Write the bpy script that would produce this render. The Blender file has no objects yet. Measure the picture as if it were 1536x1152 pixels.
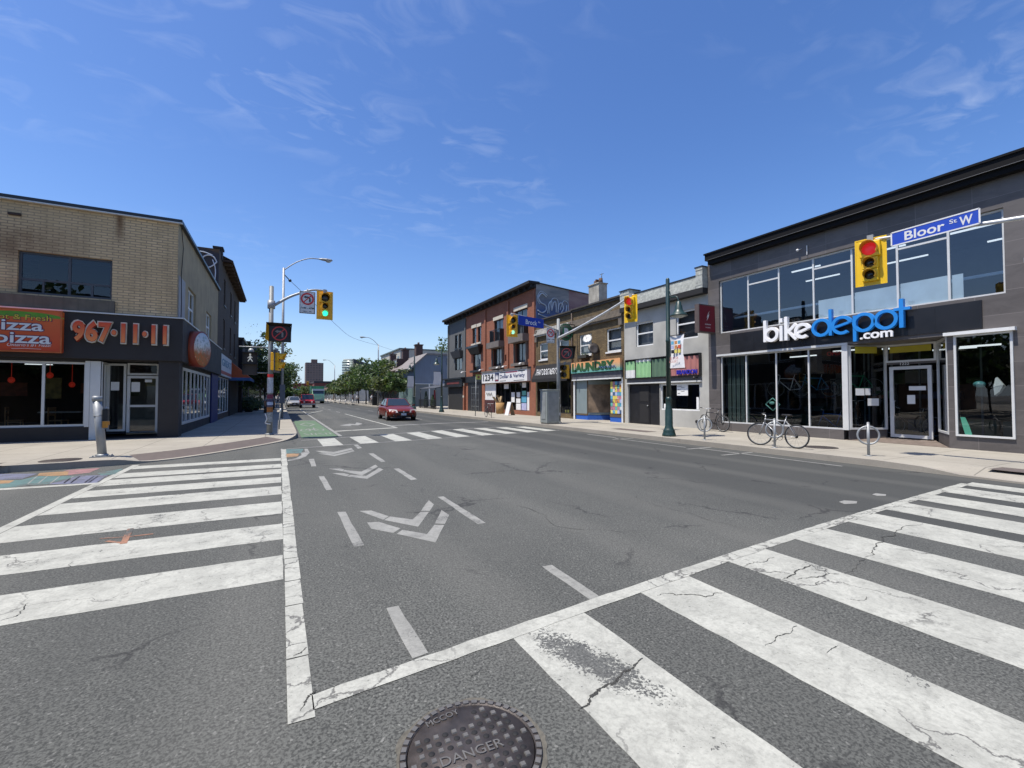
import bpy, bmesh, math, random
from mathutils import Vector, Matrix
import numpy as np
random.seed(7)
S = bpy.context.scene
COL = S.collection
rad = math.radians

# ---------------------------------------------------------------- camera
# photo measured in 1536 x 1152 pixels: focal length 670 px, horizon on row 594,
# the street (+Y) vanishes on column 420
F, CX, CY, HZ, H = 670.0, 768.0, 576.0, 594.0, 1.6
YAW = math.atan(348 / F); PIT = math.atan((HZ - CY) / F)
cd = bpy.data.cameras.new('camera'); cam = bpy.data.objects.new('camera', cd); COL.objects.link(cam)
cd.sensor_width = 36; cd.lens = 36 * F / 1536; cd.clip_start = 0.05; cd.clip_end = 6000
cam.location = (0, 0, H); cam.rotation_euler = (math.pi / 2 + PIT, 0, -YAW)
S.camera = cam
S.render.resolution_x = 1024; S.render.resolution_y = 768

# ---------------------------------------------------------------- light
SUN_EL = rad(68); SUN_AZ = rad(4)        # sun stands over -X, a touch towards +Y
sdir = Vector((-math.cos(SUN_EL) * math.cos(SUN_AZ), math.cos(SUN_EL) * math.sin(SUN_AZ), math.sin(SUN_EL)))
sl = bpy.data.lights.new('sun', 'SUN'); sun = bpy.data.objects.new('sun', sl); COL.objects.link(sun)
sl.energy = 5.0; sl.angle = rad(0.53); sl.color = (1.0, 0.935, 0.845)
sun.rotation_euler = sdir.to_track_quat('Z', 'Y').to_euler(); sun.location = (-20, 5, 60)
W = bpy.data.worlds.new('World'); S.world = W; W.use_nodes = True
wn = W.node_tree.nodes; wl = W.node_tree.links
for n in list(wn): wn.remove(n)
sky = wn.new('ShaderNodeTexSky'); sky.sky_type = 'NISHITA'; sky.sun_disc = False
sky.sun_elevation = SUN_EL; sky.sun_rotation = rad(-90) + SUN_AZ
sky.altitude = 100; sky.air_density = 1.0; sky.dust_density = 0.8; sky.ozone_density = 3.2
tc = wn.new('ShaderNodeTexCoord')
def wnode(t, **k):
    n = wn.new(t)
    for a, b in k.items(): setattr(n, a, b)
    return n
# thin high cirrus: noise on the sky direction projected to a flat layer overhead
sep = wnode('ShaderNodeSeparateXYZ'); wl.new(tc.outputs['Generated'], sep.inputs[0])
mz = wnode('ShaderNodeMath', operation='MAXIMUM'); wl.new(sep.outputs[2], mz.inputs[0]); mz.inputs[1].default_value = 0.06
dvx = wnode('ShaderNodeMath', operation='DIVIDE'); wl.new(sep.outputs[0], dvx.inputs[0]); wl.new(mz.outputs[0], dvx.inputs[1])
dvy = wnode('ShaderNodeMath', operation='DIVIDE'); wl.new(sep.outputs[1], dvy.inputs[0]); wl.new(mz.outputs[0], dvy.inputs[1])
cmb = wnode('ShaderNodeCombineXYZ'); wl.new(dvx.outputs[0], cmb.inputs[0]); wl.new(dvy.outputs[0], cmb.inputs[1])
mp = wnode('ShaderNodeMapping'); wl.new(cmb.outputs[0], mp.inputs[0]); mp.inputs['Rotation'].default_value = (0, 0, rad(35)); mp.inputs['Scale'].default_value = (1.0, 1.35, 1); mp.inputs['Location'].default_value = (7, 4, 2)
nz = wnode('ShaderNodeTexNoise'); wl.new(mp.outputs[0], nz.inputs['Vector'])
nz.inputs['Scale'].default_value = 4.6; nz.inputs['Detail'].default_value = 9; nz.inputs['Roughness'].default_value = 0.54; nz.inputs['Distortion'].default_value = 1.1
nb = wnode('ShaderNodeTexNoise'); wl.new(mp.outputs[0], nb.inputs['Vector']); nb.inputs['Scale'].default_value = 0.8; nb.inputs['Detail'].default_value = 3
r1 = wnode('ShaderNodeMapRange'); wl.new(nz.outputs['Fac'], r1.inputs[0]); r1.inputs[1].default_value = 0.50; r1.inputs[2].default_value = 0.90
r2 = wnode('ShaderNodeMapRange'); wl.new(nb.outputs['Fac'], r2.inputs[0]); r2.inputs[1].default_value = 0.44; r2.inputs[2].default_value = 0.70
mm = wnode('ShaderNodeMath', operation='MULTIPLY'); wl.new(r1.outputs[0], mm.inputs[0]); wl.new(r2.outputs[0], mm.inputs[1])
fz = wnode('ShaderNodeMapRange'); wl.new(sep.outputs[2], fz.inputs[0]); fz.inputs[1].default_value = 0.16; fz.inputs[2].default_value = 0.42
mf = wnode('ShaderNodeMath', operation='MULTIPLY'); wl.new(mm.outputs[0], mf.inputs[0]); wl.new(fz.outputs[0], mf.inputs[1])
m3 = wnode('ShaderNodeMath', operation='MULTIPLY'); wl.new(mf.outputs[0], m3.inputs[0]); m3.inputs[1].default_value = 0.30
hs = wnode('ShaderNodeHueSaturation'); wl.new(sky.outputs[0], hs.inputs['Color']); hs.inputs['Hue'].default_value = 0.510; hs.inputs['Saturation'].default_value = 1.22; hs.inputs['Value'].default_value = 1.17
mx = wnode('ShaderNodeMixRGB'); wl.new(m3.outputs[0], mx.inputs[0]); wl.new(hs.outputs[0], mx.inputs[1]); mx.inputs[2].default_value = (7.0, 7.4, 8.0, 1)
# pale blue haze low over the horizon
hz_ = wnode('ShaderNodeMapRange'); hz_.interpolation_type = 'SMOOTHSTEP'; wl.new(sep.outputs[2], hz_.inputs[0]); hz_.inputs[1].default_value = 0.20; hz_.inputs[2].default_value = 0.0; hz_.inputs[3].default_value = 0.0; hz_.inputs[4].default_value = 0.8
m5 = wnode('ShaderNodeMixRGB'); wl.new(hz_.outputs[0], m5.inputs[0]); wl.new(mx.outputs[0], m5.inputs[1]); m5.inputs[2].default_value = (3.7, 4.7, 6.0, 1)
bg = wnode('ShaderNodeBackground'); wl.new(m5.outputs[0], bg.inputs[0]); bg.inputs[1].default_value = 0.12
ow = wnode('ShaderNodeOutputWorld'); wl.new(bg.outputs[0], ow.inputs[0])
S.view_settings.view_transform = 'Standard'; S.view_settings.look = 'None'
S.view_settings.exposure = 0.40; S.view_settings.gamma = 1.0; S.view_settings.use_curve_mapping = False
S.render.engine = 'CYCLES'
S.cycles.max_bounces = 8; S.cycles.transparent_max_bounces = 16

# ---------------------------------------------------------------- measuring
def ray(px, py):
    x = (px - CX) / F; y = -(py - CY) / F
    fw = math.cos(PIT) - y * math.sin(PIT); up = math.sin(PIT) + y * math.cos(PIT)
    return (x * math.cos(YAW) + fw * math.sin(YAW), fw * math.cos(YAW) - x * math.sin(YAW), up)
def Gp(px, py, z=0.0):
    r = ray(px, py); t = (z - H) / r[2]; return (r[0] * t, r[1] * t)
def PXf(px, py, X):
    r = ray(px, py); t = X / r[0]; return (r[1] * t, r[2] * t + H)       # (y, z) on the plane x = X
def PYf(px, py, Y):
    r = ray(px, py); t = Y / r[1]; return (r[0] * t, r[2] * t + H)       # (x, z) on the plane y = Y

# ---------------------------------------------------------------- materials
MATS = {}
def N(nt, t, **k):
    n = nt.nodes.new(t)
    for a, b in k.items(): setattr(n, a, b)
    return n
def newmat(name):
    m = bpy.data.materials.new(name); m.use_nodes = True; MATS[name] = m
    return m, m.node_tree, m.node_tree.nodes['Principled BSDF']
def c4(c): return (c[0], c[1], c[2], 1)
def pos(nt): return N(nt, 'ShaderNodeNewGeometry').outputs['Position']
def objc(nt): return N(nt, 'ShaderNodeTexCoord').outputs['Object']
def noise(nt, vec, scale, detail=4, rough=.55, dist=0):
    n = N(nt, 'ShaderNodeTexNoise'); nt.links.new(vec, n.inputs['Vector'])
    n.inputs['Scale'].default_value = scale; n.inputs['Detail'].default_value = detail
    n.inputs['Roughness'].default_value = rough; n.inputs['Distortion'].default_value = dist
    return n.outputs['Fac']
def mrange(nt, v, a, b, c=0, d=1):
    n = N(nt, 'ShaderNodeMapRange'); nt.links.new(v, n.inputs[0])
    for i, x in enumerate((a, b, c, d)): n.inputs[i + 1].default_value = x
    return n.outputs[0]
def math_(nt, op, a, b=None):
    n = N(nt, 'ShaderNodeMath', operation=op)
    for i, x in enumerate((a, b)):
        if x is None: continue
        if isinstance(x, (int, float)): n.inputs[i].default_value = x
        else: nt.links.new(x, n.inputs[i])
    return n.outputs[0]
def mixc(nt, fac, a, b, mode='MIX'):
    n = N(nt, 'ShaderNodeMixRGB', blend_type=mode)
    for i, x in enumerate((fac, a, b)):
        if isinstance(x, (int, float)): n.inputs[i].default_value = x if i == 0 else (x, x, x, 1)
        elif isinstance(x, tuple): n.inputs[i].default_value = c4(x)
        else: nt.links.new(x, n.inputs[i])
    return n.outputs[0]
def bumpn(nt, h, bs, strength=.3, dist=.01):
    n = N(nt, 'ShaderNodeBump'); nt.links.new(h, n.inputs['Height'])
    n.inputs['Strength'].default_value = strength; n.inputs['Distance'].default_value = dist
    nt.links.new(n.outputs[0], bs.inputs['Normal'])
def stretch(nt, vec, s):
    n = N(nt, 'ShaderNodeMapping'); nt.links.new(vec, n.inputs[0]); n.inputs['Scale'].default_value = s
    return n.outputs[0]
def simple(name, col, rough=.6, metal=0, var=.18, scale=4, bump=0, spec=.5, local=False, coat=0, streak=False):
    if name in MATS: return MATS[name]
    m, nt, bs = newmat(name)
    p = objc(nt) if local else pos(nt)
    a = noise(nt, p, scale, 5)
    col2 = tuple(min(1, c * (1 - var)) for c in col); col3 = tuple(min(1, c * (1 + var * .6)) for c in col)
    c = mixc(nt, mrange(nt, a, .3, .7), col2, col3)
    if streak:
        st = noise(nt, stretch(nt, p, (5, 5, .35)), 1.6, 5, .65)
        c = mixc(nt, mrange(nt, st, .48, .75, 0, .45), c, tuple(x * .45 for x in col))
    nt.links.new(c, bs.inputs['Base Color'])
    bs.inputs['Roughness'].default_value = rough; bs.inputs['Metallic'].default_value = metal
    if metal < .5 and rough > .25:
        nt.links.new(mrange(nt, a, .3, .7, max(0, rough - .08), min(1, rough + .08)), bs.inputs['Roughness'])
    bs.inputs['Specular IOR Level'].default_value = spec
    bs.inputs['Coat Weight'].default_value = coat
    if bump: bumpn(nt, noise(nt, p, scale * 8, 6, .7), bs, bump, .01)
    return m
def emis(name, col, strength):
    if name in MATS: return MATS[name]
    m, nt, bs = newmat(name)
    bs.inputs['Base Color'].default_value = c4(col); bs.inputs['Emission Color'].default_value = c4(col)
    bs.inputs['Emission Strength'].default_value = strength; bs.inputs['Roughness'].default_value = .3
    return m
def wallvec(nt):
    # metres along the wall and up it, whichever way the wall faces
    g = N(nt, 'ShaderNodeNewGeometry'); s = N(nt, 'ShaderNodeSeparateXYZ'); nt.links.new(g.outputs['Position'], s.inputs[0])
    sn = N(nt, 'ShaderNodeSeparateXYZ'); nt.links.new(g.outputs['True Normal'], sn.inputs[0])
    ax = math_(nt, 'GREATER_THAN', math_(nt, 'ABSOLUTE', sn.outputs[0]), .6)
    az = math_(nt, 'GREATER_THAN', math_(nt, 'ABSOLUTE', sn.outputs[2]), .7)
    u = N(nt, 'ShaderNodeMix'); nt.links.new(ax, u.inputs[0]); nt.links.new(s.outputs[0], u.inputs[2]); nt.links.new(s.outputs[1], u.inputs[3])
    v = N(nt, 'ShaderNodeMix'); nt.links.new(az, v.inputs[0]); nt.links.new(s.outputs[2], v.inputs[2]); nt.links.new(s.outputs[1], v.inputs[3])
    c = N(nt, 'ShaderNodeCombineXYZ'); nt.links.new(u.outputs[0], c.inputs[0]); nt.links.new(v.outputs[0], c.inputs[1])
    return c.outputs[0], g.outputs['Position']
def brick(name, c1, c2, mortar, w=.22, h=.075, dirt=.5, dirtcol=(.03, .025, .02), size=.012, rust=False):
    m, nt, bs = newmat(name)
    v, p = wallvec(nt)
    b = N(nt, 'ShaderNodeTexBrick'); nt.links.new(v, b.inputs['Vector'])
    b.inputs['Scale'].default_value = 1; b.inputs['Brick Width'].default_value = w; b.inputs['Row Height'].default_value = h
    b.inputs['Mortar Size'].default_value = size; b.inputs['Mortar Smooth'].default_value = .3
    b.inputs['Color1'].default_value = c4(c1); b.inputs['Color2'].default_value = c4(c2); b.inputs['Mortar'].default_value = c4(mortar)
    c = mixc(nt, mrange(nt, noise(nt, p, .9, 6, .65), .35, .7, 0, .55), b.outputs['Color'], tuple(x * .6 for x in c1))
    st = noise(nt, stretch(nt, p, (2.2, 2.2, .22)), 1.1, 5, .65)
    c = mixc(nt, mrange(nt, st, .52, .78, 0, dirt), c, dirtcol)
    if rust:
        ru = noise(nt, stretch(nt, p, (1.2, 1.2, .8)), 1.0, 6, .6)
        sz = N(nt, 'ShaderNodeSeparateXYZ'); nt.links.new(p, sz.inputs[0])
        hb = mrange(nt, math_(nt, 'ABSOLUTE', math_(nt, 'SUBTRACT', sz.outputs[2], 6.45)), .25, .75, 1, 0)
        lf = mrange(nt, sz.outputs[0], -5.6, -7.0, 0, 1)
        c = mixc(nt, math_(nt, 'MULTIPLY', math_(nt, 'MULTIPLY', hb, lf), mrange(nt, ru, .30, .60, .15, .80)), c, (.15, .07, .03))
        # one rust run under the roof edge
        d = mrange(nt, math_(nt, 'ABSOLUTE', math_(nt, 'ADD', sz.outputs[0], 4.92)), .03, .16, 1, 0)
        dz = mrange(nt, sz.outputs[2], 6.7, 7.6, 0, 1)
        c = mixc(nt, math_(nt, 'MULTIPLY', math_(nt, 'MULTIPLY', d, dz), mrange(nt, ru, .3, .55, .4, .95)), c, (.13, .055, .02))
    nt.links.new(c, bs.inputs['Base Color']); bs.inputs['Roughness'].default_value = .9
    bumpn(nt, b.outputs['Fac'], bs, -.6, .008)
    return m
def glass(name, tint=(.75, .8, .8), base=.06, refl=1.0, rough=.01):
    m, nt, bs = newmat(name)
    out = nt.nodes['Material Output']
    tr = N(nt, 'ShaderNodeBsdfTransparent'); tr.inputs[0].default_value = c4(tint)
    gl = N(nt, 'ShaderNodeBsdfGlossy'); gl.inputs['Roughness'].default_value = rough; gl.inputs[0].default_value = (1, 1, 1, 1)
    bp = N(nt, 'ShaderNodeBump'); nt.links.new(noise(nt, pos(nt), .8, 2), bp.inputs['Height']); bp.inputs['Strength'].default_value = .05; bp.inputs['Distance'].default_value = .05
    nt.links.new(bp.outputs[0], gl.inputs['Normal'])
    lw = N(nt, 'ShaderNodeLayerWeight'); lw.inputs['Blend'].default_value = .5
    f = math_(nt, 'POWER', lw.outputs['Facing'], 4.0)
    f = math_(nt, 'ADD', math_(nt, 'MULTIPLY', f, .9 * refl), base)
    mxs = N(nt, 'ShaderNodeMixShader'); nt.links.new(f, mxs.inputs[0]); nt.links.new(tr.outputs[0], mxs.inputs[1]); nt.links.new(gl.outputs[0], mxs.inputs[2])
    nt.links.new(mxs.outputs[0], out.inputs[0]); nt.nodes.remove(bs)
    return m

def crackmask(nt, p, scale, width, patch, seed=0.0):
    nn = N(nt, 'ShaderNodeTexNoise'); nt.links.new(p, nn.inputs['Vector']); nn.inputs['Scale'].default_value = 2.3; nn.inputs['Detail'].default_value = 6; nn.inputs['Roughness'].default_value = .65
    ad = N(nt, 'ShaderNodeVectorMath', operation='MULTIPLY_ADD'); nt.links.new(nn.outputs['Color'], ad.inputs[0]); ad.inputs[1].default_value = (.55, .55, .55); nt.links.new(p, ad.inputs[2])
    vo = N(nt, 'ShaderNodeTexVoronoi', feature='DISTANCE_TO_EDGE'); nt.links.new(ad.outputs[0], vo.inputs['Vector']); vo.inputs['Scale'].default_value = scale
    e = mrange(nt, vo.outputs['Distance'], width * .35, width, 1, 0)
    pn = noise(nt, p, .55, 3, .5, .3)
    return math_(nt, 'MULTIPLY', e, mrange(nt, pn, patch, patch + .06))

def asphalt_color(nt, p):
    # stones a few millimetres across, oil-darkened lanes, worn pale patches, fine cracks
    vo = N(nt, 'ShaderNodeTexVoronoi'); nt.links.new(p, vo.inputs['Vector']); vo.inputs['Scale'].default_value = 95
    sp = N(nt, 'ShaderNodeSeparateColor'); nt.links.new(vo.outputs['Color'], sp.inputs[0])
    g = noise(nt, p, 62, 3, .6)
    stone = math_(nt, 'ADD', math_(nt, 'MULTIPLY', sp.outputs[0], .30), math_(nt, 'MULTIPLY', g, 1.0))
    c = mixc(nt, mrange(nt, sp.outputs[0], 0, 1), (.084, .087, .079), (.122, .125, .114))
    c = mixc(nt, mrange(nt, g, .515, .43, 0, .80), c, (.028, .029, .027))
    c = mixc(nt, mrange(nt, sp.outputs[1], .975, .982, 0, .5), c, (.25, .25, .23))
    dk = mrange(nt, sp.outputs[2], .90, .94, 0, .6)
    c = mixc(nt, dk, c, (.026, .027, .026))
    lo = noise(nt, stretch(nt, p, (1.3, .16, 1)), .55, 4, .55)
    c = mixc(nt, mrange(nt, lo, .36, .66, 0, .40), c, (.044, .046, .043))
    l2 = noise(nt, p, .23, 4, .6)
    c = mixc(nt, mrange(nt, l2, .5, .72, 0, .40), c, (.118, .118, .106))
    st = noise(nt, p, 1.7, 5, .7)
    c = mixc(nt, mrange(nt, st, .66, .78, 0, .45), c, (.035, .035, .035))
    sy = N(nt, 'ShaderNodeSeparateXYZ'); nt.links.new(p, sy.inputs[0])
    # darker resurfaced strip beside the far kerb
    wob = math_(nt, 'MULTIPLY', math_(nt, 'SUBTRACT', noise(nt, p, .35, 3), .5), 3.0)
    dd = mrange(nt, math_(nt, 'ADD', sy.outputs[0], wob), 5.6, 7.4, 0, 1)
    c = mixc(nt, math_(nt, 'MULTIPLY', dd, .75), c, (.040, .042, .040))
    sx_ = N(nt, 'ShaderNodeSeparateXYZ'); nt.links.new(p, sx_.inputs[0])
    tr = math_(nt, 'SINE', math_(nt, 'MULTIPLY', math_(nt, 'ADD', sx_.outputs[0], math_(nt, 'MULTIPLY', noise(nt, stretch(nt, p, (.3, .08, 1)), 1, 2), 1.6)), 3.6))
    c = mixc(nt, mrange(nt, tr, .2, 1, 0, .22), c, (.125, .124, .112))
    dv = N(nt, 'ShaderNodeTexVoronoi'); nt.links.new(p, dv.inputs['Vector']); dv.inputs['Scale'].default_value = 1.15
    ddd = math_(nt, 'ADD', dv.outputs['Distance'], math_(nt, 'MULTIPLY', noise(nt, p, 14, 3), .06))
    c = mixc(nt, mrange(nt, ddd, .085, .06, 0, .5), c, (.026, .026, .026))
    cr = crackmask(nt, p, .42, .012, .50)
    c = mixc(nt, math_(nt, 'MULTIPLY', cr, .7), c, (.022, .022, .022))
    return c, stone, cr

def mat_asphalt():
    m, nt, bs = newmat('asphalt'); p = pos(nt)
    c, stone, cr = asphalt_color(nt, p)
    nt.links.new(c, bs.inputs['Base Color']); bs.inputs['Roughness'].default_value = .88; bs.inputs['Specular IOR Level'].default_value = .35
    bumpn(nt, math_(nt, 'SUBTRACT', stone, cr), bs, .25, .003)
    return m
def mat_paint(name, col, wear, crack=.47, heavy=False, crw=.012, crs=1.15):
    m, nt, bs = newmat(name); p = pos(nt)
    ac, stone, _ = asphalt_color(nt, p)
    fine = noise(nt, p, 38, 5, .75); mid = noise(nt, stretch(nt, p, (1, 1, 1)), 2.6, 5, .65); bigp = noise(nt, p, 1.1, 3)
    w = math_(nt, 'ADD', math_(nt, 'MULTIPLY', fine, .55), math_(nt, 'MULTIPLY', mid, .45))
    t = mrange(nt, bigp, .35, .7, wear + .05, wear - .06)
    e = N(nt, 'ShaderNodeMapRange'); nt.links.new(w, e.inputs[0]); nt.links.new(t, e.inputs[1]); e.inputs[2].default_value = 0
    nt.links.new(math_(nt, 'ADD', t, .035), e.inputs[2]); er = e.outputs[0]
    if heavy:   # one badly abraded patch near the corner of the crossing, as in the photograph
        sx = N(nt, 'ShaderNodeSeparateXYZ'); nt.links.new(p, sx.inputs[0])
        dy = math_(nt, 'SUBTRACT', sx.outputs[1], 2.22); dx = math_(nt, 'ADD', math_(nt, 'SUBTRACT', sx.outputs[0], 1.69), math_(nt, 'MULTIPLY', dy, .28))
        # a band running away from the camera along the bar
        d = math_(nt, 'ADD', math_(nt, 'MULTIPLY', math_(nt, 'MULTIPLY', dx, dx), 24), math_(nt, 'MULTIPLY', math_(nt, 'MULTIPLY', dy, dy), 2.4))
        near = mrange(nt, d, 0, 1, .20, -.05)
        w2 = math_(nt, 'ADD', math_(nt, 'MULTIPLY', math_(nt, 'ADD', math_(nt, 'MULTIPLY', noise(nt, p, 48, 4, .7), .8), math_(nt, 'MULTIPLY', noise(nt, p, 7, 4, .6), .42)), .70), math_(nt, 'MULTIPLY', near, .8))
        er = math_(nt, 'MAXIMUM', er, mrange(nt, w2, .50, .535))
    cr = crackmask(nt, p, crs, crw, crack)
    dirty = mixc(nt, mrange(nt, mid, .40, .60, 0, .55), col, tuple(x * .66 for x in col))
    mot = noise(nt, stretch(nt, p, (1, 1, 1)), 11, 6, .72, .6)
    dirty = mixc(nt, mrange(nt, mot, .50, .66, 0, .6), dirty, tuple(x * .52 for x in col))
    dirty = mixc(nt, mrange(nt, noise(nt, p, 24, 4, .8, 1.0), .63, .68, 0, .6), dirty, tuple(x * .22 for x in col))
    scuff = noise(nt, stretch(nt, p, (9, 1.4, 1)), 2.0, 5, .7)
    dirty = mixc(nt, mrange(nt, scuff, .55, .8, 0, .5), dirty, tuple(x * .5 for x in col))
    dirty = mixc(nt, mrange(nt, fine, .3, .58, .42, 0), dirty, tuple(x * .35 for x in col))
    c = mixc(nt, er, dirty, ac); c = mixc(nt, math_(nt, 'MULTIPLY', cr, .78), c, (.06, .058, .054))
    nt.links.new(c, bs.inputs['Base Color']); bs.inputs['Roughness'].default_value = .7
    bumpn(nt, math_(nt, 'SUBTRACT', math_(nt, 'MULTIPLY', fine, .6), math_(nt, 'ADD', er, cr)), bs, .4, .004)
    return m
def mat_concrete(name, col, joints=1.5, jy=1.5, rough=.9):
    m, nt, bs = newmat(name); p = pos(nt)
    a = noise(nt, p, .7, 6, .65); b = noise(nt, p, 22, 5, .7)
    c = mixc(nt, mrange(nt, a, .3, .7), tuple(x * .78 for x in col), tuple(min(1, x * 1.08) for x in col))
    c = mixc(nt, mrange(nt, b, .35, .75, 0, .35), c, tuple(x * .6 for x in col))
    st = noise(nt, p, 2.3, 5, .7)
    c = mixc(nt, mrange(nt, st, .60, .75, 0, .5), c, tuple(x * .45 for x in col))
    gv = N(nt, 'ShaderNodeTexVoronoi'); nt.links.new(p, gv.inputs['Vector']); gv.inputs['Scale'].default_value = 3.1
    c = mixc(nt, mrange(nt, gv.outputs['Distance'], .055, .04, 0, .45), c, tuple(x * .35 for x in col))
    h = b
    if joints:
        s = N(nt, 'ShaderNodeSeparateXYZ'); nt.links.new(p, s.inputs[0])
        def ln(v, per, off):
            f = math_(nt, 'FRACT', math_(nt, 'DIVIDE', math_(nt, 'ADD', v, off), per))
            return math_(nt, 'LESS_THAN', math_(nt, 'ABSOLUTE', math_(nt, 'SUBTRACT', f, .5)), .012 / per)
        j = math_(nt, 'MAXIMUM', ln(s.outputs[0], joints, 100.2), ln(s.outputs[1], jy, 100.6))
        c = mixc(nt, math_(nt, 'MULTIPLY', j, .7), c, tuple(x * .25 for x in col))
        fl = N(nt, 'ShaderNodeTexVoronoi'); 
        q = N(nt, 'ShaderNodeVectorMath', operation='SNAP'); nt.links.new(p, q.inputs[0]); q.inputs[1].default_value = (joints, jy, 50)
        wn_ = N(nt, 'ShaderNodeTexWhiteNoise'); nt.links.new(q.outputs[0], wn_.inputs[0])
        c = mixc(nt, mrange(nt, wn_.outputs[0], 0, 1, 0, .22), c, tuple(x * .7 for x in col))
    nt.links.new(c, bs.inputs['Base Color']); bs.inputs['Roughness'].default_value = rough
    bumpn(nt, h, bs, .25, .005)
    return m
def mat_tile(name, col, tw, th, gap=.012):
    m, nt, bs = newmat(name); v, p = wallvec(nt)
    b = N(nt, 'ShaderNodeTexBrick'); nt.links.new(v, b.inputs['Vector']); b.offset = 0
    b.inputs['Scale'].default_value = 1; b.inputs['Brick Width'].default_value = tw; b.inputs['Row Height'].default_value = th
    b.inputs['Mortar Size'].default_value = gap * .5; b.inputs['Mortar Smooth'].default_value = .1
    b.inputs['Color1'].default_value = c4(tuple(x * .8 for x in col)); b.inputs['Color2'].default_value = c4(tuple(x * 1.25 for x in col)); b.inputs['Mortar'].default_value = c4(tuple(x * 1.9 for x in col))
    vein = noise(nt, stretch(nt, p, (.8, .8, 1.7)), 1.5, 7, .66, 1.2)
    c = mixc(nt, mrange(nt, vein, .42, .7, 0, .28), b.outputs['Color'], tuple(x * 1.6 for x in col))
    c = mixc(nt, mrange(nt, vein, .5, .3, 0, .4), c, tuple(x * .6 for x in col))
    nt.links.new(c, bs.inputs['Base Color']); bs.inputs['Roughness'].default_value = .55
    bumpn(nt, b.outputs['Fac'], bs, -.3, .004)
    return m

asphalt = mat_asphalt()
paint_a = mat_paint('road_paint_white', (.41, .413, .365), .60, .50)
paint_h = mat_paint('road_paint_worn', (.41, .413, .365), .61, .46, heavy=True, crw=.011, crs=.8)
paint_line = mat_paint('road_paint_line', (.41, .413, .365), .62, .42, crw=.035, crs=2.6)
paint_dash = mat_paint('road_paint_dash', (.27, .27, .245), .565, .6)
paint_old = mat_paint('road_paint_old', (.27, .27, .25), .57, .6)
green_lane = mat_paint('lane_green', (.105, .175, .088), .57, .60)
paint_teal = mat_paint('street_art_teal', (.09, .17, .165), .54, .6)
paint_pink = mat_paint('street_art_pink', (.30, .155, .155), .54, .6)
paint_orange = mat_paint('street_art_orange', (.33, .20, .095), .54, .6)
paint_blue = mat_paint('street_art_blue', (.14, .15, .22), .54, .6)
walk = mat_concrete('sidewalk_concrete', (.325, .302, .252), 1.5, 1.5)
kerbm = mat_concrete('kerb_concrete', (.31, .285, .24), 0)
apron = mat_concrete('ramp_concrete', (.52, .50, .44), 0)
tactile = simple('tactile_plate', (.105, .085, .075), .8, 0, .2, 8, .2)
tile_dark = mat_tile('charcoal_slate_tile', (.092, .083, .079), 1.22, .62)
black_panel = simple('black_panel', (.012, .012, .014), .35, 0, .1, 2)
black_metal = simple('black_metal', (.015, .015, .017), .4, 0, .2, 3)
black_matt = simple('black_matt', (.012, .012, .013), .85, 0, .2, 3)
alu = simple('aluminium_frame', (.58, .59, .58), .45, .1, .06, 4)
white_frame = simple('white_frame', (.66, .67, .66), .5, 0, .08, 3)
galv = simple('galvanised_steel', (.30, .315, .32), .5, .35, .12, 9)
dgalv = simple('weathered_steel_post', (.21, .225, .23), .6, .2, .2, 7, .1)
alu_pole = simple('brushed_aluminium_pole', (.31, .32, .33), .5, .25, .1, 5)
yellow = simple('signal_yellow', (.80, .42, .012), .42, 0, .06, 5)
yellow_l = simple('signal_lemon', (.78, .50, .008), .42, 0, .05, 5)
yel_dirty = simple('signal_yellow_aged', (.62, .33, .02), .5, 0, .12, 5)
lens_dark = simple('dark_lens', (.02, .018, .012), .15, 0, .1, 3)
visor_in = simple('visor_dark', (.035, .025, .012), .6, 0, .2, 5)
red_lit = emis('lit_red_lens', (.50, .015, .02), .55)
green_lit = emis('lit_green_lens', (.03, .85, .45), 1.3)
green_dim = emis('pale_green_lens', (.30, .75, .55), .9)
ledred = emis('led_red_lines', (.35, .03, .03), .12)
ledgrey = simple('unlit_led_grey', (.22, .20, .20), .6)
white_p = simple('white_sign_paint', (.68, .68, .67), .5, 0, .05, 3)
red_p = simple('red_sign_paint', (.55, .03, .03), .5)
black_p = simple('black_sign_paint', (.02, .02, .02), .5)
blue_p = simple('blue_sign_paint', (.001, .050, .42), .65, 0, .05, 3)
green_p = simple('green_sign_paint', (.02, .16, .07), .5)
lamp_green = simple('lamp_post_green', (.012, .036, .030), .4, 0, .15, 6, 0, .6)
glass_shop = glass('shop_glass', (.60, .65, .65), .065)
glass_up = glass('upper_glass', (.60, .66, .70), .10, 1.2)
glass_house = glass('house_glass', (.7, .74, .76), .06)
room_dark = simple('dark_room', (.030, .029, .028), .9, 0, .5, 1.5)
room_mid = simple('room_wall', (.12, .115, .11), .9, 0, .4, 1.2)
rubber = simple('tyre_rubber', (.018, .018, .018), .75, 0, .2, 20)
wood = simple('bare_wood', (.30, .19, .10), .7, 0, .2, 6)
curtain = simple('pale_curtain', (.42, .43, .42), .9, 0, .25, 3)
blindm = simple('window_blind', (.30, .31, .32), .8, 0, .15, 3)
paper = simple('paper_white', (.72, .73, .72), .7, 0, .06, 6)

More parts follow.
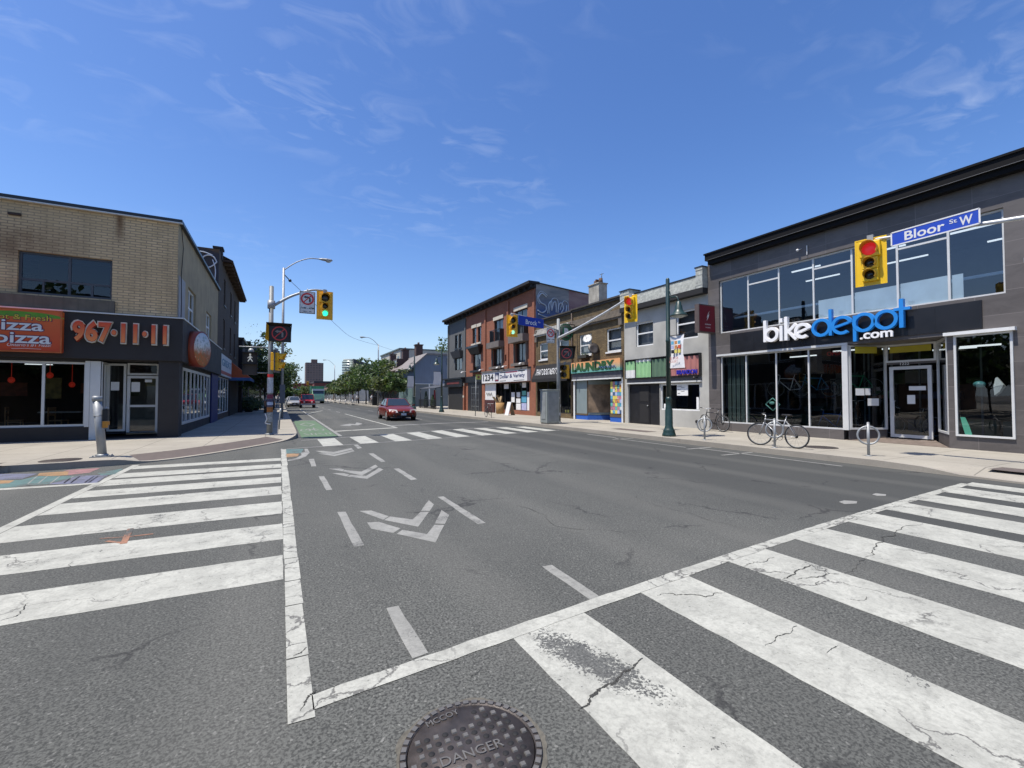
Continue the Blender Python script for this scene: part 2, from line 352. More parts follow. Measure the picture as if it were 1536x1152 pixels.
# ---------------------------------------------------------------- mesh builder
def rootloc(o):
    v = Vector((0, 0, 0))
    while o is not None:
        v += Vector(o.location); o = o.parent
    return v
class MB:
    def __init__(s): s.v = []; s.f = []; s.m = []; s.sm = []; s.mats = []; s.cur = 0; s.smooth = False
    def mat(s, m):
        if m not in s.mats: s.mats.append(m)
        s.cur = s.mats.index(m); return s
    def face(s, idx): s.f.append(tuple(idx)); s.m.append(s.cur); s.sm.append(s.smooth)
    def poly(s, pts):
        b = len(s.v); s.v += [tuple(p) for p in pts]; s.face(range(b, b + len(pts))); return s
    def box(s, a, b, c=None):
        x0, y0, z0 = a; x1, y1, z1 = b
        if x0 > x1: x0, x1 = x1, x0
        if y0 > y1: y0, y1 = y1, y0
        if z0 > z1: z0, z1 = z1, z0
        s.hexa([(x0, y0, z0), (x1, y0, z0), (x1, y1, z0), (x0, y1, z0), (x0, y0, z1), (x1, y0, z1), (x1, y1, z1), (x0, y1, z1)]); return s
    def hexa(s, p):
        b = len(s.v); s.v += [tuple(q) for q in p]
        sm = s.smooth; s.smooth = False
        for f in ((3, 2, 1, 0), (4, 5, 6, 7), (0, 1, 5, 4), (1, 2, 6, 5), (2, 3, 7, 6), (3, 0, 4, 7)): s.face([b + i for i in f])
        s.smooth = sm; return s
    def extr(s, pts, d):
        d = Vector(d); P = [Vector(p) for p in pts]; n = len(P); b = len(s.v)
        s.v += [tuple(p) for p in P] + [tuple(p + d) for p in P]
        s.face(range(b, b + n)); s.face([b + n + i for i in reversed(range(n))])
        for i in range(n):
            j = (i + 1) % n; s.face((b + i, b + n + i, b + n + j, b + j))
        return s
    def frus(s, p0, p1, r0, r1=None, n=12, caps=True):
        if r1 is None: r1 = r0
        p0 = Vector(p0); p1 = Vector(p1); ax = (p1 - p0)
        if ax.length < 1e-6: return s
        ax.normalize(); a = ax.orthogonal().normalized(); c = ax.cross(a); b = len(s.v)
        for (p, r) in ((p0, r0), (p1, r1)):
            for i in range(n):
                t = 2 * math.pi * i / n; s.v.append(tuple(p + (a * math.cos(t) + c * math.sin(t)) * r))
        sm = s.smooth; s.smooth = True
        for i in range(n):
            j = (i + 1) % n; s.face((b + i, b + j, b + n + j, b + n + i))
        s.smooth = False
        if caps:
            s.face([b + i for i in reversed(range(n))]); s.face([b + n + i for i in range(n)])
        s.smooth = sm; return s
    def tube(s, pts, r, n=8, r1=None):
        P = [Vector(p) for p in pts]; k = len(P); b = len(s.v); prev = None
        for q in range(k):
            t = (P[min(q + 1, k - 1)] - P[max(q - 1, 0)]).normalized()
            a = (prev - t * prev.dot(t)).normalized() if prev is not None else t.orthogonal().normalized()
            prev = a; c = t.cross(a); rr = r if r1 is None else r + (r1 - r) * q / (k - 1)
            for i in range(n):
                g = 2 * math.pi * i / n; s.v.append(tuple(P[q] + (a * math.cos(g) + c * math.sin(g)) * rr))
        sm = s.smooth; s.smooth = True
        for q in range(k - 1):
            for i in range(n):
                j = (i + 1) % n; s.face((b + q * n + i, b + q * n + j, b + (q + 1) * n + j, b + (q + 1) * n + i))
        s.smooth = False
        s.face([b + i for i in reversed(range(n))]); s.face([b + (k - 1) * n + i for i in range(n)])
        s.smooth = sm; return s
    def ring(s, c, ax, R, r, n=28, m=8, a0=0, a1=2 * math.pi, rect=None):
        c = Vector(c); ax = Vector(ax).normalized()
        a = Vector((0, 0, 1)) if abs(ax.z) < .9 else Vector((1, 0, 0)); a = (a - ax * a.dot(ax)).normalized(); d = ax.cross(a)
        full = abs(a1 - a0 - 2 * math.pi) < 1e-6; k = n if full else n + 1; b = len(s.v)
        prof = [(math.cos(2 * math.pi * j / m) * r, math.sin(2 * math.pi * j / m) * r) for j in range(m)] if rect is None else [(-rect[0], -rect[1]), (rect[0], -rect[1]), (rect[0], rect[1]), (-rect[0], rect[1])]
        m = len(prof)
        for i in range(k):
            t = a0 + (a1 - a0) * i / n; e = a * math.cos(t) + d * math.sin(t)
            for (pr, ph) in prof: s.v.append(tuple(c + e * (R + pr) + ax * ph))
        sm = s.smooth; s.smooth = rect is None
        for i in range(n):
            i2 = (i + 1) % k
            for j in range(m):
                j2 = (j + 1) % m; s.face((b + i * m + j, b + i * m + j2, b + i2 * m + j2, b + i2 * m + j))
        s.smooth = False
        if not full:
            s.face([b + j for j in range(m)]); s.face([b + n * m + j for j in reversed(range(m))])
        s.smooth = sm; return s
    def lathe(s, c, prof, n=20, ax=(0, 0, 1)):
        c = Vector(c); ax = Vector(ax).normalized(); a = ax.orthogonal().normalized(); d = ax.cross(a); b = len(s.v); k = len(prof)
        for (r, h) in prof:
            for i in range(n):
                t = 2 * math.pi * i / n; s.v.append(tuple(c + (a * math.cos(t) + d * math.sin(t)) * r + ax * h))
        sm = s.smooth; s.smooth = True
        for q in range(k - 1):
            for i in range(n):
                j = (i + 1) % n; s.face((b + q * n + i, b + q * n + j, b + (q + 1) * n + j, b + (q + 1) * n + i))
        s.smooth = False; s.face([b + i for i in reversed(range(n))]); s.face([b + (k - 1) * n + i for i in range(n)]); s.smooth = sm
        return s
    def sphere(s, c, r, n=14, k=9, sc=(1, 1, 1)):
        b = len(s.v); sm = s.smooth; s.smooth = True
        for q in range(k + 1):
            p = math.pi * q / k
            for i in range(n):
                t = 2 * math.pi * i / n
                s.v.append((c[0] + r * sc[0] * math.sin(p) * math.cos(t), c[1] + r * sc[1] * math.sin(p) * math.sin(t), c[2] + r * sc[2] * math.cos(p)))
        for q in range(k):
            for i in range(n):
                j = (i + 1) % n; s.face((b + q * n + i, b + (q + 1) * n + i, b + (q + 1) * n + j, b + q * n + j))
        s.smooth = sm; return s
    def loft(s, secs, close=True, cap=True):
        b = len(s.v); n = len(secs[0])
        for sec in secs: s.v += [tuple(p) for p in sec]
        for q in range(len(secs) - 1):
            for i in range(n if close else n - 1):
                j = (i + 1) % n; s.face((b + q * n + i, b + q * n + j, b + (q + 1) * n + j, b + (q + 1) * n + i))
        if cap:
            s.face([b + i for i in reversed(range(n))]); s.face([b + (len(secs) - 1) * n + i for i in range(n)])
        return s
    def build(s, name, mat=None, parent=None, kind=None, label=None, fixn=False, bevel=0):
        off = rootloc(parent) if parent is not None else Vector((0, 0, 0))
        me = bpy.data.meshes.new(name)
        me.from_pydata([(x - off.x, y - off.y, z - off.z) for x, y, z in s.v], [], s.f)
        ms = s.mats if s.mats else [mat]
        if not s.mats or s.mats[0] is None: ms = [mat]
        for m in ms: me.materials.append(m)
        if len(ms) > 1: me.polygons.foreach_set('material_index', s.m)
        me.polygons.foreach_set('use_smooth', s.sm)
        if fixn:
            bm = bmesh.new(); bm.from_mesh(me); bmesh.ops.recalc_face_normals(bm, faces=bm.faces); bm.to_mesh(me); bm.free()
        me.update()
        o = bpy.data.objects.new(name, me); COL.objects.link(o)
        if parent is not None: o.parent = parent
        if bevel:
            bv = o.modifiers.new('bevel', 'BEVEL'); bv.width = bevel; bv.segments = 2; bv.limit_method = 'ANGLE'
        if kind: o['kind'] = kind
        if label: o['label'] = label
        return o
def thing(name, label, cat, loc=(0, 0, 0), group=None, rz=0):
    o = bpy.data.objects.new(name, None); COL.objects.link(o); o.location = loc; o.rotation_euler = (0, 0, rz)
    o.empty_display_size = .2
    o['label'] = label; o['category'] = cat
    if group: o['group'] = group
    return o
def tag(o, label, cat, group=None):
    o['label'] = label; o['category'] = cat
    if group: o['group'] = group
    return o
def rebase(o, loc):
    # move a one-mesh thing's origin to its base
    l = Vector(loc); o.data.transform(Matrix.Translation(-l)); o.location = l; return o
KIDS = {}
def kids(o): return [c for c in bpy.data.objects if c.parent == o]
def copytree(o, loc=None, rz=None, label=None, parent=None):
    c = o.copy(); COL.objects.link(c)
    if parent is not None: c.parent = parent
    for ch in kids(o): copytree(ch, parent=c)
    if loc is not None: c.location = loc
    if rz is not None: c.rotation_euler = (0, 0, rz)
    if label: c['label'] = label
    return c

class Fr:
    """local frame on a wall: u along it, v up, w into the building"""
    def __init__(s, kind, o): s.k = kind; s.o = o
    def p(s, u, v, w=0):
        if s.k == 'R': return (s.o + w, u, v)          # faces -X
        if s.k == 'F': return (u, s.o + w, v)          # faces -Y
        if s.k == 'L': return (s.o - w, u, v)          # faces +X
    def U(s): return {'R': Vector((0, -1, 0)), 'F': Vector((1, 0, 0)), 'L': Vector((0, 1, 0))}[s.k]
    def Wd(s): return {'R': Vector((1, 0, 0)), 'F': Vector((0, 1, 0)), 'L': Vector((-1, 0, 0))}[s.k]
    def box(s, mb, u0, u1, v0, v1, w0, w1):
        a = s.p(u0, v0, w0); b = s.p(u1, v1, w1); mb.box(a, b); return mb
    def quad(s, mb, u0, u1, v0, v1, w):
        mb.poly([s.p(u0, v0, w), s.p(u1, v0, w), s.p(u1, v1, w), s.p(u0, v1, w)]); return mb
    def px(s, x, y):
        if s.k == 'F': return PYf(x, y, s.o)
        return PXf(x, y, s.o)
def wall(mb, fr, u0, u1, v0, v1, holes, depth=.22, w=0):
    us = sorted(set([u0, u1] + [h[0] for h in holes] + [h[1] for h in holes])); us = [u for u in us if u0 <= u <= u1]
    vs = sorted(set([v0, v1] + [h[2] for h in holes] + [h[3] for h in holes])); vs = [v for v in vs if v0 <= v <= v1]
    for i in range(len(us) - 1):
        for j in range(len(vs) - 1):
            cu = (us[i] + us[i + 1]) / 2; cv = (vs[j] + vs[j + 1]) / 2
            if any(h[0] < cu < h[1] and h[2] < cv < h[3] for h in holes): continue
            fr.quad(mb, us[i], us[i + 1], vs[j], vs[j + 1], w)
    for (a, b, c, d) in holes:
        for (p, q) in (((a, c), (b, c)), ((b, c), (b, d)), ((b, d), (a, d)), ((a, d), (a, c))):
            mb.poly([fr.p(p[0], p[1], w), fr.p(q[0], q[1], w), fr.p(q[0], q[1], w + depth), fr.p(p[0], p[1], w + depth)])
    return mb
def shell(mb, fr, u0, u1, v0, v1, depth, w=0, vb=None):
    vb = v1 if vb is None else vb
    """sides, back and roof of a building block behind a front wall"""
    P = lambda u, v, q: fr.p(u, v, q)
    mb.poly([P(u0, v0, w), P(u0, v0, depth), P(u0, vb, depth), P(u0, v1, w)])
    mb.poly([P(u1, v0, w), P(u1, v0, depth), P(u1, vb, depth), P(u1, v1, w)])
    mb.poly([P(u0, v0, depth), P(u1, v0, depth), P(u1, vb, depth), P(u0, vb, depth)])
    mb.poly([P(u0, v1, w), P(u1, v1, w), P(u1, vb, depth), P(u0, vb, depth)])
    return mb
def window(parent, fr, u0, u1, v0, v1, fm, inset=.10, fw=.05, mull=(), trans=(), gl=None, back=None, bd=.35, name='window', sill=None):
    mb = MB(); d0, d1 = inset - .03, inset + .04
    fr.box(mb, u0, u0 + fw, v0, v1, d0, d1); fr.box(mb, u1 - fw, u1, v0, v1, d0, d1)
    fr.box(mb, u0 + fw, u1 - fw, v0, v0 + fw, d0, d1); fr.box(mb, u0 + fw, u1 - fw, v1 - fw, v1, d0, d1)
    for m in mull: fr.box(mb, m - fw / 2, m + fw / 2, v0 + fw, v1 - fw, d0 + .004, d1 - .004)
    for t in trans:
        if isinstance(t, tuple): fr.box(mb, t[1], t[2], t[0] - fw / 2, t[0] + fw / 2, d0 + .008, d1 - .008)
        else: fr.box(mb, u0 + fw, u1 - fw, t - fw / 2, t + fw / 2, d0 + .008, d1 - .008)
    if sill: fr.box(mb, u0 - .05, u1 + .05, v0 - .09, v0 - .002, -.06, inset)
    o = mb.build(name, fm, parent)
    fr.quad(MB(), 0, 0, 0, 0, 0)
    m2 = MB(); fr.quad(m2, u0 + .01, u1 - .01, v0 + .01, v1 - .01, inset); m2.build('pane', gl or glass_house, o)
    if back is not None:
        m3_ = MB(); fr.quad(m3_, u0 - .3, u1 + .3, v0 - .3, v1 + .3, inset + bd); m3_.build('blind' if back in (curtain, blindm) else 'room', back, o)
    return o

FONTCACHE = {}
def text(body, name, mat, parent, origin, U, V=(0, 0, 1), width=None, height=None, ext=.02, bold=0.0, shear=0.0, align='LEFT', spacing=1.0, proud=0.0, label=None):
    cu = bpy.data.curves.new('lettering_curve', 'FONT'); cu.body = body; cu.size = 1; cu.extrude = 0.0; cu.offset = bold; cu.shear = shear
    cu.space_character = spacing; cu.resolution_u = 3
    to = bpy.data.objects.new('lettering_curve', cu); COL.objects.link(to)
    dg = bpy.context.evaluated_depsgraph_get(); ev = to.evaluated_get(dg); me = ev.to_mesh()
    vs = [Vector(v.co) for v in me.vertices]; fs = [tuple(p.vertices) for p in me.polygons]; ev.to_mesh_clear()
    bpy.data.objects.remove(to); bpy.data.curves.remove(cu)
    x0 = min(v.x for v in vs); x1 = max(v.x for v in vs); y0 = min(v.y for v in vs); y1 = max(v.y for v in vs)
    sy = (height / (y1 - y0)) if height else None; sx = (width / (x1 - x0)) if width else sy
    if sy is None: sy = sx
    U = Vector(U).normalized(); V = Vector(V).normalized(); Nn = U.cross(V); O = Vector(origin)
    ax = 0 if align == 'LEFT' else (x1 - x0) / 2
    mb = MB(); n = len(vs)
    fr_ = [O + U * ((v.x - x0 - ax) * sx) + V * ((v.y - y0) * sy) + Nn * (proud + ext) for v in vs]
    mb.v = [tuple(p) for p in fr_]
    for f in fs: mb.face(f)
    if ext > 0:
        mb.v += [tuple(p - Nn * ext) for p in fr_]
        ec = {}
        for f in fs:
            for i in range(len(f)):
                e = (f[i], f[(i + 1) % len(f)]); k = (min(e), max(e)); ec.setdefault(k, []).append(e)
        for k, l in ec.items():
            if len(l) == 1: a, b = l[0]; mb.face((b, a, a + n, b + n))
    return mb.build(name, mat, parent, label=label)
# ================================================================ ground, road, sidewalks
def sheet(name, pts, z, mat, kind='structure'):
    mb = MB(); mb.poly([(x, y, z) for x, y in pts]); return mb.build(name, mat, kind=kind)
dirt = simple('distant_ground', (.16, .155, .14), .95, 0, .2, .05)
sheet('ground', [(-3000, -1500), (3000, -1500), (3000, 4500), (-3000, 4500)], -.05, dirt)
sheet('road', [(-140, -60), (60, -60), (60, 560), (-140, 560)], 0, asphalt)
def catmull(P, k=6):
    out = []
    for i in range(len(P) - 1):
        p0 = P[max(i - 1, 0)]; p1 = P[i]; p2 = P[i + 1]; p3 = P[min(i + 2, len(P) - 1)]
        for j in range(k):
            t = j / k
            out.append(tuple(.5 * ((2 * b) + (-a + c) * t + (2 * a - 5 * b + 4 * c - d) * t * t + (-a + 3 * b - 3 * c + d) * t ** 3) for a, b, c, d in zip(p0, p1, p2, p3)))
    out.append(tuple(P[-1])); return out
def offs(P, d):
    R = []
    for i, p in enumerate(P):
        a = P[max(i - 1, 0)]; b = P[min(i + 1, len(P) - 1)]
        t = Vector((b[0] - a[0], b[1] - a[1])).normalized(); n = Vector((-t.y, t.x))
        R.append((p[0] + n.x * d, p[1] + n.y * d, p[2]))
    return R
def pavement(P, far, tact, wname, kname):
    A = offs(P, .17); B = offs(P, .75)
    kb = MB().mat(kerbm)
    for i in range(len(P) - 1):
        p, q = P[i], P[i + 1]; a, b = A[i], A[i + 1]
        kb.poly([(p[0], p[1], -.02), (q[0], q[1], -.02), q, p]); kb.poly([p, q, b, a])
    kb.build(kname, None, kind='structure')
    sw = MB().mat(walk).mat(tactile).mat(walk)
    for i in range(len(P) - 1):
        a, b, c, d = A[i], A[i + 1], B[i + 1], B[i]
        sw.mat(tactile if tact(P[i], P[i + 1]) else walk)
        sw.poly([(a[0], a[1], a[2]), (b[0], b[1], b[2]), (c[0], c[1], .15), (d[0], d[1], .15)])
    sw.mat(walk)
    sw.poly([(x, y, .15) for x, y, z in B] + [(x, y, .15) for x, y in far])
    return sw.build(wname, None, kind='structure')
KL = [(-70, 13.0, .15), (-12, 13.08, .15), (-5.1, 13.13, .15), (-3.9, 13.25, .15), (-3.3, 13.36, .13), (-2.75, 13.62, .035), (-1.87, 14.45, .025), (-.72, 16.12, .025), (.10, 17.55, .035), (.42, 18.3, .09), (.58, 19.0, .15), (.62, 21, .15)]
KLc = catmull(KL, 5) + [(.62, 60, .15), (.62, 200, .15), (.62, 520, .15)]
pavement(KLc, [(-40, 520), (-40, 60), (-70, 60)], lambda p, q: p[2] < .06 and q[2] < .06, 'sidewalk_left', 'kerb_left')
KR = [(12, 520, .15), (12, 200, .15), (12, 60, .15), (12, 20, .15), (12, 6, .15), (12, 5.2, .15), (12.0, 4.4, .12), (11.98, 3.8, .04), (11.98, 2.4, .03), (11.98, .2, .03), (12, -1, .13), (12, -2, .15), (12, -14, .15)]
pavement(KR, [(40, -14), (40, 520)], lambda p, q: False, 'sidewalk_right', 'kerb_right')
# rust-brown tactile plate at the right corner, utility covers in the sidewalks
mb = MB(); x, y = 12.6, 2.9
mb.poly([(12.45, 3.55, .155), (13.05, 3.5, .155), (13.05, 1.8, .155), (12.45, 1.8, .155)]); mb.build('tactile_plate', tactile, kind='structure')
mb = MB(); a = Gp(960, 656.5, .15); b = Gp(1000, 657, .15)
mb.poly([(13.0, 15.6, .155), (13.6, 15.6, .155), (13.6, 13.4, .155), (13.0, 13.4, .155)]); mb.build('sidewalk_patch', tactile, kind='structure')

# ---------------------------------------------------------------- painted markings
mk = {}
def mark(key, mat, pts, z=.002):
    if key not in mk: mk[key] = MB()
    mk[key].mat(mat).poly([(p[0], p[1], z) for p in pts])
def ragged(key, mat, pts, z=.002, step=.16, amp=.007):
    out = []; n = len(pts)
    for i in range(n):
        A = pts[i]; B = pts[(i + 1) % n]; L_ = math.dist(A, B); k = max(1, min(60, int(L_ / step))); dx, dy = (B[0] - A[0]) / L_, (B[1] - A[1]) / L_
        for j in range(k): t = (j + random.uniform(-.2, .2) * (j > 0)) / k; o_ = random.uniform(-amp, amp); out.append((A[0] + (B[0] - A[0]) * t - dy * o_, A[1] + (B[1] - A[1]) * t + dx * o_))
    mark(key, mat, out, z)
def pxpoly(c, pts): return [Gp(*c(*p)) for p in pts]
cS = lambda u, v: (420 + u / 2.504, 640 + v / 2.504)
cG = lambda u, v: (400 + u / 5.12, 600 + v / 5.12)
rect = lambda x0, x1, y0, y1: [(x0, y0), (x1, y0), (x1, y1), (x0, y1)]
# left ladder crossing: bars run along X
for y0, y1 in ((4.42, 5.09), (5.65, 6.34), (6.88, 7.66), (8.22, 8.97), (9.35, 9.98), (10.4, 11.08), (11.28, 11.9), (12.5, 13.0)):
    ragged('crosswalk_left', paint_a, [(-2.86, y0 + .03), (.045, y0), (.045, y1), (-2.86, y1 + .03)])
mark('crosswalk_left', paint_a, rect(-3.0, -2.87, 7.2, 13.25)); mark('crosswalk_left', paint_a, rect(-3.02, -2.86, -6, 7.19))
for y0, y1 in ((1.6, 2.3), (.2, .9)): mark('crosswalk_left', paint_a, rect(-2.86, -1.5, y0, y1))
# ragged long edge line, its blocks cracked apart
random.seed(3); y = 2.46
pr = None
while y < 15.05:
    L = random.uniform(.5, .95); j = random.uniform(-.008, .004)
    mark('edge_line', paint_line, [(.055 + j, y + .008), (.178 + j, y + .004), (.178 + j + random.uniform(-.006, .0034), min(y + L, 15.1) - .006), (.055 + j, min(y + L, 15.1) - .008)], .004); y += L
# right crossing: skewed edge line, bars run along Y towards and past the camera
def ly(x): return 2.585 + (x - .17) * (3.44 - 2.585) / (11.0 - .17) + .10 * math.sin(min(1, max(0, (x - .17) / 10.8)) * math.pi)
xs = [.17 + i * (11.1 - .17) / 12 for i in range(13)]
xs = [.17 + i * (11.1 - .17) / 70 for i in range(71)]; J = [(random.uniform(-.006, .006), random.uniform(-.006, .006)) for _ in xs]
for k, (a, b) in enumerate(zip(xs, xs[1:])):
    mark('crossing_line', paint_line, [(a, ly(a) - .065 + J[k][0]), (b, ly(b) - .065 + J[k + 1][0]), (b, ly(b) + .065 + J[k + 1][1]), (a, ly(a) + .065 + J[k][1])], .004)
bars = [(1.39, 2.01), (2.62, 3.24), (3.87, 4.53), (5.13, 5.87), (6.44, 7.21), (7.61, 8.33), (8.75, 9.40), (9.85, 10.55), (10.9, 11.4)]
for i, (a, b) in enumerate(bars):
    ragged('crosswalk_right', paint_h, [(a, ly(a) - .02), (a + .02, -1.6), (b + .02, -1.6), (b, ly(b) - .02)])
mark('crosswalk_right', paint_line, [(.1, -1.75), (11.6, -.9), (11.6, -1.03), (.1, -1.88)])
# far crossing
def fl(x, k): return (15.15 + x * .205) if k == 0 else (17.45 + x * .38)
for i, a in enumerate((1.24, 2.42, 3.64, 4.88, 6.1, 7.3, 8.5, 9.7, 10.8)):
    b = a + .62
    mark('crosswalk_far', paint_a, [(a, fl(a, 0)), (b, fl(b, 0)), (b, fl(b, 1) if b < 8 else fl(8, 1)), (a, fl(a, 1) if a < 8 else fl(8, 1))])
mark('crosswalk_far', paint_old, [(.2, fl(0, 0) - .03), (11.6, fl(11.5, 0) - .03), (11.6, fl(11.5, 0) + .06), (.2, fl(0, 0) + .06)], .004)
mark('crosswalk_far', paint_old, [(.7, fl(.7, 1)), (8, fl(8, 1)), (11.6, fl(8, 1) + .3), (11.6, fl(8, 1) + .42), (8, fl(8, 1) + .12), (.7, fl(.7, 1) + .12)], .004)
# chevrons and dashes of the bicycle crossing
CH = [[(298, 317), (343, 315), (408, 337), (387, 350)], [(412, 338), (497, 349), (527, 321), (560, 320), (519, 376), (391, 351)], [(529, 317), (558, 277), (579, 292), (562, 317)],
      [(327, 360), (372, 358), (452, 382), (425, 400), (343, 384)], [(460, 388), (552, 404), (580, 369), (617, 370), (583, 436), (438, 403)], [(582, 364), (607, 313), (635, 332), (619, 366)],
      [(182, 158), (225, 157), (242, 162), (235, 168)], [(243, 163), (307, 169), (358, 143), (368, 150), (308, 184), (237, 168)],
      [(195, 175), (240, 175), (262, 180), (250, 187)], [(266, 181), (325, 185), (372, 155), (389, 161), (328, 196), (252, 188)],
      [(133, 91), (160, 91), (202, 95), (268, 80), (274, 86), (202, 103), (160, 99)], [(143, 101), (180, 101), (203, 105), (275, 88), (280, 93), (205, 111)],
      ]
for c in CH: ragged('bicycle_chevrons', paint_dash, pxpoly(cS, c), amp=.005)
for c in [[(108, 122), (127, 121), (137, 149), (118, 150)], [(145, 187), (166, 186), (197, 237), (173, 239)], [(215, 321), (245, 320), (316, 446), (278, 452)], [(276, 68), (290, 67), (308, 80), (293, 83)],
          [(332, 101), (350, 100), (397, 131), (380, 133)], [(427, 158), (447, 157), (515, 198), (492, 201)], [(592, 264), (614, 262), (773, 362), (743, 367)], [(400, 683), (443, 674), (556, 850), (496, 872)], [(985, 526), (1020, 520), (1200, 638), (1162, 650)]]:
    ragged('lane_dashes', paint_dash, pxpoly(cS, c), amp=.005)
# green bicycle lane with its edge lines, symbol, stop bars, turn arrow
sheet('bicycle_lane', [(.75, 18.85), (2.06, 19.05), (2.02, 31.8), (.8, 31.8)], .002, green_lane)
mark('lane_lines', paint_dash, [(2.10, 18.95), (2.24, 18.98), (2.24, 60), (2.10, 60)])
mark('lane_lines', paint_old, [(.70, 31.9), (2.08, 31.9), (2.08, 32.15), (.70, 32.15)])
mark('lane_lines', paint_a, [(2.25, 44), (4.2, 53), (4.2, 53.6), (2.25, 44.7)])
mark('lane_lines', paint_a, [(2.25, 21.5), (5.3, 22.6), (5.3, 23.0), (2.25, 21.9)])
mark('lane_lines', paint_a, [(5.2, 23.02), (5.33, 23.02), (5.25, 42.5), (5.12, 42.5)])
mark('lane_lines', paint_old, [(5.38, 24.3), (8.6, 25.1), (11.5, 25.2), (11.5, 25.5), (8.6, 25.4), (5.38, 24.65)])
for i in range(12): y = 46 + i * 9; mark('lane_lines', paint_old, rect(5.1 + i * .02, 5.22 + i * .02, y, y + 3.2))
for i in range(5): y = 30 + i * 9; mark('lane_lines', paint_old, rect(8.6, 8.7, y, y + 3))
mark('lane_lines', paint_old, pxpoly(cG, [(560, 195), (640, 182), (680, 185), (690, 172), (738, 182), (700, 195), (655, 192), (640, 200), (600, 198)]))
# bicycle symbol and diamond, drawn flat in the lane
def gline(key, pts, w, mat, z=.004):
    for (a, b) in zip(pts, pts[1:]):
        d = Vector((b[0] - a[0], b[1] - a[1])).normalized(); n = Vector((-d.y, d.x)) * w / 2
        mark(key, mat, [(a[0] - n.x, a[1] - n.y), (b[0] - n.x, b[1] - n.y), (b[0] + n.x, b[1] + n.y), (a[0] + n.x, a[1] + n.y)], z)
def gcirc(key, cx_, cy_, rx, ry, w, mat):
    P = [(cx_ + rx * math.cos(t * math.pi / 8), cy_ + ry * math.sin(t * math.pi / 8)) for t in range(17)]; gline(key, P, w, mat)
K = 'lane_symbols'; paint_a2, paint_a = paint_a, paint_old
gline(K, [(1.02, 27.6), (1.38, 29.4), (1.74, 27.6), (1.38, 25.9), (1.02, 27.6)], .09, paint_a)
for cx_ in (1.08, 1.66): gcirc(K, cx_, 23.0, .2, .75, .06, paint_a)
gline(K, [(1.08, 23.0), (1.22, 24.1), (1.5, 24.1), (1.66, 23.0)], .06, paint_a); gline(K, [(1.22, 24.1), (1.38, 23.0), (1.5, 24.1), (1.52, 24.7)], .06, paint_a)
for i, cx_ in enumerate((1.0, 1.28, 1.56, 1.84)):
    gline(K, [(cx_ - .08, 20.1), (cx_ - .08, 21.0), (cx_ + .08, 21.0), (cx_ + .08, 20.1)] if i % 2 else [(cx_ + .08, 21.0), (cx_ - .08, 21.0), (cx_ + .08, 20.1), (cx_ - .08, 20.1)], .05, paint_a)
paint_a = paint_a2
# painted box with bulb-out at the corner
cB = lambda u, v: (400 + u / 5.12, 600 + v / 5.12)
mark('corner_box', paint_old, pxpoly(cB, [(108, 376), (120, 376), (122, 455), (118, 455)]), .0034)
mark('corner_box', paint_old, pxpoly(cB, [(290, 375), (315, 376), (330, 405), (300, 435), (235, 460), (160, 470), (160, 462), (225, 448), (268, 425), (262, 405), (295, 400)]), .0034)
mark('street_art_teal', paint_teal, pxpoly(cB, [(122, 380), (285, 376), (262, 408), (122, 412)]), .0022)
mark('street_art_orange', paint_orange, pxpoly(cB, [(122, 415), (250, 410), (240, 432), (135, 442)]), .0022)
# street art along the left kerb
cA_ = lambda u, v: (u / 5.908, 670 + v / 5.908)
mark('street_art_teal', paint_teal, pxpoly(cA_, [(-300, 300), (0, 370), (420, 330), (700, 262), (330, 262), (190, 295), (-100, 300)]), .0022)
mark('street_art_teal', paint_teal, pxpoly(cA_, [(860, 235), (1090, 195), (1020, 245), (900, 255)]), .0022)
mark('street_art_pink', paint_pink, pxpoly(cA_, [(600, 208), (890, 190), (790, 232), (570, 255), (560, 220)]), .0026)
mark('street_art_orange', paint_orange, pxpoly(cA_, [(350, 235), (610, 218), (600, 252), (480, 262), (330, 258)]), .0034)
mark('street_art_orange', paint_orange, pxpoly(cA_, [(-50, 300), (130, 300), (80, 325), (-80, 335)]), .0034)
mark('street_art_blue', paint_blue, pxpoly(cA_, [(700, 258), (960, 255), (860, 325), (430, 335)]), .004)
mark('street_art_blue', paint_blue, pxpoly(cA_, [(-200, 245), (330, 240), (200, 285), (0, 296), (-200, 300)]), .004)
for u in (240, 330, 440, 560, 620, 745, 780, 860): mark('street_art_white', paint_old, pxpoly(cA_, [(u, 330 - (u - 240) * .02), (u + 12, 332 - (u - 240) * .02), (u + 95, 262), (u + 85, 262)]), .004)
mark('brock_line', paint_a, [Gp(*cA_(-200, 384)), Gp(*cA_(0, 372)), Gp(*cA_(620, 335)), Gp(*cA_(870, 320)), Gp(*cA_(870, 331)), Gp(*cA_(620, 348)), Gp(*cA_(0, 388)), Gp(*cA_(-200, 402))], .0042)
# parking ticks by the right kerb, a few paint scraps
for (a, b, c, d) in ((10.6, 11.9, 8.1, 8.18), (10.9, 11.95, 9.5, 9.6), (11.35, 11.43, 5.6, 9.5), (11.2, 11.28, 9.9, 13.2), (10.9, 11.9, 12.9, 13.0), (11.4, 11.5, 13.4, 15.2)): mark('parking_lines', paint_old, rect(a, b, c, d))
cA2 = lambda u, v: (880 + u / 2.341, 640 + v / 2.341)
mark('parking_lines', paint_old, pxpoly(cA2, [(885, 264), (905, 259), (950, 262), (948, 270), (905, 272)])); mark('parking_lines', paint_old, pxpoly(cA2, [(1002, 238), (1015, 234), (1052, 238), (1050, 243), (1020, 243)]))
crackm = simple('crack_dark', (.040, .040, .036), .95)  # plain dark tone of the cracks drawn on the road
random.seed(8)
cZ = lambda P: [(1000 + u * .2364, 820 + v * .2364) for u, v in P]
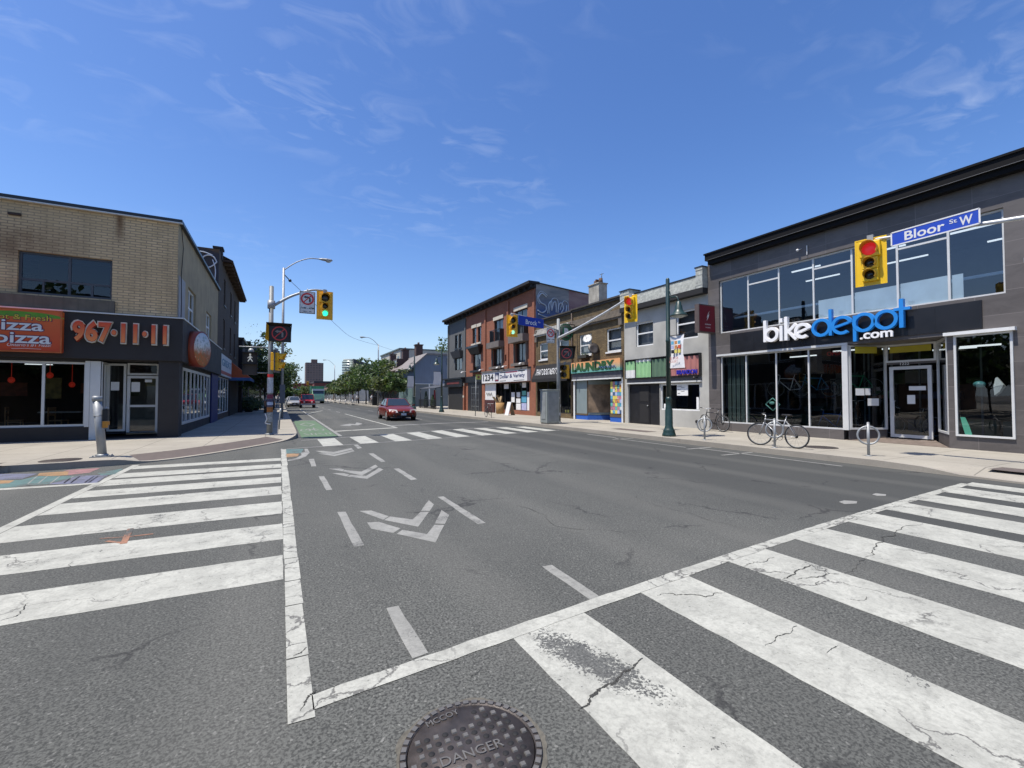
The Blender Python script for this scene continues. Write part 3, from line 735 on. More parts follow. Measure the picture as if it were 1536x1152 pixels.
CR = [([(868, 1067), (880, 1060), (893, 1042), (908, 1030), (926, 1022), (936, 1008), (952, 998), (964, 988)], .020), (cZ([(-60, 315), (0, 300), (40, 300), (55, 310), (140, 305), (250, 322), (300, 298), (370, 295)]), .010), (cZ([(490, 130), (510, 120), (550, 100), (600, 102), (650, 75), (685, 70)]), .008),
      (cZ([(740, 205), (780, 190), (820, 158), (860, 145), (890, 130), (925, 118)]), .018), (cZ([(565, 155), (640, 165), (700, 160), (780, 172)]), .009), (cZ([(830, 210), (900, 200), (970, 190), (1010, 175), (1095, 175)]), .011), (cZ([(900, 145), (960, 150), (1010, 155), (1030, 170)]), .009), (cZ([(625, 632), (690, 595), (740, 560), (825, 505)]), .007), (cZ([(1015, 680), (1045, 650), (1085, 630)]), .006),
      (cZ([(960, 250), (968, 220)]), .007), (cZ([(1120, 325), (1210, 345), (1269, 320)]), .006), ([(1296, 838), (1308, 826), (1316, 815), (1322, 806), (1345, 796), (1384, 785)], .014), ([(1262, 860), (1285, 850), (1300, 838)], .008), ([(0, 932), (24, 925), (36, 912), (42, 905)], .008), ([(98, 857), (106, 850), (110, 843)], .006), ([(450, 1068), (462, 1046), (474, 1036)], .020), ([(440, 985), (452, 980), (460, 972)], .014),
      ([(700, 1020), (714, 1011), (722, 1004)], .005), ([(640, 690), (820, 682), (900, 676)], .012), ([(744, 735), (780, 760), (836, 790), (960, 796)], .008), ([(960, 750), (1010, 765), (1090, 786), (1118, 797)], .007), ([(960, 750), (955, 744), (925, 752)], .007)]
def jag(A, B, k, amp):
    if k == 0: return [A]
    L_ = math.dist(A, B); M = ((A[0] + B[0]) / 2 + random.uniform(-amp, amp) * L_, (A[1] + B[1]) / 2 + random.uniform(-amp, amp) * L_)
    return jag(A, M, k - 1, amp) + jag(M, B, k - 1, amp)
for pts, w in CR:
    Q = [Gp(*q) for q in pts]; P = []
    for a, b in zip(Q, Q[1:]): P += jag(a, b, 3, .16)
    P.append(Q[-1]); n_ = len(P)
    for k, (a, b) in enumerate(zip(P, P[1:])): gline('road_cracks', [a, b], w * random.uniform(.25, 1.15) * min(1, .35 + 2.2 * min(k, n_ - k) / n_), crackm, .0046)
# orange survey cross
orange_spray = mat_paint('survey_spray_orange', (.30, .15, .09), .47, .6)
gline('survey_mark', [Gp(150, 808), Gp(186, 806), Gp(230, 801)], .035, orange_spray, .0035); gline('survey_mark', [Gp(196, 793), Gp(185, 816)], .06, orange_spray, .0038); gline('survey_mark', [Gp(160, 812), Gp(186, 815)], .04, orange_spray, .0042)
for k, mb in mk.items(): mb.build(k, None, kind='structure')
# ================================================================ manhole cover in the foreground
iron = simple('cast_iron', (.068, .058, .054), .5, .35, .35, 14, .25)
iron_worn = simple('worn_iron', (.125, .12, .112), .5, .2, .2, 20, .1)
sand = simple('road_grit', (.105, .098, .08), .95, 0, .4, 30, .3)
mh = thing('manhole_cover', 'round studded iron manhole cover in the road in the foreground', 'manhole cover', (.788, 1.91, 0))
c0 = Vector((.788, 1.91, 0)); ang = rad(-3)
hx = Vector((math.cos(ang), math.sin(ang), 0)); hy = Vector((-hx.y, hx.x, 0))
gb = MB(); gb.poly([(c0.x + rr_ * math.cos(i * math.pi / 40), c0.y + rr_ * math.sin(i * math.pi / 40), .0038) for i in range(80) for rr_ in (.338 + .012 * math.sin(i * .55) * math.sin(i * .13) + random.uniform(-.004, .006),)]); gb.build('grit_bed', sand, mh)
fr_ = MB(); fr_.lathe(c0, [(.288, .004), (.318, .004), (.318, .0115), (.288, .0115), (.288, .004)], 56); fr_.build('frame_ring', iron, mh)
fm = MB()
for i in range(44):
    t = 2 * math.pi * i / 44; a = t - .046; b = t + .046
    P = lambda r, q: c0 + Vector((math.cos(q) * r, math.sin(q) * r, .0115))
    fm.extr([P(.292, a), P(.315, a), P(.315, b), P(.292, b)], (0, 0, .006))
fm.build('rim_pattern', iron_worn, mh)
cv = MB(); cv.lathe(c0, [(.001, .004), (.283, .004), (.283, .010), (.001, .010)], 56); cover = cv.build('cover', iron, mh)
st = MB(); hl = MB().mat(black_matt); q = .047
for i in range(-7, 8):
    for j in range(-7, 8):
        p = hx * i * q * .92 + hy * j * q * .92
        if p.length > .262: continue
        if j in (-1, 0) and abs(i) <= 3: continue            # band of lettering
        if j >= 4 and i <= 1: continue    # maker's cartouche
        c = c0 + p + Vector((0, 0, .010)); s_ = .0128
        if (i + j) % 2 == 0:
            st.hexa([c - hx * s_ - hy * s_, c + hx * s_ - hy * s_, c + hx * s_ + hy * s_, c - hx * s_ + hy * s_] + [v + Vector((0, 0, .006)) for v in (c - hx * s_ * .8 - hy * s_ * .8, c + hx * s_ * .8 - hy * s_ * .8, c + hx * s_ * .8 + hy * s_ * .8, c - hx * s_ * .8 + hy * s_ * .8)])
        else:
            hl.lathe(c, [(.0005, .0), (.0150, .0), (.0150, .0006), (.0005, .0006)], 12)
st.build('stud_pattern', iron_worn, cover); hl.build('vent_holes', None, cover)
text('DANGER', 'lettering', iron_worn, cover, tuple(c0 + hx * -.15 + hy * -.050 + Vector((0, 0, .010))), hx, hy, .29, .052, ext=.006, bold=.0)
text('MCCOY', 'lettering', iron_worn, cover, tuple(c0 + hx * -.15 + hy * .205 + Vector((0, 0, .010))), (hx * .985 + hy * .17), (hy * .985 - hx * .17), .17, .036, ext=.006)
for (x, y, r, zz) in ((-4.48, 15.2, .33, .1505),):
    pass
cx_, cy_ = Gp(91, 690.5, .15)
mb = MB(); mb.lathe((cx_, cy_, .1505), [(.001, 0), (.36, 0), (.355, .006), (.001, .006)], 32)
tag(rebase(mb.build('utility_cover', iron), (cx_, cy_, .15)), 'round brown utility cover in the left sidewalk by the leaning post', 'utility cover')
cx_, cy_ = Gp(1231, 671, .15)
mb = MB(); mb.lathe((cx_, cy_, .1505), [(.001, 0), (.42, 0), (.415, .006), (.001, .006)], 32)
tag(rebase(mb.build('utility_cover', iron), (cx_, cy_, .15)), 'round grey utility cover in the sidewalk behind the silver bicycle', 'utility cover')
# ================================================================ right side of the street
c7 = lambda u, v: (1040 + u / 3.097, 200 + v / 3.097)
c8 = lambda u, v: (1040 + u / 3.097, 440 + v / 3.097)
c6 = lambda u, v: (800 + u / 3.84, 380 + v / 3.84)
c5 = lambda u, v: (640 + u / 4.43, 400 + v / 4.43)
XR = 16.6
R_ = Fr('R', XR)
# ---------------------------------------------------------------- bicycle shop
bd = thing('shop_building', 'two-storey dark tiled bicycle shop with long upper window band and glazed entrance', 'building', (XR + 4, 8, .15))
mb = MB()
UW = (4.30, 12.77, 4.26, 6.50); LW = (8.10, 12.76, .48, 3.29); RE = (5.47, 8.10, .15, 3.29); RW = (4.19, 5.32, .50, 3.27)
wall(mb, R_, 2.4, 13.32, .10, 7.50, [UW, LW, RE, RW], .3)
shell(mb, R_, 2.4, 13.32, .10, 7.50, 9)
mb.build('wall', tile_dark, bd)
mb = MB(); R_.box(mb, 2.25, 13.12, 7.28, 7.44, -.24, .0); R_.box(mb, 2.15, 13.20, 7.44, 7.69, -.33, 9.1); R_.box(mb, 2.10, 13.24, 7.69, 7.75, -.37, 9.1)
co = mb.build('cornice', simple('black_cornice', (.007, .007, .008), .75, 0, .2, 2, spec=.15), bd)
mb = MB(); R_.box(mb, 2.3, 13.1, 7.442, 7.452, -.336, -.331); mb.build('drip_strip', simple('drip_grey', (.14, .14, .14), .6), co)
for i, (a, b) in enumerate(((4.74, 6.9), (6.904, 9.6), (9.604, 11.1), (11.104, 12.24))):
    pass
mb = MB(); R_.box(mb, 4.74, 12.24, 3.40, 4.16, -.035, -.001)
for q in (11.2, 10.1, 8.9, 7.7, 6.5, 5.7): R_.box(mb, q, q + .012, 3.41, 4.15, -.040, -.034)
sb = mb.build('sign_band', black_panel, bd)
# upper window band
mull = [11.50, 10.25, 9.02, 7.82, 6.60, 5.42]
window(bd, R_, *UW, alu, inset=.12, fw=.055, mull=mull, trans=[(6.08, 10.28, 11.47), (6.08, 7.85, 8.99), (6.08, 5.45, 6.57)], gl=glass_up)
# interiors
mb = MB(); P = lambda y, z, w: R_.p(y, z, w)
def room(y0, y1, z0, z1, w0, w1):
    m = MB(); m.poly([P(y0, z0, w0), P(y1, z0, w0), P(y1, z0, w1), P(y0, z0, w1)]); m.poly([P(y0, z1, w0), P(y1, z1, w0), P(y1, z1, w1), P(y0, z1, w1)])
    m.poly([P(y0, z0, w1), P(y1, z0, w1), P(y1, z1, w1), P(y0, z1, w1)]); m.poly([P(y0, z0, w0), P(y0, z1, w0), P(y0, z1, w1), P(y0, z0, w1)]); m.poly([P(y1, z0, w0), P(y1, z1, w0), P(y1, z1, w1), P(y1, z0, w1)])
    return m
room_up = simple('upper_room', (.10, .13, .17), .9, 0, .3, 1)
ug = room(2.5, 13.2, 3.75, 7.3, .35, 7).build('upper_room', room_up, bd)
tube_l = emis('fluorescent_tube', (.92, .96, 1.0), 1.0)
mb = MB()
for (a, b) in ((6.1, 4.5), (8.6, 7.2), (11.0, 9.9)): R_.box(mb, a, b, 6.72, 6.77, 2.2, 2.26)
for (a, b) in ((9, 7.6), (6, 4.6), (12, 10.6)): R_.box(mb, a, b, 6.9, 6.95, 5.0, 5.06)
mb.build('tube_lamps', tube_l, ug)
panel = simple('pale_window_sheet', (.80, .88, .90), .7, 0, .15, 1.5)
mb = MB()
for (a, b, t) in ((8.9, 7.86, 4.95), (7.78, 6.64, 5.0), (6.56, 5.46, 5.02), (5.38, 5.15, 5.0)): R_.box(mb, b, a, 4.27, t, .17, .19)
mb.build('window_sheets', panel, ug)
mb = MB(); R_.box(mb, 4.3, 12.7, 4.95, 5.03, .9, .98); mb.build('ceiling_rail', panel, ug)
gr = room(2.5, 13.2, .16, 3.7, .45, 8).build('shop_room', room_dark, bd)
mb = MB()
for (y0, y1, z, w) in ((7.8, 6.6, 3.2, 1.9), (5.9, 5.0, 3.1, 2.2), (9.6, 8.4, 3.3, 2.4), (11.9, 10.8, 3.3, 3.5), (4.9, 4.1, 2.95, 3.8), (7.6, 6.4, 3.3, 5.2)): R_.box(mb, y1, y0, z, z + .05, w, w + .05)
mb.build('tube_lamps', tube_l, gr)
random.seed(9)
mb = MB(); shm = [simple('stock_' + n, c, .6) for n, c in (('slate', (.10, .13, .14)), ('teal', (.05, .16, .16)), ('pale', (.30, .31, .30)), ('rust', (.20, .07, .03)), ('navy', (.03, .05, .12)), ('green', (.06, .13, .06)))]
for k in range(34):
    mb.mat(random.choice(shm)); y = random.uniform(3.4, 12.6); z = random.choice((.2, .9, 1.5, 2.1)); w = random.uniform(4.5, 7.6); R_.box(mb, y, y + random.uniform(.2, .9), z, z + random.uniform(.15, .6), w, w + .3)
for k in range(9): mb.mat(shm[0]); y = random.uniform(3.4, 12.6); R_.box(mb, y, y + .05, .2, 3.3, 3.0, 3.05)
mb.build('stock', None, gr, kind='stuff')
mb = MB()
for k in range(10): R_.box(mb, 11.68 + k * .1, 11.75 + k * .1, .5, 3.25, .32 + .03 * (k % 2), .34 + .03 * (k % 2))
mb.build('slat_screen', simple('sea_green_slats', (.075, .105, .10), .6), gr)
mb = MB()
for a, b in (((10.9, 1.28), (10.62, 1.52)), ((10.62, 1.52), (10.34, 1.28)), ((10.34, 1.28), (10.62, 1.04)), ((10.62, 1.04), (10.9, 1.28))): mb.tube([R_.p(a[0], a[1], .2), R_.p(b[0], b[1], .2)], .018, 6)
mb.sphere(R_.p(10.65, 1.33, .2), .09, sc=(.4, 1.2, .7)); mb.build('diamond_sign', simple('mint_outline', (.22, .50, .44), .5), gr)
# lower left window
window(bd, R_, *LW, alu, inset=.10, fw=.05, mull=[11.62, 10.39, 9.22], gl=glass_shop)
mb = MB(); R_.box(mb, 7.93, 8.10, .48, 3.28, -.05, .12); R_.box(mb, 7.93, 12.9, 3.285, 3.36, -.05, .02); mb.build('corner_post', alu, bd)
# recessed entrance
w1 = 1.15
dl = PXf(1335.5, 600, XR + w1)[0]; dr = PXf(1399, 600, XR + w1)[0]; dl0 = PXf(1330, 600, XR + w1)[0]
zd0, zd1 = .27, 2.55
en = MB(); en.poly([P(8.1, .155, 0), P(5.47, .155, 0), P(dr, .24, w1 + .1), P(dl0 + .05, .24, w1 + .1)]); en.build('entrance_floor', simple('entrance_tiles', (.15, .12, .10), .8, 0, .3, 6), bd)
en = MB(); en.poly([P(8.1, 3.285, 0), P(5.4, 3.285, 0), P(5.4, 3.285, w1 + .3), P(8.1, 3.285, w1 + .3)])
en.poly([P(7.97, .15, .02), P(dl0, .2, w1), P(dl0, .50, w1), P(7.97, .50, .02)])
en.poly([P(5.47, .15, .0), P(dr - .12, .2, w1), P(dr - .12, .52, w1), P(5.47, .52, .0)])
en.poly([P(dl0 + .01, 2.62, w1 + .01), P(dr - .11, 2.62, w1 + .01), P(dr - .11, 2.70, w1 + .01), P(dl0 + .01, 2.70, w1 + .01)])
R_.box(en, 5.32, 5.47, .15, 3.28, .02, .1)
en.build('entrance_lining', tile_dark, bd)
def slant(name, a, b, z0, z1, parent, fw=.06, gl=glass_shop, fmat=alu, vm=0):
    """glazed panel between two plan points"""
    A = Vector((a[0], a[1], 0)); B = Vector((b[0], b[1], 0)); L = (B - A).length; d = (B - A) / L; n = Vector((-d.y, d.x, 0)) * .03
    m = MB()
    def bar(s0, s1, q0, q1):
        p = [A + d * s0 - n, A + d * s1 - n, A + d * s1 + n, A + d * s0 + n]
        m.hexa([(v.x, v.y, q0) for v in p] + [(v.x, v.y, q1) for v in p])
    bar(0, fw, z0, z1); bar(L - fw, L, z0, z1); bar(fw, L - fw, z0, z0 + fw); bar(fw, L - fw, z1 - fw, z1)
    for k in range(vm): s_ = L * (k + 1) / (vm + 1); bar(s_ - fw / 2, s_ + fw / 2, z0 + fw, z1 - fw)
    o = m.build(name, fmat, parent)
    g = MB(); g.poly([(A.x, A.y, z0), (B.x, B.y, z0), (B.x, B.y, z1), (A.x, A.y, z1)]); g.build('pane', gl, o)
    return o
slant('side_window', (XR + .03, 7.93), (XR + w1, dl0), .50, 3.27, bd)
slant('side_window', (XR + w1, dr - .14), (XR + .03, 5.47), .52, 3.27, bd)
slant('transom_window', (XR + w1, dl0), (XR + w1, dr - .12), zd1 + .14, 3.27, bd)
door = slant('door', (XR + w1, dl), (XR + w1, dr), zd0, zd1, bd, fw=.10)
m = MB(); m.tube([(XR + w1 - .05, dl - .14, .95), (XR + w1 - .11, dl - .14, 1.0), (XR + w1 - .11, dl - .14, 1.4), (XR + w1 - .05, dl - .14, 1.45)], .014); m.build('handle', alu, door)
m = MB(); 
for (y, z, a, b) in ((dl - .45, 1.35, .2, .28), (dl - .5, 1.78, .42, .13)): m.box((XR + w1 - .012, y - a, z), (XR + w1 - .006, y, z + b))
m.build('notices', paper, door)
m = MB()
for (a, b, c, d) in ((758, 452, 818, 488), (822, 452, 856, 486), (828, 503, 892, 538)):
    pass
for q, (t0, t1, z0, z1) in enumerate(((.18, .42, 1.62, 1.85), (.44, .58, 1.63, 1.85), (.5, .80, 1.28, 1.52))):
    A = Vector((XR - .0, 7.93, 0)).lerp(Vector((XR + w1 - .03, dl0, 0)), t0); B = Vector((XR - .0, 7.93, 0)).lerp(Vector((XR + w1 - .03, dl0, 0)), t1)
    m.poly([(A.x, A.y, z0), (B.x, B.y, z0), (B.x, B.y, z1), (A.x, A.y, z1)])
m.build('window_notices', paper, bd)
yb = simple('yellow_banner', (.42, .36, .03), .6, 0, .1, 3)
m = MB(); m.box((XR + w1 - .02, dr + .0, 3.0), (XR + w1 - .012, dl - .02, 3.2)); m.poly([(XR + .1, 7.78, 3.0), (XR + .8, 7.47, 3.0), (XR + .8, 7.47, 3.22), (XR + .1, 7.78, 3.22)]); m.build('yellow_banners', yb, bd)
text('1222', 'house_number', white_p, bd, (XR + w1 - .04, dl - .3, zd1 + .04), (0, -1, 0), height=.09, ext=.004)
# right window with projecting white head
rw = window(bd, R_, *RW, alu, inset=-.02, fw=.05, gl=glass_shop)
m = MB(); R_.box(m, 4.12, 5.50, 3.272, 3.36, -.16, .1); m.build('window_head', white_frame, bd)
m = MB(); m.poly([(16.62, 5.20, .78), (16.62, 5.06, .78), (16.62, 5.0, .52), (16.62, 5.14, .52)]); m.poly([(16.62, 5.14, 1.02), (16.62, 5.24, 1.02), (16.62, 5.20, .785), (16.62, 5.06, .785)]); m.build('window_decal', emis('mint_decal', (.18, .65, .45), .05), bd)
# helmet and white bag displayed in the right window
m = MB(); m.sphere((17.0, 4.95, 1.92), .13, sc=(1.2, 1, .7)); tag(rebase(m.build('helmet', simple('teal_helmet', (.10, .32, .33), .35)), (17.0, 4.95, 1.86)), 'pale teal cycling helmet displayed behind the right shop window', 'helmet')
m = MB(); m.loft([[(16.82, 4.62, 1.62), (16.9, 4.60, 1.60), (16.9, 4.5, 1.70), (16.82, 4.52, 1.72)], [(16.8, 4.63, 1.85), (16.92, 4.62, 1.83), (16.92, 4.43, 1.86), (16.8, 4.44, 1.90)], [(16.84, 4.60, 2.08), (16.88, 4.60, 2.07), (16.88, 4.55, 2.08), (16.84, 4.56, 2.1)]]); tag(rebase(m.build('bag', paper), (16.86, 4.55, 1.6)), 'crumpled white bag hanging behind the right shop window', 'bag')
# neon OPEN sign
text('OPEN', 'open_sign', ledred, bd, (XR + .35, 8.75, 3.0), (0, -1, 0), width=.5, height=.14, ext=.01)
# hostile marks on the tile wall
m = MB(); R_.box(m, 3.75, 3.95, 4.95, 5.07, -.08, 0); R_.box(m, 3.80, 3.84, 4.4, 4.95, -.03, 0); m.build('wall_fixture', galv, bd)
m = MB(); m.sphere(R_.p(9.42, 6.85, -.12), .045); m.tube([R_.p(9.42, 6.85, -.1), R_.p(9.35, 6.9, 0)], .012); m.box(R_.p(9.15, 6.62, -.05), R_.p(9.13, 6.95, -.02)); m.build('camera_dome', white_p, bd)
# channel letters
wl_ = simple('white_channel_letter', (.80, .80, .80), .4, 0, .04, 3); bl_ = simple('blue_channel_letter', (.02, .22, .62), .35, 0, .05, 3)
LW0 = -.20; y0 = 10.66; zb = 3.63; hw = .055
def lp(s, z): return R_.p(y0 - s, zb + z, LW0)
BK = [0]
def lbar(m, a, b, w):
    BK[0] += 1; hw = .055 + .003 * (BK[0] % 3 + 1)
    A = Vector((0, -a[0], a[1])); B = Vector((0, -b[0], b[1])); d = (B - A).normalized(); n = Vector((0, -d.z, d.y)) * w
    pts = [A - n, B - n, B + n, A + n]
    m.extr([(XR + LW0 - hw, y0 + p.y, zb + p.z) for p in pts], (2 * hw, 0, 0))
def lring(m, s, z, R, w, a0=0, a1=360):
    BK[0] += 1; hw = .055 + .0125 + .0022 * (BK[0] % 2); m.ring(lp(s, z), (-1, 0, 0), R - w, 0, n=30, a0=rad(a0), a1=rad(a1) if a1 != 360 else 2 * math.pi, rect=(w, hw))
L = lambda m, n, mt: m.build('letter_' + n, mt, sb)
st_ = .056
m = MB(); lbar(m, (.06, .02), (.06, .84), st_); lring(m, .31, .28, .28, st_); L(m, 'b', wl_)
m = MB(); lbar(m, (.68, .0), (.68, .56), st_); lbar(m, (.68, .68), (.68, .83), st_); L(m, 'i', wl_)
m = MB(); lbar(m, (.86, .0), (.86, .86), st_); lbar(m, (.90, .26), (1.20, .56), st_ * .95); lbar(m, (.93, .33), (1.22, .0), st_ * .95); L(m, 'k', wl_)
m = MB(); lring(m, 1.43, .28, .28, st_, -78, 215); lbar(m, (1.24, .22), (1.66, .36), st_ * .8); L(m, 'e', wl_)
st_ = .048
m = MB(); lring(m, 2.05, .30, .31, st_); lbar(m, (2.34, .0), (2.34, .88), st_); L(m, 'd', bl_)
m = MB(); lring(m, 2.68, .30, .31, st_, -78, 215); lbar(m, (2.42, .24), (2.95, .38), st_ * .8); L(m, 'e', bl_)
m = MB(); lring(m, 3.30, .30, .31, st_); lbar(m, (3.05, -.28), (3.05, .55), st_); L(m, 'p', bl_)
m = MB(); lring(m, 3.88, .30, .31, st_); L(m, 'o', bl_)
m = MB(); lbar(m, (4.27, .0), (4.27, .86), st_ * 1.1); lbar(m, (4.08, .56), (4.48, .56), st_ * .9); L(m, 't', bl_)
text('.com', 'letter_com', wl_, sb, R_.p(y0 - 3.20, zb - .24, -.22), (0, -1, 0), width=.86, height=.20, ext=.06, bold=.02)
# blade sign between the two shops
bs_ = thing('projecting_sign', 'dark red projecting sign box high between bicycle shop and grey shop', 'sign', (15.9, 12.95, 4.0))
a = PXf(1048, 457, 15.7); b_ = PXf(1048, 498, 15.7)
yy = 13.0
xa = PYf(1048.5, 480, yy)[0]; xb = PYf(1074, 480, yy)[0]; z1_ = PYf(1060, 457, yy)[1]; z0_ = PYf(1060, 499, yy)[1]
m = MB(); m.box((xa, yy, z0_), (xb, yy + .22, z1_)); sbx = m.build('sign_box', simple('bronze_box', (.10, .075, .065), .5), bs_)
m = MB(); m.box((xa + .05, yy - .012, z0_ + .05), (xb - .04, yy - .001, z1_ - .05)); pn = m.build('sign_face', simple('maroon_face', (.17, .008, .02), .45), bs_)
xm = (xa + xb) / 2; zm = (z0_ + z1_) / 2
m = MB(); m.poly([(xm - .09, yy - .02, zm + .02), (xm + .0, yy - .02, zm + .12), (xm + .10, yy - .02, zm + .34), (xm + .01, yy - .02, zm + .22)]); m.poly([(xm + .09, yy - .02, zm + .22), (xm - .01, yy - .02, zm + .10), (xm - .08, yy - .02, zm - .1), (xm + .02, yy - .02, zm + .03)]); m.build('emblem', white_p, pn)
text('SPECIALIZED', 'lettering', white_p, pn, (xm, yy - .014, zm - .27), (1, 0, 0), width=.36, height=.05, ext=.003, align='C')
text('CYCLING', 'lettering', white_p, pn, (xm, yy - .014, zm - .40), (1, 0, 0), width=.30, height=.045, ext=.003, align='C')
m = MB(); m.tube([(xb, yy + .1, z1_ - .1), (XR, yy + .1, z1_ - .1)], .02); m.tube([(xb, yy + .1, z0_ + .1), (XR, yy + .1, z0_ + .1)], .02); m.build('bracket', black_metal, bs_)

# ---------------------------------------------------------------- grey stucco shop
stucco = simple('grey_stucco', (.39, .385, .355), .92, 0, .20, .9, .25)
G_ = Fr('R', XR + .02)
gs = thing('shop_building', 'narrow grey stucco shop with corrugated sign band and pale stone parapet', 'building', (XR + 4, 16, .15))
W1 = (16.60, 17.82, 4.18, 5.42); W2 = (13.88, 15.14, 4.24, 5.58); DR = (16.20, 18.43, .12, 2.22); WD = (13.83, 16.14, .93, 2.18)
m = MB(); wall(m, G_, 13.33, 18.72, .10, 6.32, [W1, W2, DR, WD], .2); shell(m, G_, 13.33, 18.72, .10, 6.5, 9); m.build('wall', stucco, gs)
m = MB(); G_.box(m, 13.33, 18.70, 6.10, 6.34, -.34, -.002); m.build('fascia', black_matt, gs)
stonec = simple('pale_split_stone', (.40, .41, .37), .9, 0, .35, 7, .4)
m = MB()
for k in range(6):
    z = 6.35 + k * .105; w = -.32 + k * .06
    G_.box(m, 13.72, 17.93, z, z + .108, w + random.uniform(-.01, .01), .4)
for (a, b, t) in ((13.34, 13.71, 7.25), (17.94, 18.68, 7.22)):
    for k in range(8):
        z = 6.35 + k * (t - 6.35) / 8; G_.box(m, a + random.uniform(0, .015), b - random.uniform(0, .015), z, z + (t - 6.35) / 8 + .002, -.33 + random.uniform(-.012, .012), .4)
m.build('parapet', stonec, gs)
m = MB(); G_.box(m, 13.70, 17.95, 6.985, 7.05, -.04, .5); G_.box(m, 13.33, 13.75, 7.25, 7.30, -.36, .45); G_.box(m, 17.9, 18.72, 7.22, 7.27, -.36, .45); m.build('coping', black_metal, gs)
for q in (W1, W2): window(gs, G_, *q, white_frame, inset=.10, fw=.07, trans=[(q[2] + q[3]) / 2 + .05], gl=glass_house, back=blindm if q is W1 else room_mid, bd=.25)
m = MB(); G_.box(m, 16.2, 18.43, .13, 2.21, .10, .16); G_.box(m, 16.95, 17.7, .16, 2.12, .07, .101); dd = m.build('door', simple('black_door_paint', (.010, .010, .012), .5), gs)
m = MB(); G_.box(m, 17.02, 17.63, 1.32, 2.05, .062, .0695); G_.box(m, 17.02, 17.63, .25, 1.2, .062, .0695); m.build('door_panels', black_matt, dd)
m = MB(); m.sphere(G_.p(17.06, 1.1, .04), .035); m.build('handle', galv, dd)
ww = window(gs, G_, *WD, white_frame, inset=.08, fw=.06, gl=glass_shop, back=None)
m = MB(); G_.quad(m, 13.6, 16.3, .8, 2.3, 1.4); m.build('room', black_matt, ww)
m = MB(); G_.box(m, 14.52, 15.16, 1.62, 2.12, .05, .055); po = m.build('poster', paper, gs)
for k, (s_, z) in enumerate((('CURBSIDE', 2.04), ('PICK UP', 1.97), ('ORDER', 1.87), ('ONLINE', 1.80), ('OPEN', 1.70))):
    text(s_, 'lettering', black_p, po, G_.p(15.12 - (k % 2) * .2, z, .048), (0, -1, 0), height=.04, ext=.002)
m = MB(); G_.box(m, 13.92, 14.05, 1.0, 1.55, .05, .055); G_.box(m, 15.85, 15.98, 1.0, 1.22, .05, .055); m.build('notices', paper, gs)
m = MB(); G_.box(m, 13.7, 18.46, 2.30, 2.50, -.06, -.002); m.build('canopy_band', simple('dark_grey_band', (.10, .10, .105), .6), gs)
m = MB(); G_.box(m, 13.7, 18.46, 2.235, 2.30, -.10, -.002); m.build('canopy_edge', alu, gs)
# corrugated container panels
def corr(y0, y1, z0, z1, mt, nm='corrugated_panel'):
    m = MB(); n = max(2, int((y0 - y1) / .07)); pts = []
    for i in range(n + 1):
        y = y0 + (y1 - y0) * i / n; w = -.14 if i % 4 in (0, 3) else -.08
        pts.append((y, w))
    for (a, b) in zip(pts, pts[1:]): m.poly([G_.p(a[0], z0, a[1]), G_.p(b[0], z0, b[1]), G_.p(b[0], z1, b[1]), G_.p(a[0], z1, a[1])])
    return m.build(nm, mt, sgn)
m = MB(); G_.box(m, 13.70, 18.50, 2.51, 2.545, -.17, -.002); G_.box(m, 13.70, 18.50, 3.49, 3.525, -.17, -.002); G_.box(m, 13.70, 13.73, 2.545, 3.49, -.17, -.002); G_.box(m, 18.47, 18.50, 2.545, 3.49, -.17, -.002)
for q in (17.70, 16.58): G_.box(m, q - .02, q + .02, 2.545, 3.49, -.17, -.002)
G_.box(m, 13.73, 18.47, 2.545, 3.49, -.07, -.002)
sgn = m.build('sign_frame', black_metal, gs)
lg = simple('light_green_steel', (.27, .50, .25), .5, 0, .1, 4); dg = simple('dark_green_steel', (.10, .17, .11), .5, 0, .1, 4); pk = simple('salmon_steel', (.40, .17, .15), .5, 0, .1, 4)
corr(18.46, 17.72, 2.97, 3.42, lg); corr(18.46, 17.72, 2.55, 2.969, white_p); corr(17.68, 16.6, 2.55, 3.36, lg); corr(17.68, 16.6, 3.361, 3.48, white_p); corr(16.56, 15.4, 2.55, 3.42, dg); corr(15.4, 13.74, 2.55, 3.42, pk)
text('BRANDON', 'lettering', simple('cobalt_letters', (.02, .02, .33), .5), sgn, G_.p(14.95, 2.60, -.15), (0, -1, 0), width=1.15, height=.20, ext=.05, bold=.03)
m = MB(); m.frus(G_.p(14.0, .45, -.03), G_.p(14.0, .45, .02), .07, .07, 16); m.build('vent_cap', black_matt, gs)
m = MB(); m.tube([G_.p(13.9, 2.42, -.05), G_.p(13.9, 2.42, -.25)], .03); m.sphere(G_.p(13.9, 2.40, -.27), .07); m.build('wall_camera', black_metal, gs)

# ---------------------------------------------------------------- brown brick pair: laundry and next door
bk = brick('brown_brick', (.12, .082, .036), (.23, .16, .070), (.050, .040, .030), .21, .07, .4)
B_ = Fr('R', XR)
bb = thing('shop_building', 'two-storey brown brick building with laundry below and satellite dish', 'building', (XR + 4, 21, .15))
dw = B_.px(*c5(750, 510)), B_.px(*c5(805, 630)); dw2 = B_.px(*c5(880, 480)), B_.px(*c5(945, 600))
LS = (18.90, 23.25, .10, 2.58)
H1 = (21.58, 22.81, 4.12, 5.38); H2 = (18.95, 20.18, 4.11, 5.42)
H3 = (dw[1][0], dw[0][0], 4.18, 5.38); H4 = (dw2[1][0], dw2[0][0], 4.18, 5.38)
DSF = (23.75, 28.0, .45, 2.8)
m = MB(); wall(m, B_, 18.72, 23.5, .10, 7.05, [H1, H2, LS], .25); shell(m, B_, 18.72, 23.5, .10, 7.05, 5.2); m.build('wall', bk, bb)
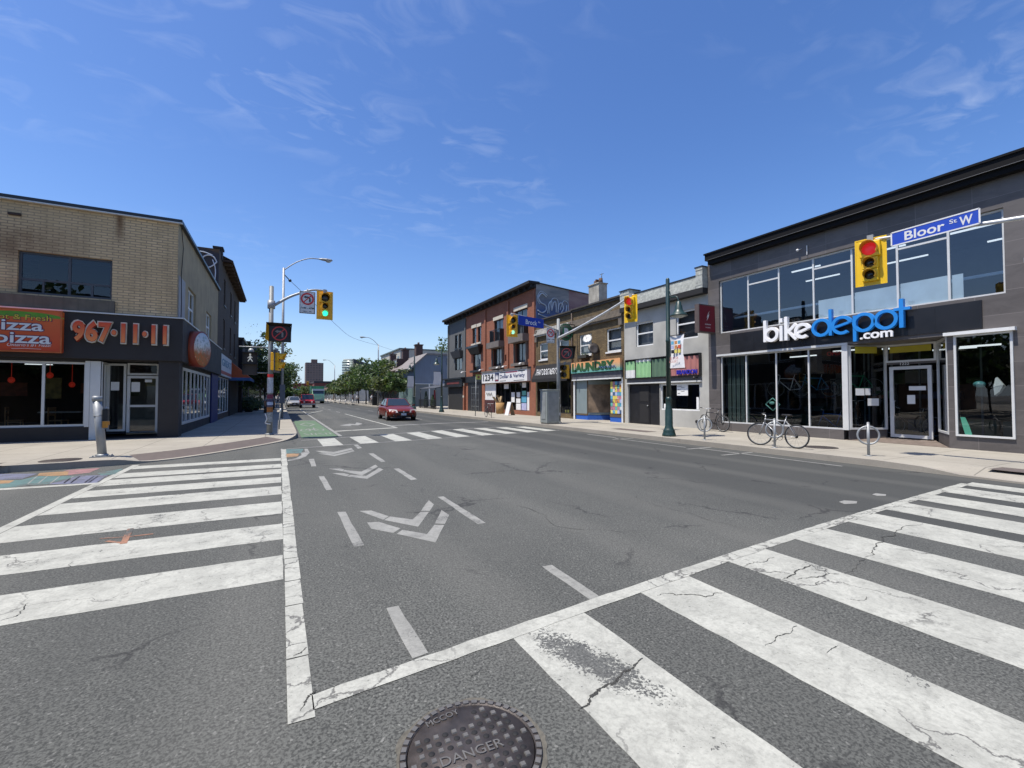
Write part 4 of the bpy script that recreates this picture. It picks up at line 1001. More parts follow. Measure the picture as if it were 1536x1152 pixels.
bd2 = thing('shop_building', 'brown brick building with black awning beside the red brick building', 'building', (XR + 4, 26, .15))
m = MB(); wall(m, B_, 23.504, 28.18, .10, 7.0, [H3, H4, DSF], .25); shell(m, B_, 23.504, 28.18, .10, 7.0, 5.2); m.build('wall', bk, bd2)
def courses(par, a, b, zt):
    m = MB(); B_.box(m, a, b, zt, zt + .09, -.18, .5); B_.box(m, a, b, zt - .12, zt - .002, -.10, -.002); par_ = m.build('coping', simple('weathered_coping', (.05, .045, .04), .8, 0, .3, 3), par)
    m = MB()
    for k in range(5): B_.box(m, a + .02, b - .02, 5.88 + k * .1, 5.985 + k * .1, -.06 - .05 * abs(2.5 - abs(k - 1.0)), -.002)
    return m
courses(bb, 18.72, 23.5, 7.05).build('moulding', simple('brown_moulding', (.15, .125, .095), .9, 0, .35, 4, .3), bb)
courses(bd2, 23.504, 28.18, 7.0).build('moulding', simple('grey_moulding', (.40, .38, .34), .9, 0, .3, 4, .3), bd2)
m = MB()
for a in (18.75, 23.55, 27.85): B_.box(m, a, a + .28, 5.5, 6.35, -.14, -.002)
m.build('corbels', simple('brown_stone', (.13, .11, .09), .9, 0, .3, 4), bb)
window(bb, B_, *H1, white_frame, .1, .07, trans=[4.72], back=curtain, bd=.2, sill=True); window(bb, B_, *H2, white_frame, .1, .07, trans=[4.75], back=blindm, bd=.2, sill=True)
window(bd2, B_, *H3, white_frame, .1, .08, trans=[4.8], back=blindm, bd=.2, sill=True); window(bd2, B_, *H4, white_frame, .1, .08, trans=[4.8], back=curtain, bd=.2, sill=True)
m = MB(); m.tube([B_.p(23.5, 6.9, -.09), B_.p(23.5, .3, -.09)], .045, 8); m.build('downpipe', simple('rusty_pipe', (.06, .04, .03), .7), bb)
# chimney
m = MB(); m.box((17.75, 22.3, 6.9), (18.4, 23.35, 8.72)); m.box((17.70, 22.25, 8.72), (18.45, 23.4, 8.78)); ch = m.build('chimney', simple('chimney_render', (.36, .34, .29), .95, 0, .4, 2.2, .5, streak=True), bb)
m = MB(); m.frus((18.1, 22.55, 8.78), (18.1, 22.55, 9.12), .15, .12, 10); m.frus((18.1, 23.05, 8.78), (18.1, 23.05, 9.05), .14, .12, 10); m.box((17.9, 22.75, 8.78), (18.3, 22.86, 9.08)); m.build('chimney_pots', simple('pot_clay', (.10, .055, .035), .8), ch)
m = MB(); m.tube([(18.1, 22.45, 8.9), (18.1, 22.45, 9.4)], .02); m.tube([(18.1, 22.25, 9.36), (18.1, 22.65, 9.36)], .015); m.build('vent_cowl', black_metal, ch)
# satellite dishes and window box
m = MB(); cdish = Vector(B_.p(21.35, 4.95, -.45)); ax = Vector((-.55, -.35, .35)).normalized(); m.lathe(cdish, [(.001, .0), (.15, .015), (.28, .07), (.29, .075), (.15, .03), (.001, .012)], 20, ax); m.tube([cdish, B_.p(21.4, 4.6, 0)], .02); m.tube([cdish + Vector((0, 0, -.28)), cdish + ax * .35], .012); m.sphere(tuple(cdish + ax * .36), .035)
tag(rebase(m.build('satellite_dish', simple('dish_grey', (.52, .52, .50), .5)), B_.p(21.4, 4.6, 0)), 'pale satellite dish on the brown brick wall above the laundry sign', 'satellite dish')
m = MB(); cdish = Vector(B_.p(21.0, 4.35, -.3)); ax = Vector((-.2, -.75, .3)).normalized(); m.lathe(cdish, [(.001, .0), (.18, .015), (.36, .08), (.37, .085), (.18, .03), (.001, .012)], 20, ax); m.tube([cdish, B_.p(21.1, 4.2, 0)], .025)
tag(rebase(m.build('satellite_dish', simple('dish_dark', (.045, .04, .04), .5)), B_.p(21.1, 4.2, 0)), 'dark satellite dish on the brown brick wall above the laundry sign', 'satellite dish')
m = MB(); B_.box(m, 21.75, 22.65, 3.92, 4.10, -.28, -.03); pb = m.build('window_box', simple('dark_planter', (.03, .03, .025), .8), None); tag(rebase(pb, B_.p(22.2, 3.92, -.1)), 'dark window box of small plants under the laundry building window', 'window box')
leafm_d = simple('planter_leaves', (.05, .09, .03), .8)
m = MB()
for k in range(60):
    q = Vector(B_.p(random.uniform(21.78, 22.6), random.uniform(4.1, 4.22), random.uniform(-.27, -.05))); a = Vector([random.uniform(-1, 1) for _ in range(3)]).normalized() * .04; b = a.orthogonal().normalized() * .03; m.poly([q - a, q + b, q + a, q - b])
m.build('plants', leafm_d, pb)
# laundry sign
def mat_laundry():
    m, nt, bs = newmat('laundry_sign_face'); s = N(nt, 'ShaderNodeSeparateXYZ'); nt.links.new(pos(nt), s.inputs[0])
    t = mrange(nt, math_(nt, 'ADD', s.outputs[2], math_(nt, 'MULTIPLY', noise(nt, pos(nt), 1.2, 3), .3)), 3.28, 3.62)
    nt.links.new(mixc(nt, t, (.13, .36, .31), (.66, .33, .14)), bs.inputs['Base Color']); bs.inputs['Roughness'].default_value = .6
    return m
m = MB(); B_.box(m, 18.80, 23.40, 3.02, 3.68, -.22, -.05); ls = m.build('laundry_sign', mat_laundry(), bb)
text('LAUNDRY', 'lettering', simple('forest_letters', (.02, .085, .025), .6), ls, B_.p(23.28, 3.10, -.221), (0, -1, 0), width=4.0, height=.52, ext=.02, bold=.05)
m = MB(); z = 3.24; pts = [B_.p(20.6 - i * .045, z + .06 * math.sin(i * 1.3) + .02 * math.sin(i * .5), -.25) for i in range(34)]; m.tube(pts, .02, 6); m.build('script_flourish', simple('navy_script', (.02, .06, .20), .6), ls)
m = MB(); B_.box(m, 18.82, 23.42, 2.64, 3.0, -.12, -.002); m.build('lower_band', simple('slate_band', (.10, .10, .115), .8, 0, .3, 4), bb)
m = MB(); B_.box(m, 18.82, 23.42, 2.56, 2.63, -.16, -.003); B_.box(m, 23.25, 23.40, .12, 2.559, -.05, .05); B_.box(m, 18.80, 18.90, .12, 2.559, -.05, .05); m.build('shopfront_frame', white_frame, bb)
teal = simple('frosted_pane', (.20, .25, .26), .35, 0, .08, 2); blu = simple('cobalt_plinth', (.02, .10, .42), .6, 0, .1, 4); brn = simple('brown_trim', (.10, .07, .04), .7)
m = MB(); B_.box(m, 22.0, 23.2, .12, .42, .02, .08); m.extr([B_.p(22.0, .12, .05), B_.p(21.3, .12, 1.3), B_.p(21.24, .12, 1.3), B_.p(21.94, .12, .05)], (0, 0, .3)); B_.box(m, 18.92, 19.93, .12, .42, .02, .08); m.build('plinth', blu, bb)
m = MB(); B_.box(m, 22.0, 23.2, .42, .52, .0, .1); B_.box(m, 22.02, 22.08, .5, 2.55, .02, .1); B_.box(m, 18.92, 19.93, .42, .58, -.0, .12); m.build('trim', brn, bb)
m = MB(); B_.box(m, 22.08, 23.2, .52, 2.55, .05, .06); m.poly([B_.p(22.0, .45, .06), B_.p(21.3, .45, 1.3), B_.p(21.3, 2.55, 1.3), B_.p(22.0, 2.55, .06)]); m.build('frosted_window', teal, bb)
pm = simple('faded_poster', (.26, .19, .13), .8, 0, .6, 1.8)
m = MB(); m.poly([B_.p(21.98, .6, .04), B_.p(21.34, .6, 1.22), B_.p(21.34, 2.3, 1.22), B_.p(21.98, 2.3, .04)]); m.build('poster', pm, bb)
m = MB(); B_.quad(m, 18.9, 23.2, .1, 2.6, 1.6); m.poly([B_.p(18.9, .12, 0), B_.p(23.2, .12, 0), B_.p(23.2, .12, 1.6), B_.p(18.9, .12, 1.6)]); m.poly([B_.p(18.9, 2.56, 0), B_.p(23.2, 2.56, 0), B_.p(23.2, 2.56, 1.6), B_.p(18.9, 2.56, 1.6)]); m.build('entrance_room', room_dark, bb)
cols_ = [(.10, .35, .50), (.55, .25, .08), (.65, .55, .12), (.45, .20, .25), (.05, .10, .22), (.55, .60, .62), (.12, .40, .35), (.42, .45, .65)]
cm = [simple('mosaic_poster_%s' % n, c, .6) for n, c in zip(('sky', 'rust', 'gold', 'rose', 'navy', 'pale', 'sea', 'lilac'), cols_)]
m = MB(); random.seed(5)
for i in range(5):
    for j in range(9):
        m.mat(random.choice(cm)); B_.box(m, 18.96 + i * .19, 18.96 + i * .19 + .18, .62 + j * .2, .62 + j * .2 + .19, .03, .035)
for k in range(16):
    m.mat(random.choice([black_p, cm[4], white_p])); y = random.uniform(19, 19.8); z = random.uniform(.65, 2.3); B_.box(m, y, y + random.uniform(.03, .08), z, z + random.uniform(.03, .1), .026, .0295)
m.build('poster_wall', None, bb)
# next-door awning and front
aw = MB(); A0 = B_.p(28.1, 3.80, -.02); A1 = B_.p(23.6, 3.80, -.02); A2 = B_.p(23.6, 2.75, -.42); A3 = B_.p(28.1, 2.75, -.42)
aw.poly([A0, A1, A2, A3]); aw.poly([A0, A3, B_.p(28.1, 2.75, -.02)]); aw.poly([A1, B_.p(23.6, 2.75, -.02), A2]); aw.poly([A3, A2, B_.p(23.6, 2.58, -.42), B_.p(28.1, 2.58, -.42)]); aw.poly([B_.p(28.1, 2.79, -.02), B_.p(28.1, 2.79, -.42), B_.p(23.6, 2.79, -.42), B_.p(23.6, 2.79, -.02)])
awo = aw.build('awning', black_matt, bd2)
sv = (Vector(A1) - Vector(A2)).normalized()
text('THAT DOG NEXT DOOR', 'lettering', white_p, awo, tuple(Vector(A3).lerp(Vector(A0), .30) + Vector((-.02, -.35, .0))), (0, -1, 0), tuple(sv), width=3.75, height=.46, ext=.006, bold=.0, shear=.25)
m = MB(); B_.quad(m, 23.7, 28.05, .3, 2.9, 1.5); m.build('shop_room', room_dark, bd2)
window(bd2, B_, *DSF, black_metal, .08, .06, mull=[25.0, 26.6], gl=glass_shop)
m = MB(); m.mat(simple('white_shoes', (.5, .5, .5), .7))
for (y, z, s_) in ((24.5, .5, .14), (24.8, .5, .12), (25.6, .9, .10), (26.0, 1.2, .12), (24.3, 1.5, .1), (27.0, .6, .15)): m.mat(random.choice([white_p, cm[2], cm[5]])); B_.box(m, y, y + s_, z, z + s_ * 1.4, .35, .35 + s_)
m.build('window_display', None, bd2)

# ---------------------------------------------------------------- red brick block
rb_ = brick('red_brick', (.34, .105, .048), (.25, .075, .038), (.17, .11, .08), .22, .075, .25, (.06, .03, .02))
gb_ = brick('painted_grey_brick', (.115, .12, .12), (.105, .11, .11), (.09, .095, .095), .22, .075, .3)
rd = thing('shop_building', 'three-storey red brick block with corner mural and dollar shop', 'building', (XR + 4, 35, .15))
Q = lambda a, b, c, d: (B_.px(*c5(c, b))[0], B_.px(*c5(a, b))[0], min(B_.px(*c5(a, d))[1], 99), B_.px(*c5(a, b))[1])
wins = []
def hole(ul, ur, vt, vb):
    y1 = B_.px(*c5(ul, vt))[0]; y0 = B_.px(*c5(ur, vt))[0]; z1 = B_.px(*c5(ul, vt))[1]; z0 = B_.px(*c5(ul, vb))[1]
    return (y0, y1, z0, z1)
hA = hole(588, 668, 300, 462); hB = hole(590, 668, 512, 645); hC = hole(450, 508, 362, 505); hD = hole(442, 508, 548, 668)
hE = hole(305, 330, 412, 515); hE2 = hole(340, 362, 402, 505); hF = hole(308, 360, 585, 692); hG = hole(520, 537, 585, 628)
SF = (29.15, 37.2, .45, 2.7)
m = MB(); wall(m, B_, 28.2, 42.0, .10, 9.9, [hA, hB, hC, hD, hE, hE2, hF, hG, SF], .25)
shell(m, B_, 28.2, 42.0, .10, 9.9, 5.8, vb=9.40)
for q in (37.0, 32.45, 28.22): B_.box(m, q, q + .32, 3.9, 9.4, -.10, -.001)
m.build('wall', rb_, rd)
def cornice(par, a, b, zt):
    m = MB(); B_.box(m, a, b, zt - .12, zt + .08, -.62, .3); B_.box(m, a + .02, b, zt - .38, zt - .121, -.18, -.001)
    n = int((b - a) / .9)
    for i in range(n + 1): y = a + .1 + i * (b - a - .3) / n; B_.box(m, y, y + .10, zt - .36, zt - .122, -.42, -.181)
    return m.build('cornice', black_matt, par)
cornice(rd, 28.1, 42.0, 9.95)
for h, kw in ((hA, dict(mull=[(hA[0] + hA[1]) / 2])), (hB, dict(mull=[hB[0] + (hB[1] - hB[0]) * .5])), (hC, dict(mull=[(hC[0] + hC[1]) / 2])), (hD, dict(mull=[(hD[0] + hD[1]) / 2])), (hE, dict(trans=[(hE[2] + hE[3]) / 2])), (hE2, dict(trans=[(hE2[2] + hE2[3]) / 2])), (hF, dict(mull=[(hF[0] + hF[1]) / 2]))):
    window(rd, B_, *h, black_metal, .12, .06, back=curtain if h in (hB, hD) else blindm, bd=.3, **kw)
m = MB(); B_.quad(m, hG[0], hG[1], hG[2], hG[3], .15); m.build('vent_opening', black_matt, rd)
lint = simple('pale_lintel', (.52, .47, .38), .85, 0, .12, 4)
m = MB()
for h in (hA, hC, hE, hE2): B_.box(m, h[0] - .12, h[1] + .12, h[3] + .002, h[3] + .30, -.08, .1)
for h in (hE, hE2): B_.box(m, h[0] - .12, h[1] + .12, h[2] - .16, h[2] - .002, -.12, .1)
m.build('lintels', lint, rd)
bx = simple('brown_bay_box', (.15, .13, .115), .8, 0, .2, 3)
m = MB()
for (h, t) in ((hB, hA), (hD, hC)):
    B_.box(m, h[0] - .25, h[1] + .25, h[3] + .002, t[2] - .05, -.55, -.001)
    B_.box(m, h[0] - .18, h[1] + .18, h[2] - .22, h[2] - .002, -.35, -.001)
    B_.box(m, h[1] + .001, h[1] + .07, h[2], h[3], -.16, -.001); B_.box(m, h[0] - .07, h[0] - .001, h[2], h[3], -.16, -.001)
m.build('bay_boxes', bx, rd)
m = MB()
for h in (hA, hC):
    z = h[2] - .03; B_.box(m, h[0] - .15, h[1] + .15, z + .98, z + 1.02, -.42, -.38); B_.box(m, h[0] - .15, h[1] + .15, z, z + .04, -.42, -.38)
    y = h[0] - .15
    while y < h[1] + .16: B_.box(m, y, y + .02, z + .04, z + .98, -.41, -.39); y += .14
    for e in (h[0] - .15, h[1] + .13): B_.box(m, e, e + .02, z, z + 1.02, -.38, -.0)
m.build('balcony_railings', black_metal, rd)
m = MB(); B_.box(m, hF[0] - .5, hF[1] + .5, hF[3] + .55, hF[3] + .75, -.55, -.001); m.extr([B_.p(hF[0] - .35, hF[3] + .55, -.45), B_.p(hF[1] + .35, hF[3] + .55, -.45), B_.p(hF[1] + .1, hF[3], -.2), B_.p(hF[0] - .1, hF[3], -.2)], (.45, 0, 0)); B_.box(m, hF[0] - .1, hF[1] + .1, hF[2] - .2, hF[2] - .002, -.3, -.001); m.build('window_hood', black_metal, rd)
# shop sign 1234 DOLLAR & VARIETY
m = MB(); B_.box(m, 28.95, 37.35, 2.74, 3.66, -.30, -.002); ds = m.build('shop_sign', white_p, rd)
m = MB(); B_.box(m, 28.85, 37.45, 3.665, 3.80, -.36, .0); m.build('sign_hood', simple('aged_hood', (.12, .11, .10), .8), rd)
yl = lambda u: B_.px(*c5(u, 740))[0]
text('1234', 'lettering', black_p, ds, B_.p(yl(395), 2.92, -.301), (0, -1, 0), width=yl(395) - yl(465), height=.58, ext=.01, bold=.025)
m = MB(); B_.box(m, yl(500), yl(475), 2.85, 3.55, -.312, -.301); em_ = m.build('sign_emblem', simple('navy_emblem', (.03, .04, .10), .6), ds)
m = MB(); B_.box(m, yl(497), yl(478), 2.88, 2.98, -.318, -.3125); m.build('emblem_strip', simple('maroon_strip', (.22, .03, .05), .6), em_)
m = MB(); m.poly([B_.p(yl(478), 3.0, -.316), B_.p(yl(497), 3.0, -.316), B_.p(yl(495), 3.4, -.316), B_.p(yl(489), 3.2, -.316), B_.p(yl(484), 3.45, -.316), B_.p(yl(480), 3.2, -.316)]); m.build('emblem_skyline', white_p, em_)
text('Dollar & Variety', 'lettering', simple('navy_letters', (.02, .03, .12), .5), ds, B_.p(yl(508), 2.96, -.301), (0, -1, 0), width=yl(508) - yl(675), height=.40, ext=.01, bold=.012)
m = MB(); m.mat(simple('maroon_small', (.30, .05, .09), .6)); B_.box(m, yl(625), yl(548), 3.47, 3.56, -.306, -.301); m.mat(black_p); B_.box(m, yl(548), yl(508), 3.5, 3.56, -.306, -.301); B_.box(m, yl(675), yl(630), 3.5, 3.57, -.306, -.301); B_.box(m, yl(672), yl(600), 2.80, 2.84, -.306, -.301); B_.box(m, yl(548), yl(508), 2.82, 2.86, -.306, -.301); m.build('sign_small_print', None, ds)
# shopfront
window(rd, B_, *SF, black_metal, .25, .09, mull=[yl(460), yl(505), yl(540), yl(575), yl(615), yl(650)], gl=glass_shop)
m = MB(); B_.quad(m, 29.0, 37.3, .2, 2.9, 1.8); m.poly([B_.p(29, .45, .25), B_.p(37.3, .45, .25), B_.p(37.3, .45, 1.8), B_.p(29, .45, 1.8)]); m.build('shop_room', room_dark, rd)
m = MB()
for (u0, u1, z0, z1, c) in ((580, 610, .5, 1.0, 5), (580, 608, 1.05, 1.4, 5), (583, 606, 1.5, 1.9, 5), (615, 648, .5, 1.05, 7), (615, 648, 1.1, 1.6, 0), (618, 645, 1.65, 2.0, 6), (652, 683, .5, 1.9, 5), (620, 645, 2.25, 2.65, 5), (500, 530, 2.2, 2.6, 5), (548, 570, 1.1, 1.9, 5)):
    m.mat(cm[c] if c != 5 else paper); B_.box(m, yl(u1), yl(u0), z0, z1, .20, .205)
m.build('window_posters', None, rd)
m = MB(); B_.box(m, yl(460), 37.2, .12, 2.7, -.02, .02); wp = m.build('side_panel', white_p, rd)
m = MB(); B_.box(m, yl(458), 37.15, .14, 1.25, -.12, -.021); m.build('maroon_bin_wall', simple('oxblood', (.06, .015, .015), .7), rd)
m = MB(); pts = [B_.p(36.9 - i * .09, 1.75 + .16 * math.sin(i * 1.7), -.03) for i in range(15)]; m.tube(pts, .022, 5); m.build('graffiti_scrawl', black_p, wp)
# dark narrow front with gate, brick pier
m = MB(); B_.box(m, 38.0, 41.4, .15, 2.9, -.03, .0); B_.box(m, 37.5, 41.9, 2.9, 3.5, -.12, .0); fr2 = m.build('dark_shopfront', black_metal, rd)
m = MB()
for q in range(5): B_.box(m, 38.6 + q * .45, 38.62 + q * .45, .2, 2.6, -.07, -.03)
for z in (.6, 1.2, 1.8, 2.4): B_.box(m, 38.6, 40.45, z, z + .03, -.075, -.035)
m.build('window_bars', galv, fr2)
m = MB()
for (u, v) in ((383, 685), (540, 662), (500, 668), (655, 640), (262, 700)):
    y, z = B_.px(*c5(u, v)); m.lathe(B_.p(y, z, -.5), [(.02, 0), (.10, -.02), (.12, -.12)], 10, (-.5, 0, 1)); m.tube([B_.p(y, z, -.5), B_.p(y, z + .05, 0)], .02)
m.build('sign_floodlights', white_frame, rd)
# mural on the end wall 
def mat_mural():
    m, nt, bs = newmat('end_wall_mural'); p = pos(nt)
    s = N(nt, 'ShaderNodeSeparateXYZ'); nt.links.new(p, s.inputs[0])
    h = noise(nt, stretch(nt, p, (.5, 1, 2.2)), 1.0, 5, .6, .5)
    c = mixc(nt, mrange(nt, h, .35, .7), (.13, .145, .16), (.26, .26, .25))
    low = mrange(nt, s.outputs[2], 9.0, 7.9)
    c = mixc(nt, math_(nt, 'MULTIPLY', low, .85), c, (.035, .075, .20))
    red = mrange(nt, s.outputs[0], 19.50, 19.54)
    c = mixc(nt, math_(nt, 'MULTIPLY', red, .75), c, mixc(nt, mrange(nt, h, .3, .7), (.17, .07, .07), (.25, .16, .15)))
    nt.links.new(c, bs.inputs['Base Color']); bs.inputs['Roughness'].default_value = .85
    return m
E_ = Fr('F', 28.2)
m = MB(); m.extr([(16.62, 28.15, 6.9), (22.4, 28.15, 6.9), (22.4, 28.15, 9.45), (16.62, 28.15, 9.92)], (0, .045, 0)); mu = m.build('mural', mat_mural(), rd)
m = MB()
def scr(pts, r=.035): m.tube([(q[0], 28.12, q[1]) for q in catmull([(a, b, 0) for a, b in pts], 6)], r, 6)
def up(P): return [(a, 7.75 + (b - 7.3) * 1.15) for a, b in P]
for (P, r) in (([(17.5, 8.35), (17.1, 8.55), (16.8, 8.25), (17.0, 7.95), (17.4, 7.8), (17.45, 7.5), (17.1, 7.3), (16.75, 7.45)], .05), ([(17.6, 8.45), (17.0, 8.68), (16.7, 8.2), (16.9, 7.85)], .03), ([(17.6, 7.3), (17.7, 7.9), (17.95, 8.1), (17.95, 7.5), (18.1, 8.0), (18.3, 8.05), (18.35, 7.4)], .045), ([(17.75, 7.3), (17.8, 7.8), (18.05, 8.3), (18.5, 8.2), (18.5, 7.4)], .03),
               ([(18.5, 7.4), (18.6, 7.95), (18.85, 8.05), (19.0, 7.7), (18.8, 7.4), (19.2, 7.5), (19.3, 7.95)], .045), ([(18.7, 7.6), (19.0, 8.2), (19.4, 8.1), (19.45, 7.5)], .03), ([(16.8, 7.2), (17.5, 7.05), (18.3, 7.15), (19.3, 7.1)], .035)): scr(up(P), r)
m.build('mural_lettering', simple('pale_blue_spray', (.40, .46, .52), .8), mu)
m = MB(); m.extr([(16.5, 28.08, 9.93), (22.4, 28.08, 9.46), (22.4, 28.08, 9.52), (16.5, 28.08, 9.99)], (0, .3, 0)); m.build('end_coping', black_metal, rd)

# grey painted end building with a restaurant below
gg = thing('shop_building', 'three-storey dark grey painted brick building at the far end of the block', 'building', (XR + 4, 45, .15))
hH = hole(188, 206, 458, 548); hI = hole(214, 232, 450, 542); hJ = hole(188, 234, 612, 690); hK = hole(252, 260, 622, 670)
m = MB(); wall(m, B_, 42.004, 47.4, .10, 9.9, [hH, hI, hJ], .25); shell(m, B_, 42.004, 47.4, .10, 9.9, 5.8, vb=9.4)
for q in (42.01, 47.1): B_.box(m, q, q + .28, 3.6, 9.4, -.09, -.001)
m.build('wall', gb_, gg); cornice(gg, 42.004, 47.75, 9.95)
for h in (hH, hI): window(gg, B_, *h, black_metal, .12, .06, trans=[(h[2] + h[3]) / 2], back=room_mid, bd=.3, sill=True)
window(gg, B_, *hJ, black_metal, .12, .06, mull=[(hJ[0] + hJ[1]) / 2], back=curtain, bd=.3)
m = MB(); m.extr([B_.p(hJ[0] - .35, hJ[3] + .7, -.45), B_.p(hJ[1] + .35, hJ[3] + .7, -.45), B_.p(hJ[1] + .1, hJ[3], -.2), B_.p(hJ[0] - .1, hJ[3], -.2)], (.45, 0, 0)); m.build('window_hood', simple('grey_hood', (.06, .06, .06), .7), gg)
m = MB(); B_.box(m, 42.2, 47.6, 2.55, 3.35, -.35, -.001); B_.box(m, 42.1, 47.8, 3.35, 3.5, -.5, -.001); sg2 = m.build('shop_sign', black_metal, gg)
m = MB(); B_.box(m, 43.0, 46.8, 2.85, 3.1, -.365, -.351); m.build('sign_strip', simple('dull_red_strip', (.13, .025, .02), .6), sg2)
m = MB(); B_.box(m, 42.3, 47.0, .15, 2.5, -.05, -.001); m.build('shopfront', black_matt, gg)
m = MB(); B_.box(m, 42.02, 42.35, .15, 2.9, -.2, -.001); pr = m.build('brick_pier', rb_, gg)
m = MB(); B_.box(m, 42.0, 42.37, 1.45, 1.65, -.215, -.201); B_.box(m, 42.0, 42.37, 2.65, 2.9, -.215, -.201); m.build('pier_bands', lint, pr)
# awning over the patio past the corner
pa = thing('patio_awning', 'black fabric awning on posts over the restaurant patio beyond the grey building', 'awning', (16.8, 50.0, .15))
m = MB(); m.extr([(15.2, 47.6, 2.45), (15.2, 54.0, 2.45), (18.2, 54.0, 3.1), (18.2, 47.6, 3.1)], (0, 0, .06)); m.build('canopy', simple('charcoal_fabric', (.05, .055, .065), .8), pa)
m = MB()
for (x, y) in ((15.3, 47.8), (15.3, 53.8), (18.1, 53.8)): m.tube([(x, y, .15), (x, y, 2.5)], .04)
m.build('posts', black_metal, pa)
pf = thing('patio_fence', 'black metal railing round the restaurant patio by the sidewalk', 'fence', (15.2, 50, .15))
m = MB(); y = 47.0
while y < 53.9: m.box((15.1, y, .15), (15.13, y + .03, 1.15)); y += .22
m.box((15.09, 47, 1.15), (15.14, 53.9, 1.2)); m.box((15.09, 47, .3), (15.14, 53.9, .34)); m.build('railing', black_metal, pf)
m = MB(); m.box((16.2, 50.6, 1.1), (16.25, 51.3, 2.3)); tag(rebase(m.build('hanging_banner', simple('crimson_cloth', (.28, .02, .04), .8)), (16.2, 51, 1.1)), 'red banner hanging under the black patio awning', 'banner')
# ================================================================ left corner: pizza shop
YF, XL = 19.6, -3.3
Fp = Fr('F', YF); Lp = Fr('L', XL)
c1 = lambda u, v: (u / 3.84, 260 + v / 3.84)
c2 = lambda u, v: (u / 3.84, 440 + v / 3.84)
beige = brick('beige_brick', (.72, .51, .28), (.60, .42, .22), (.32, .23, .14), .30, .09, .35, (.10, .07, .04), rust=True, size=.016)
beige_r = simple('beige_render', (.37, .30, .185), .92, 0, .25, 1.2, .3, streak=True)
pz = thing('shop_building', 'two-storey beige brick corner building with orange pizza shop signs', 'building', (-8, 24, .15))
PW = (-7.40, -5.10, 4.86, 6.21)
gx = lambda px: PYf(px, 600, YF)[0]
FW = (-13.8, gx(128), .60, 2.72)                    # dining-room window
EN = (gx(150), gx(238), .15, 2.80)                  # entrance recess
m = MB(); wall(m, Fp, -14, XL, 4.42, 7.80, [PW, (-11.5, -9.2, 4.86, 6.21)], .25); 
m.poly([(-14, YF, .1), (-14, 31.2, .1), (-14, 31.2, 7.8), (-14, YF, 7.8)]); m.poly([(-14, 31.2, .1), (XL, 31.2, .1), (XL, 31.2, 7.8), (-14, 31.2, 7.8)]); m.poly([(-14, YF, 7.8), (XL, YF, 7.8), (XL, 31.2, 7.8), (-14, 31.2, 7.8)])
m.build('brick_wall', beige, pz)
SW1 = Lp.px(*c1(1085, 650)), Lp.px(*c1(1130, 900)); SW2 = Lp.px(*c1(1190, 790)), Lp.px(*c1(1218, 970))
s1 = (21.7, 23.55, 4.5, 5.98); s2 = (26.65, 28.5, 4.5, 5.85)
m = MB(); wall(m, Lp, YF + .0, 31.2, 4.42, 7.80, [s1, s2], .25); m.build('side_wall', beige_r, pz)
dark = simple('dark_fascia', (.024, .021, .0205), .75, 0, .12, 2)
gyL = lambda px: Lp.px(px, 600)[0]
SG = (gyL(274), gyL(315), .50, 2.70)
m = MB(); wall(m, Fp, -14, XL - .0, .10, 2.83, [FW, EN], .3, w=.02)
m.build('lower_wall', dark, pz)
m = MB(); wall(m, Lp, YF, 31.2, .10, 2.83, [SG], .25, w=.02); m.build('lower_side_wall', dark, pz)
m = MB(); m.box((-14, YF - .22, 2.83), (XL + .22, YF + .02, 4.33)); m.box((XL - .02, YF + .021, 2.83), (XL + .22, 31.15, 4.33)); fa = m.build('sign_fascia', dark, pz)
m = MB(); m.box((-14, YF - .26, 4.33), (XL + .25, YF + .02, 4.37)); m.box((XL, YF + .021, 4.33), (XL + .25, 31.15, 4.37)); m.build('fascia_flashing', alu, fa)
m = MB(); m.box((-14, YF - .10, 4.40), (PW[1] + .1, YF - .001, 4.80)); m.build('sill_band', simple('stained_concrete', (.13, .11, .085), .9, 0, .3, 3, streak=True), pz)
m = MB(); m.box((-14.1, YF - .10, 7.80), (XL + .12, YF + .25, 7.91)); m.box((XL - .2, YF + .251, 7.80), (XL + .12, 31.2, 7.91)); rc = m.build('roof_coping', black_metal, pz)
m = MB(); m.box((-14.1, YF - .115, 7.765), (XL + .12, YF - .0, 7.798)); m.build('drip_strip', alu, rc)
dk_al = simple('dark_bronze_frame', (.07, .07, .075), .5)
mu_ = (PW[0] + PW[1]) / 2 + .05; tz = 5.33
m = window(pz, Fp, *PW, dk_al, .12, .07, mull=[mu_], trans=[tz], gl=glass('old_upper_glass', (.5, .55, .6), .06), back=None)
mm_ = MB(); Fp.box(mm_, -6.85, -6.80, PW[2] + .07, tz, .09, .15); Fp.box(mm_, -5.66, -5.60, PW[2] + .07, tz, .09, .15); mm_.build('lower_mullions', dk_al, m)
mm_ = MB(); Fp.quad(mm_, -7.6, -4.9, 4.7, 6.4, 2.0); mm_.build('room', room_dark, m)
window(pz, Fp, -11.5, -9.2, 4.86, 6.21, dk_al, .12, .07, back=room_dark)
for s_ in (s1, s2): window(pz, Lp, *s_, white_frame, .12, .08, mull=[(s_[0] + s_[1]) / 2], trans=[(s_[2] + s_[3]) / 2], back=room_dark, bd=.4)
m = MB(); m.box((XL + .002, 19.75, 4.45), (XL + .03, 20.9, 5.95)); m.build('blank_panel', simple('grey_board', (.32, .32, .33), .7), pz)
m = MB(); m.box((gx(4) , YF - .06, 7.3), (gx(24), YF + .01, 7.37)); m.build('wall_vent', simple('rusted_vent', (.05, .03, .02), .8), pz)
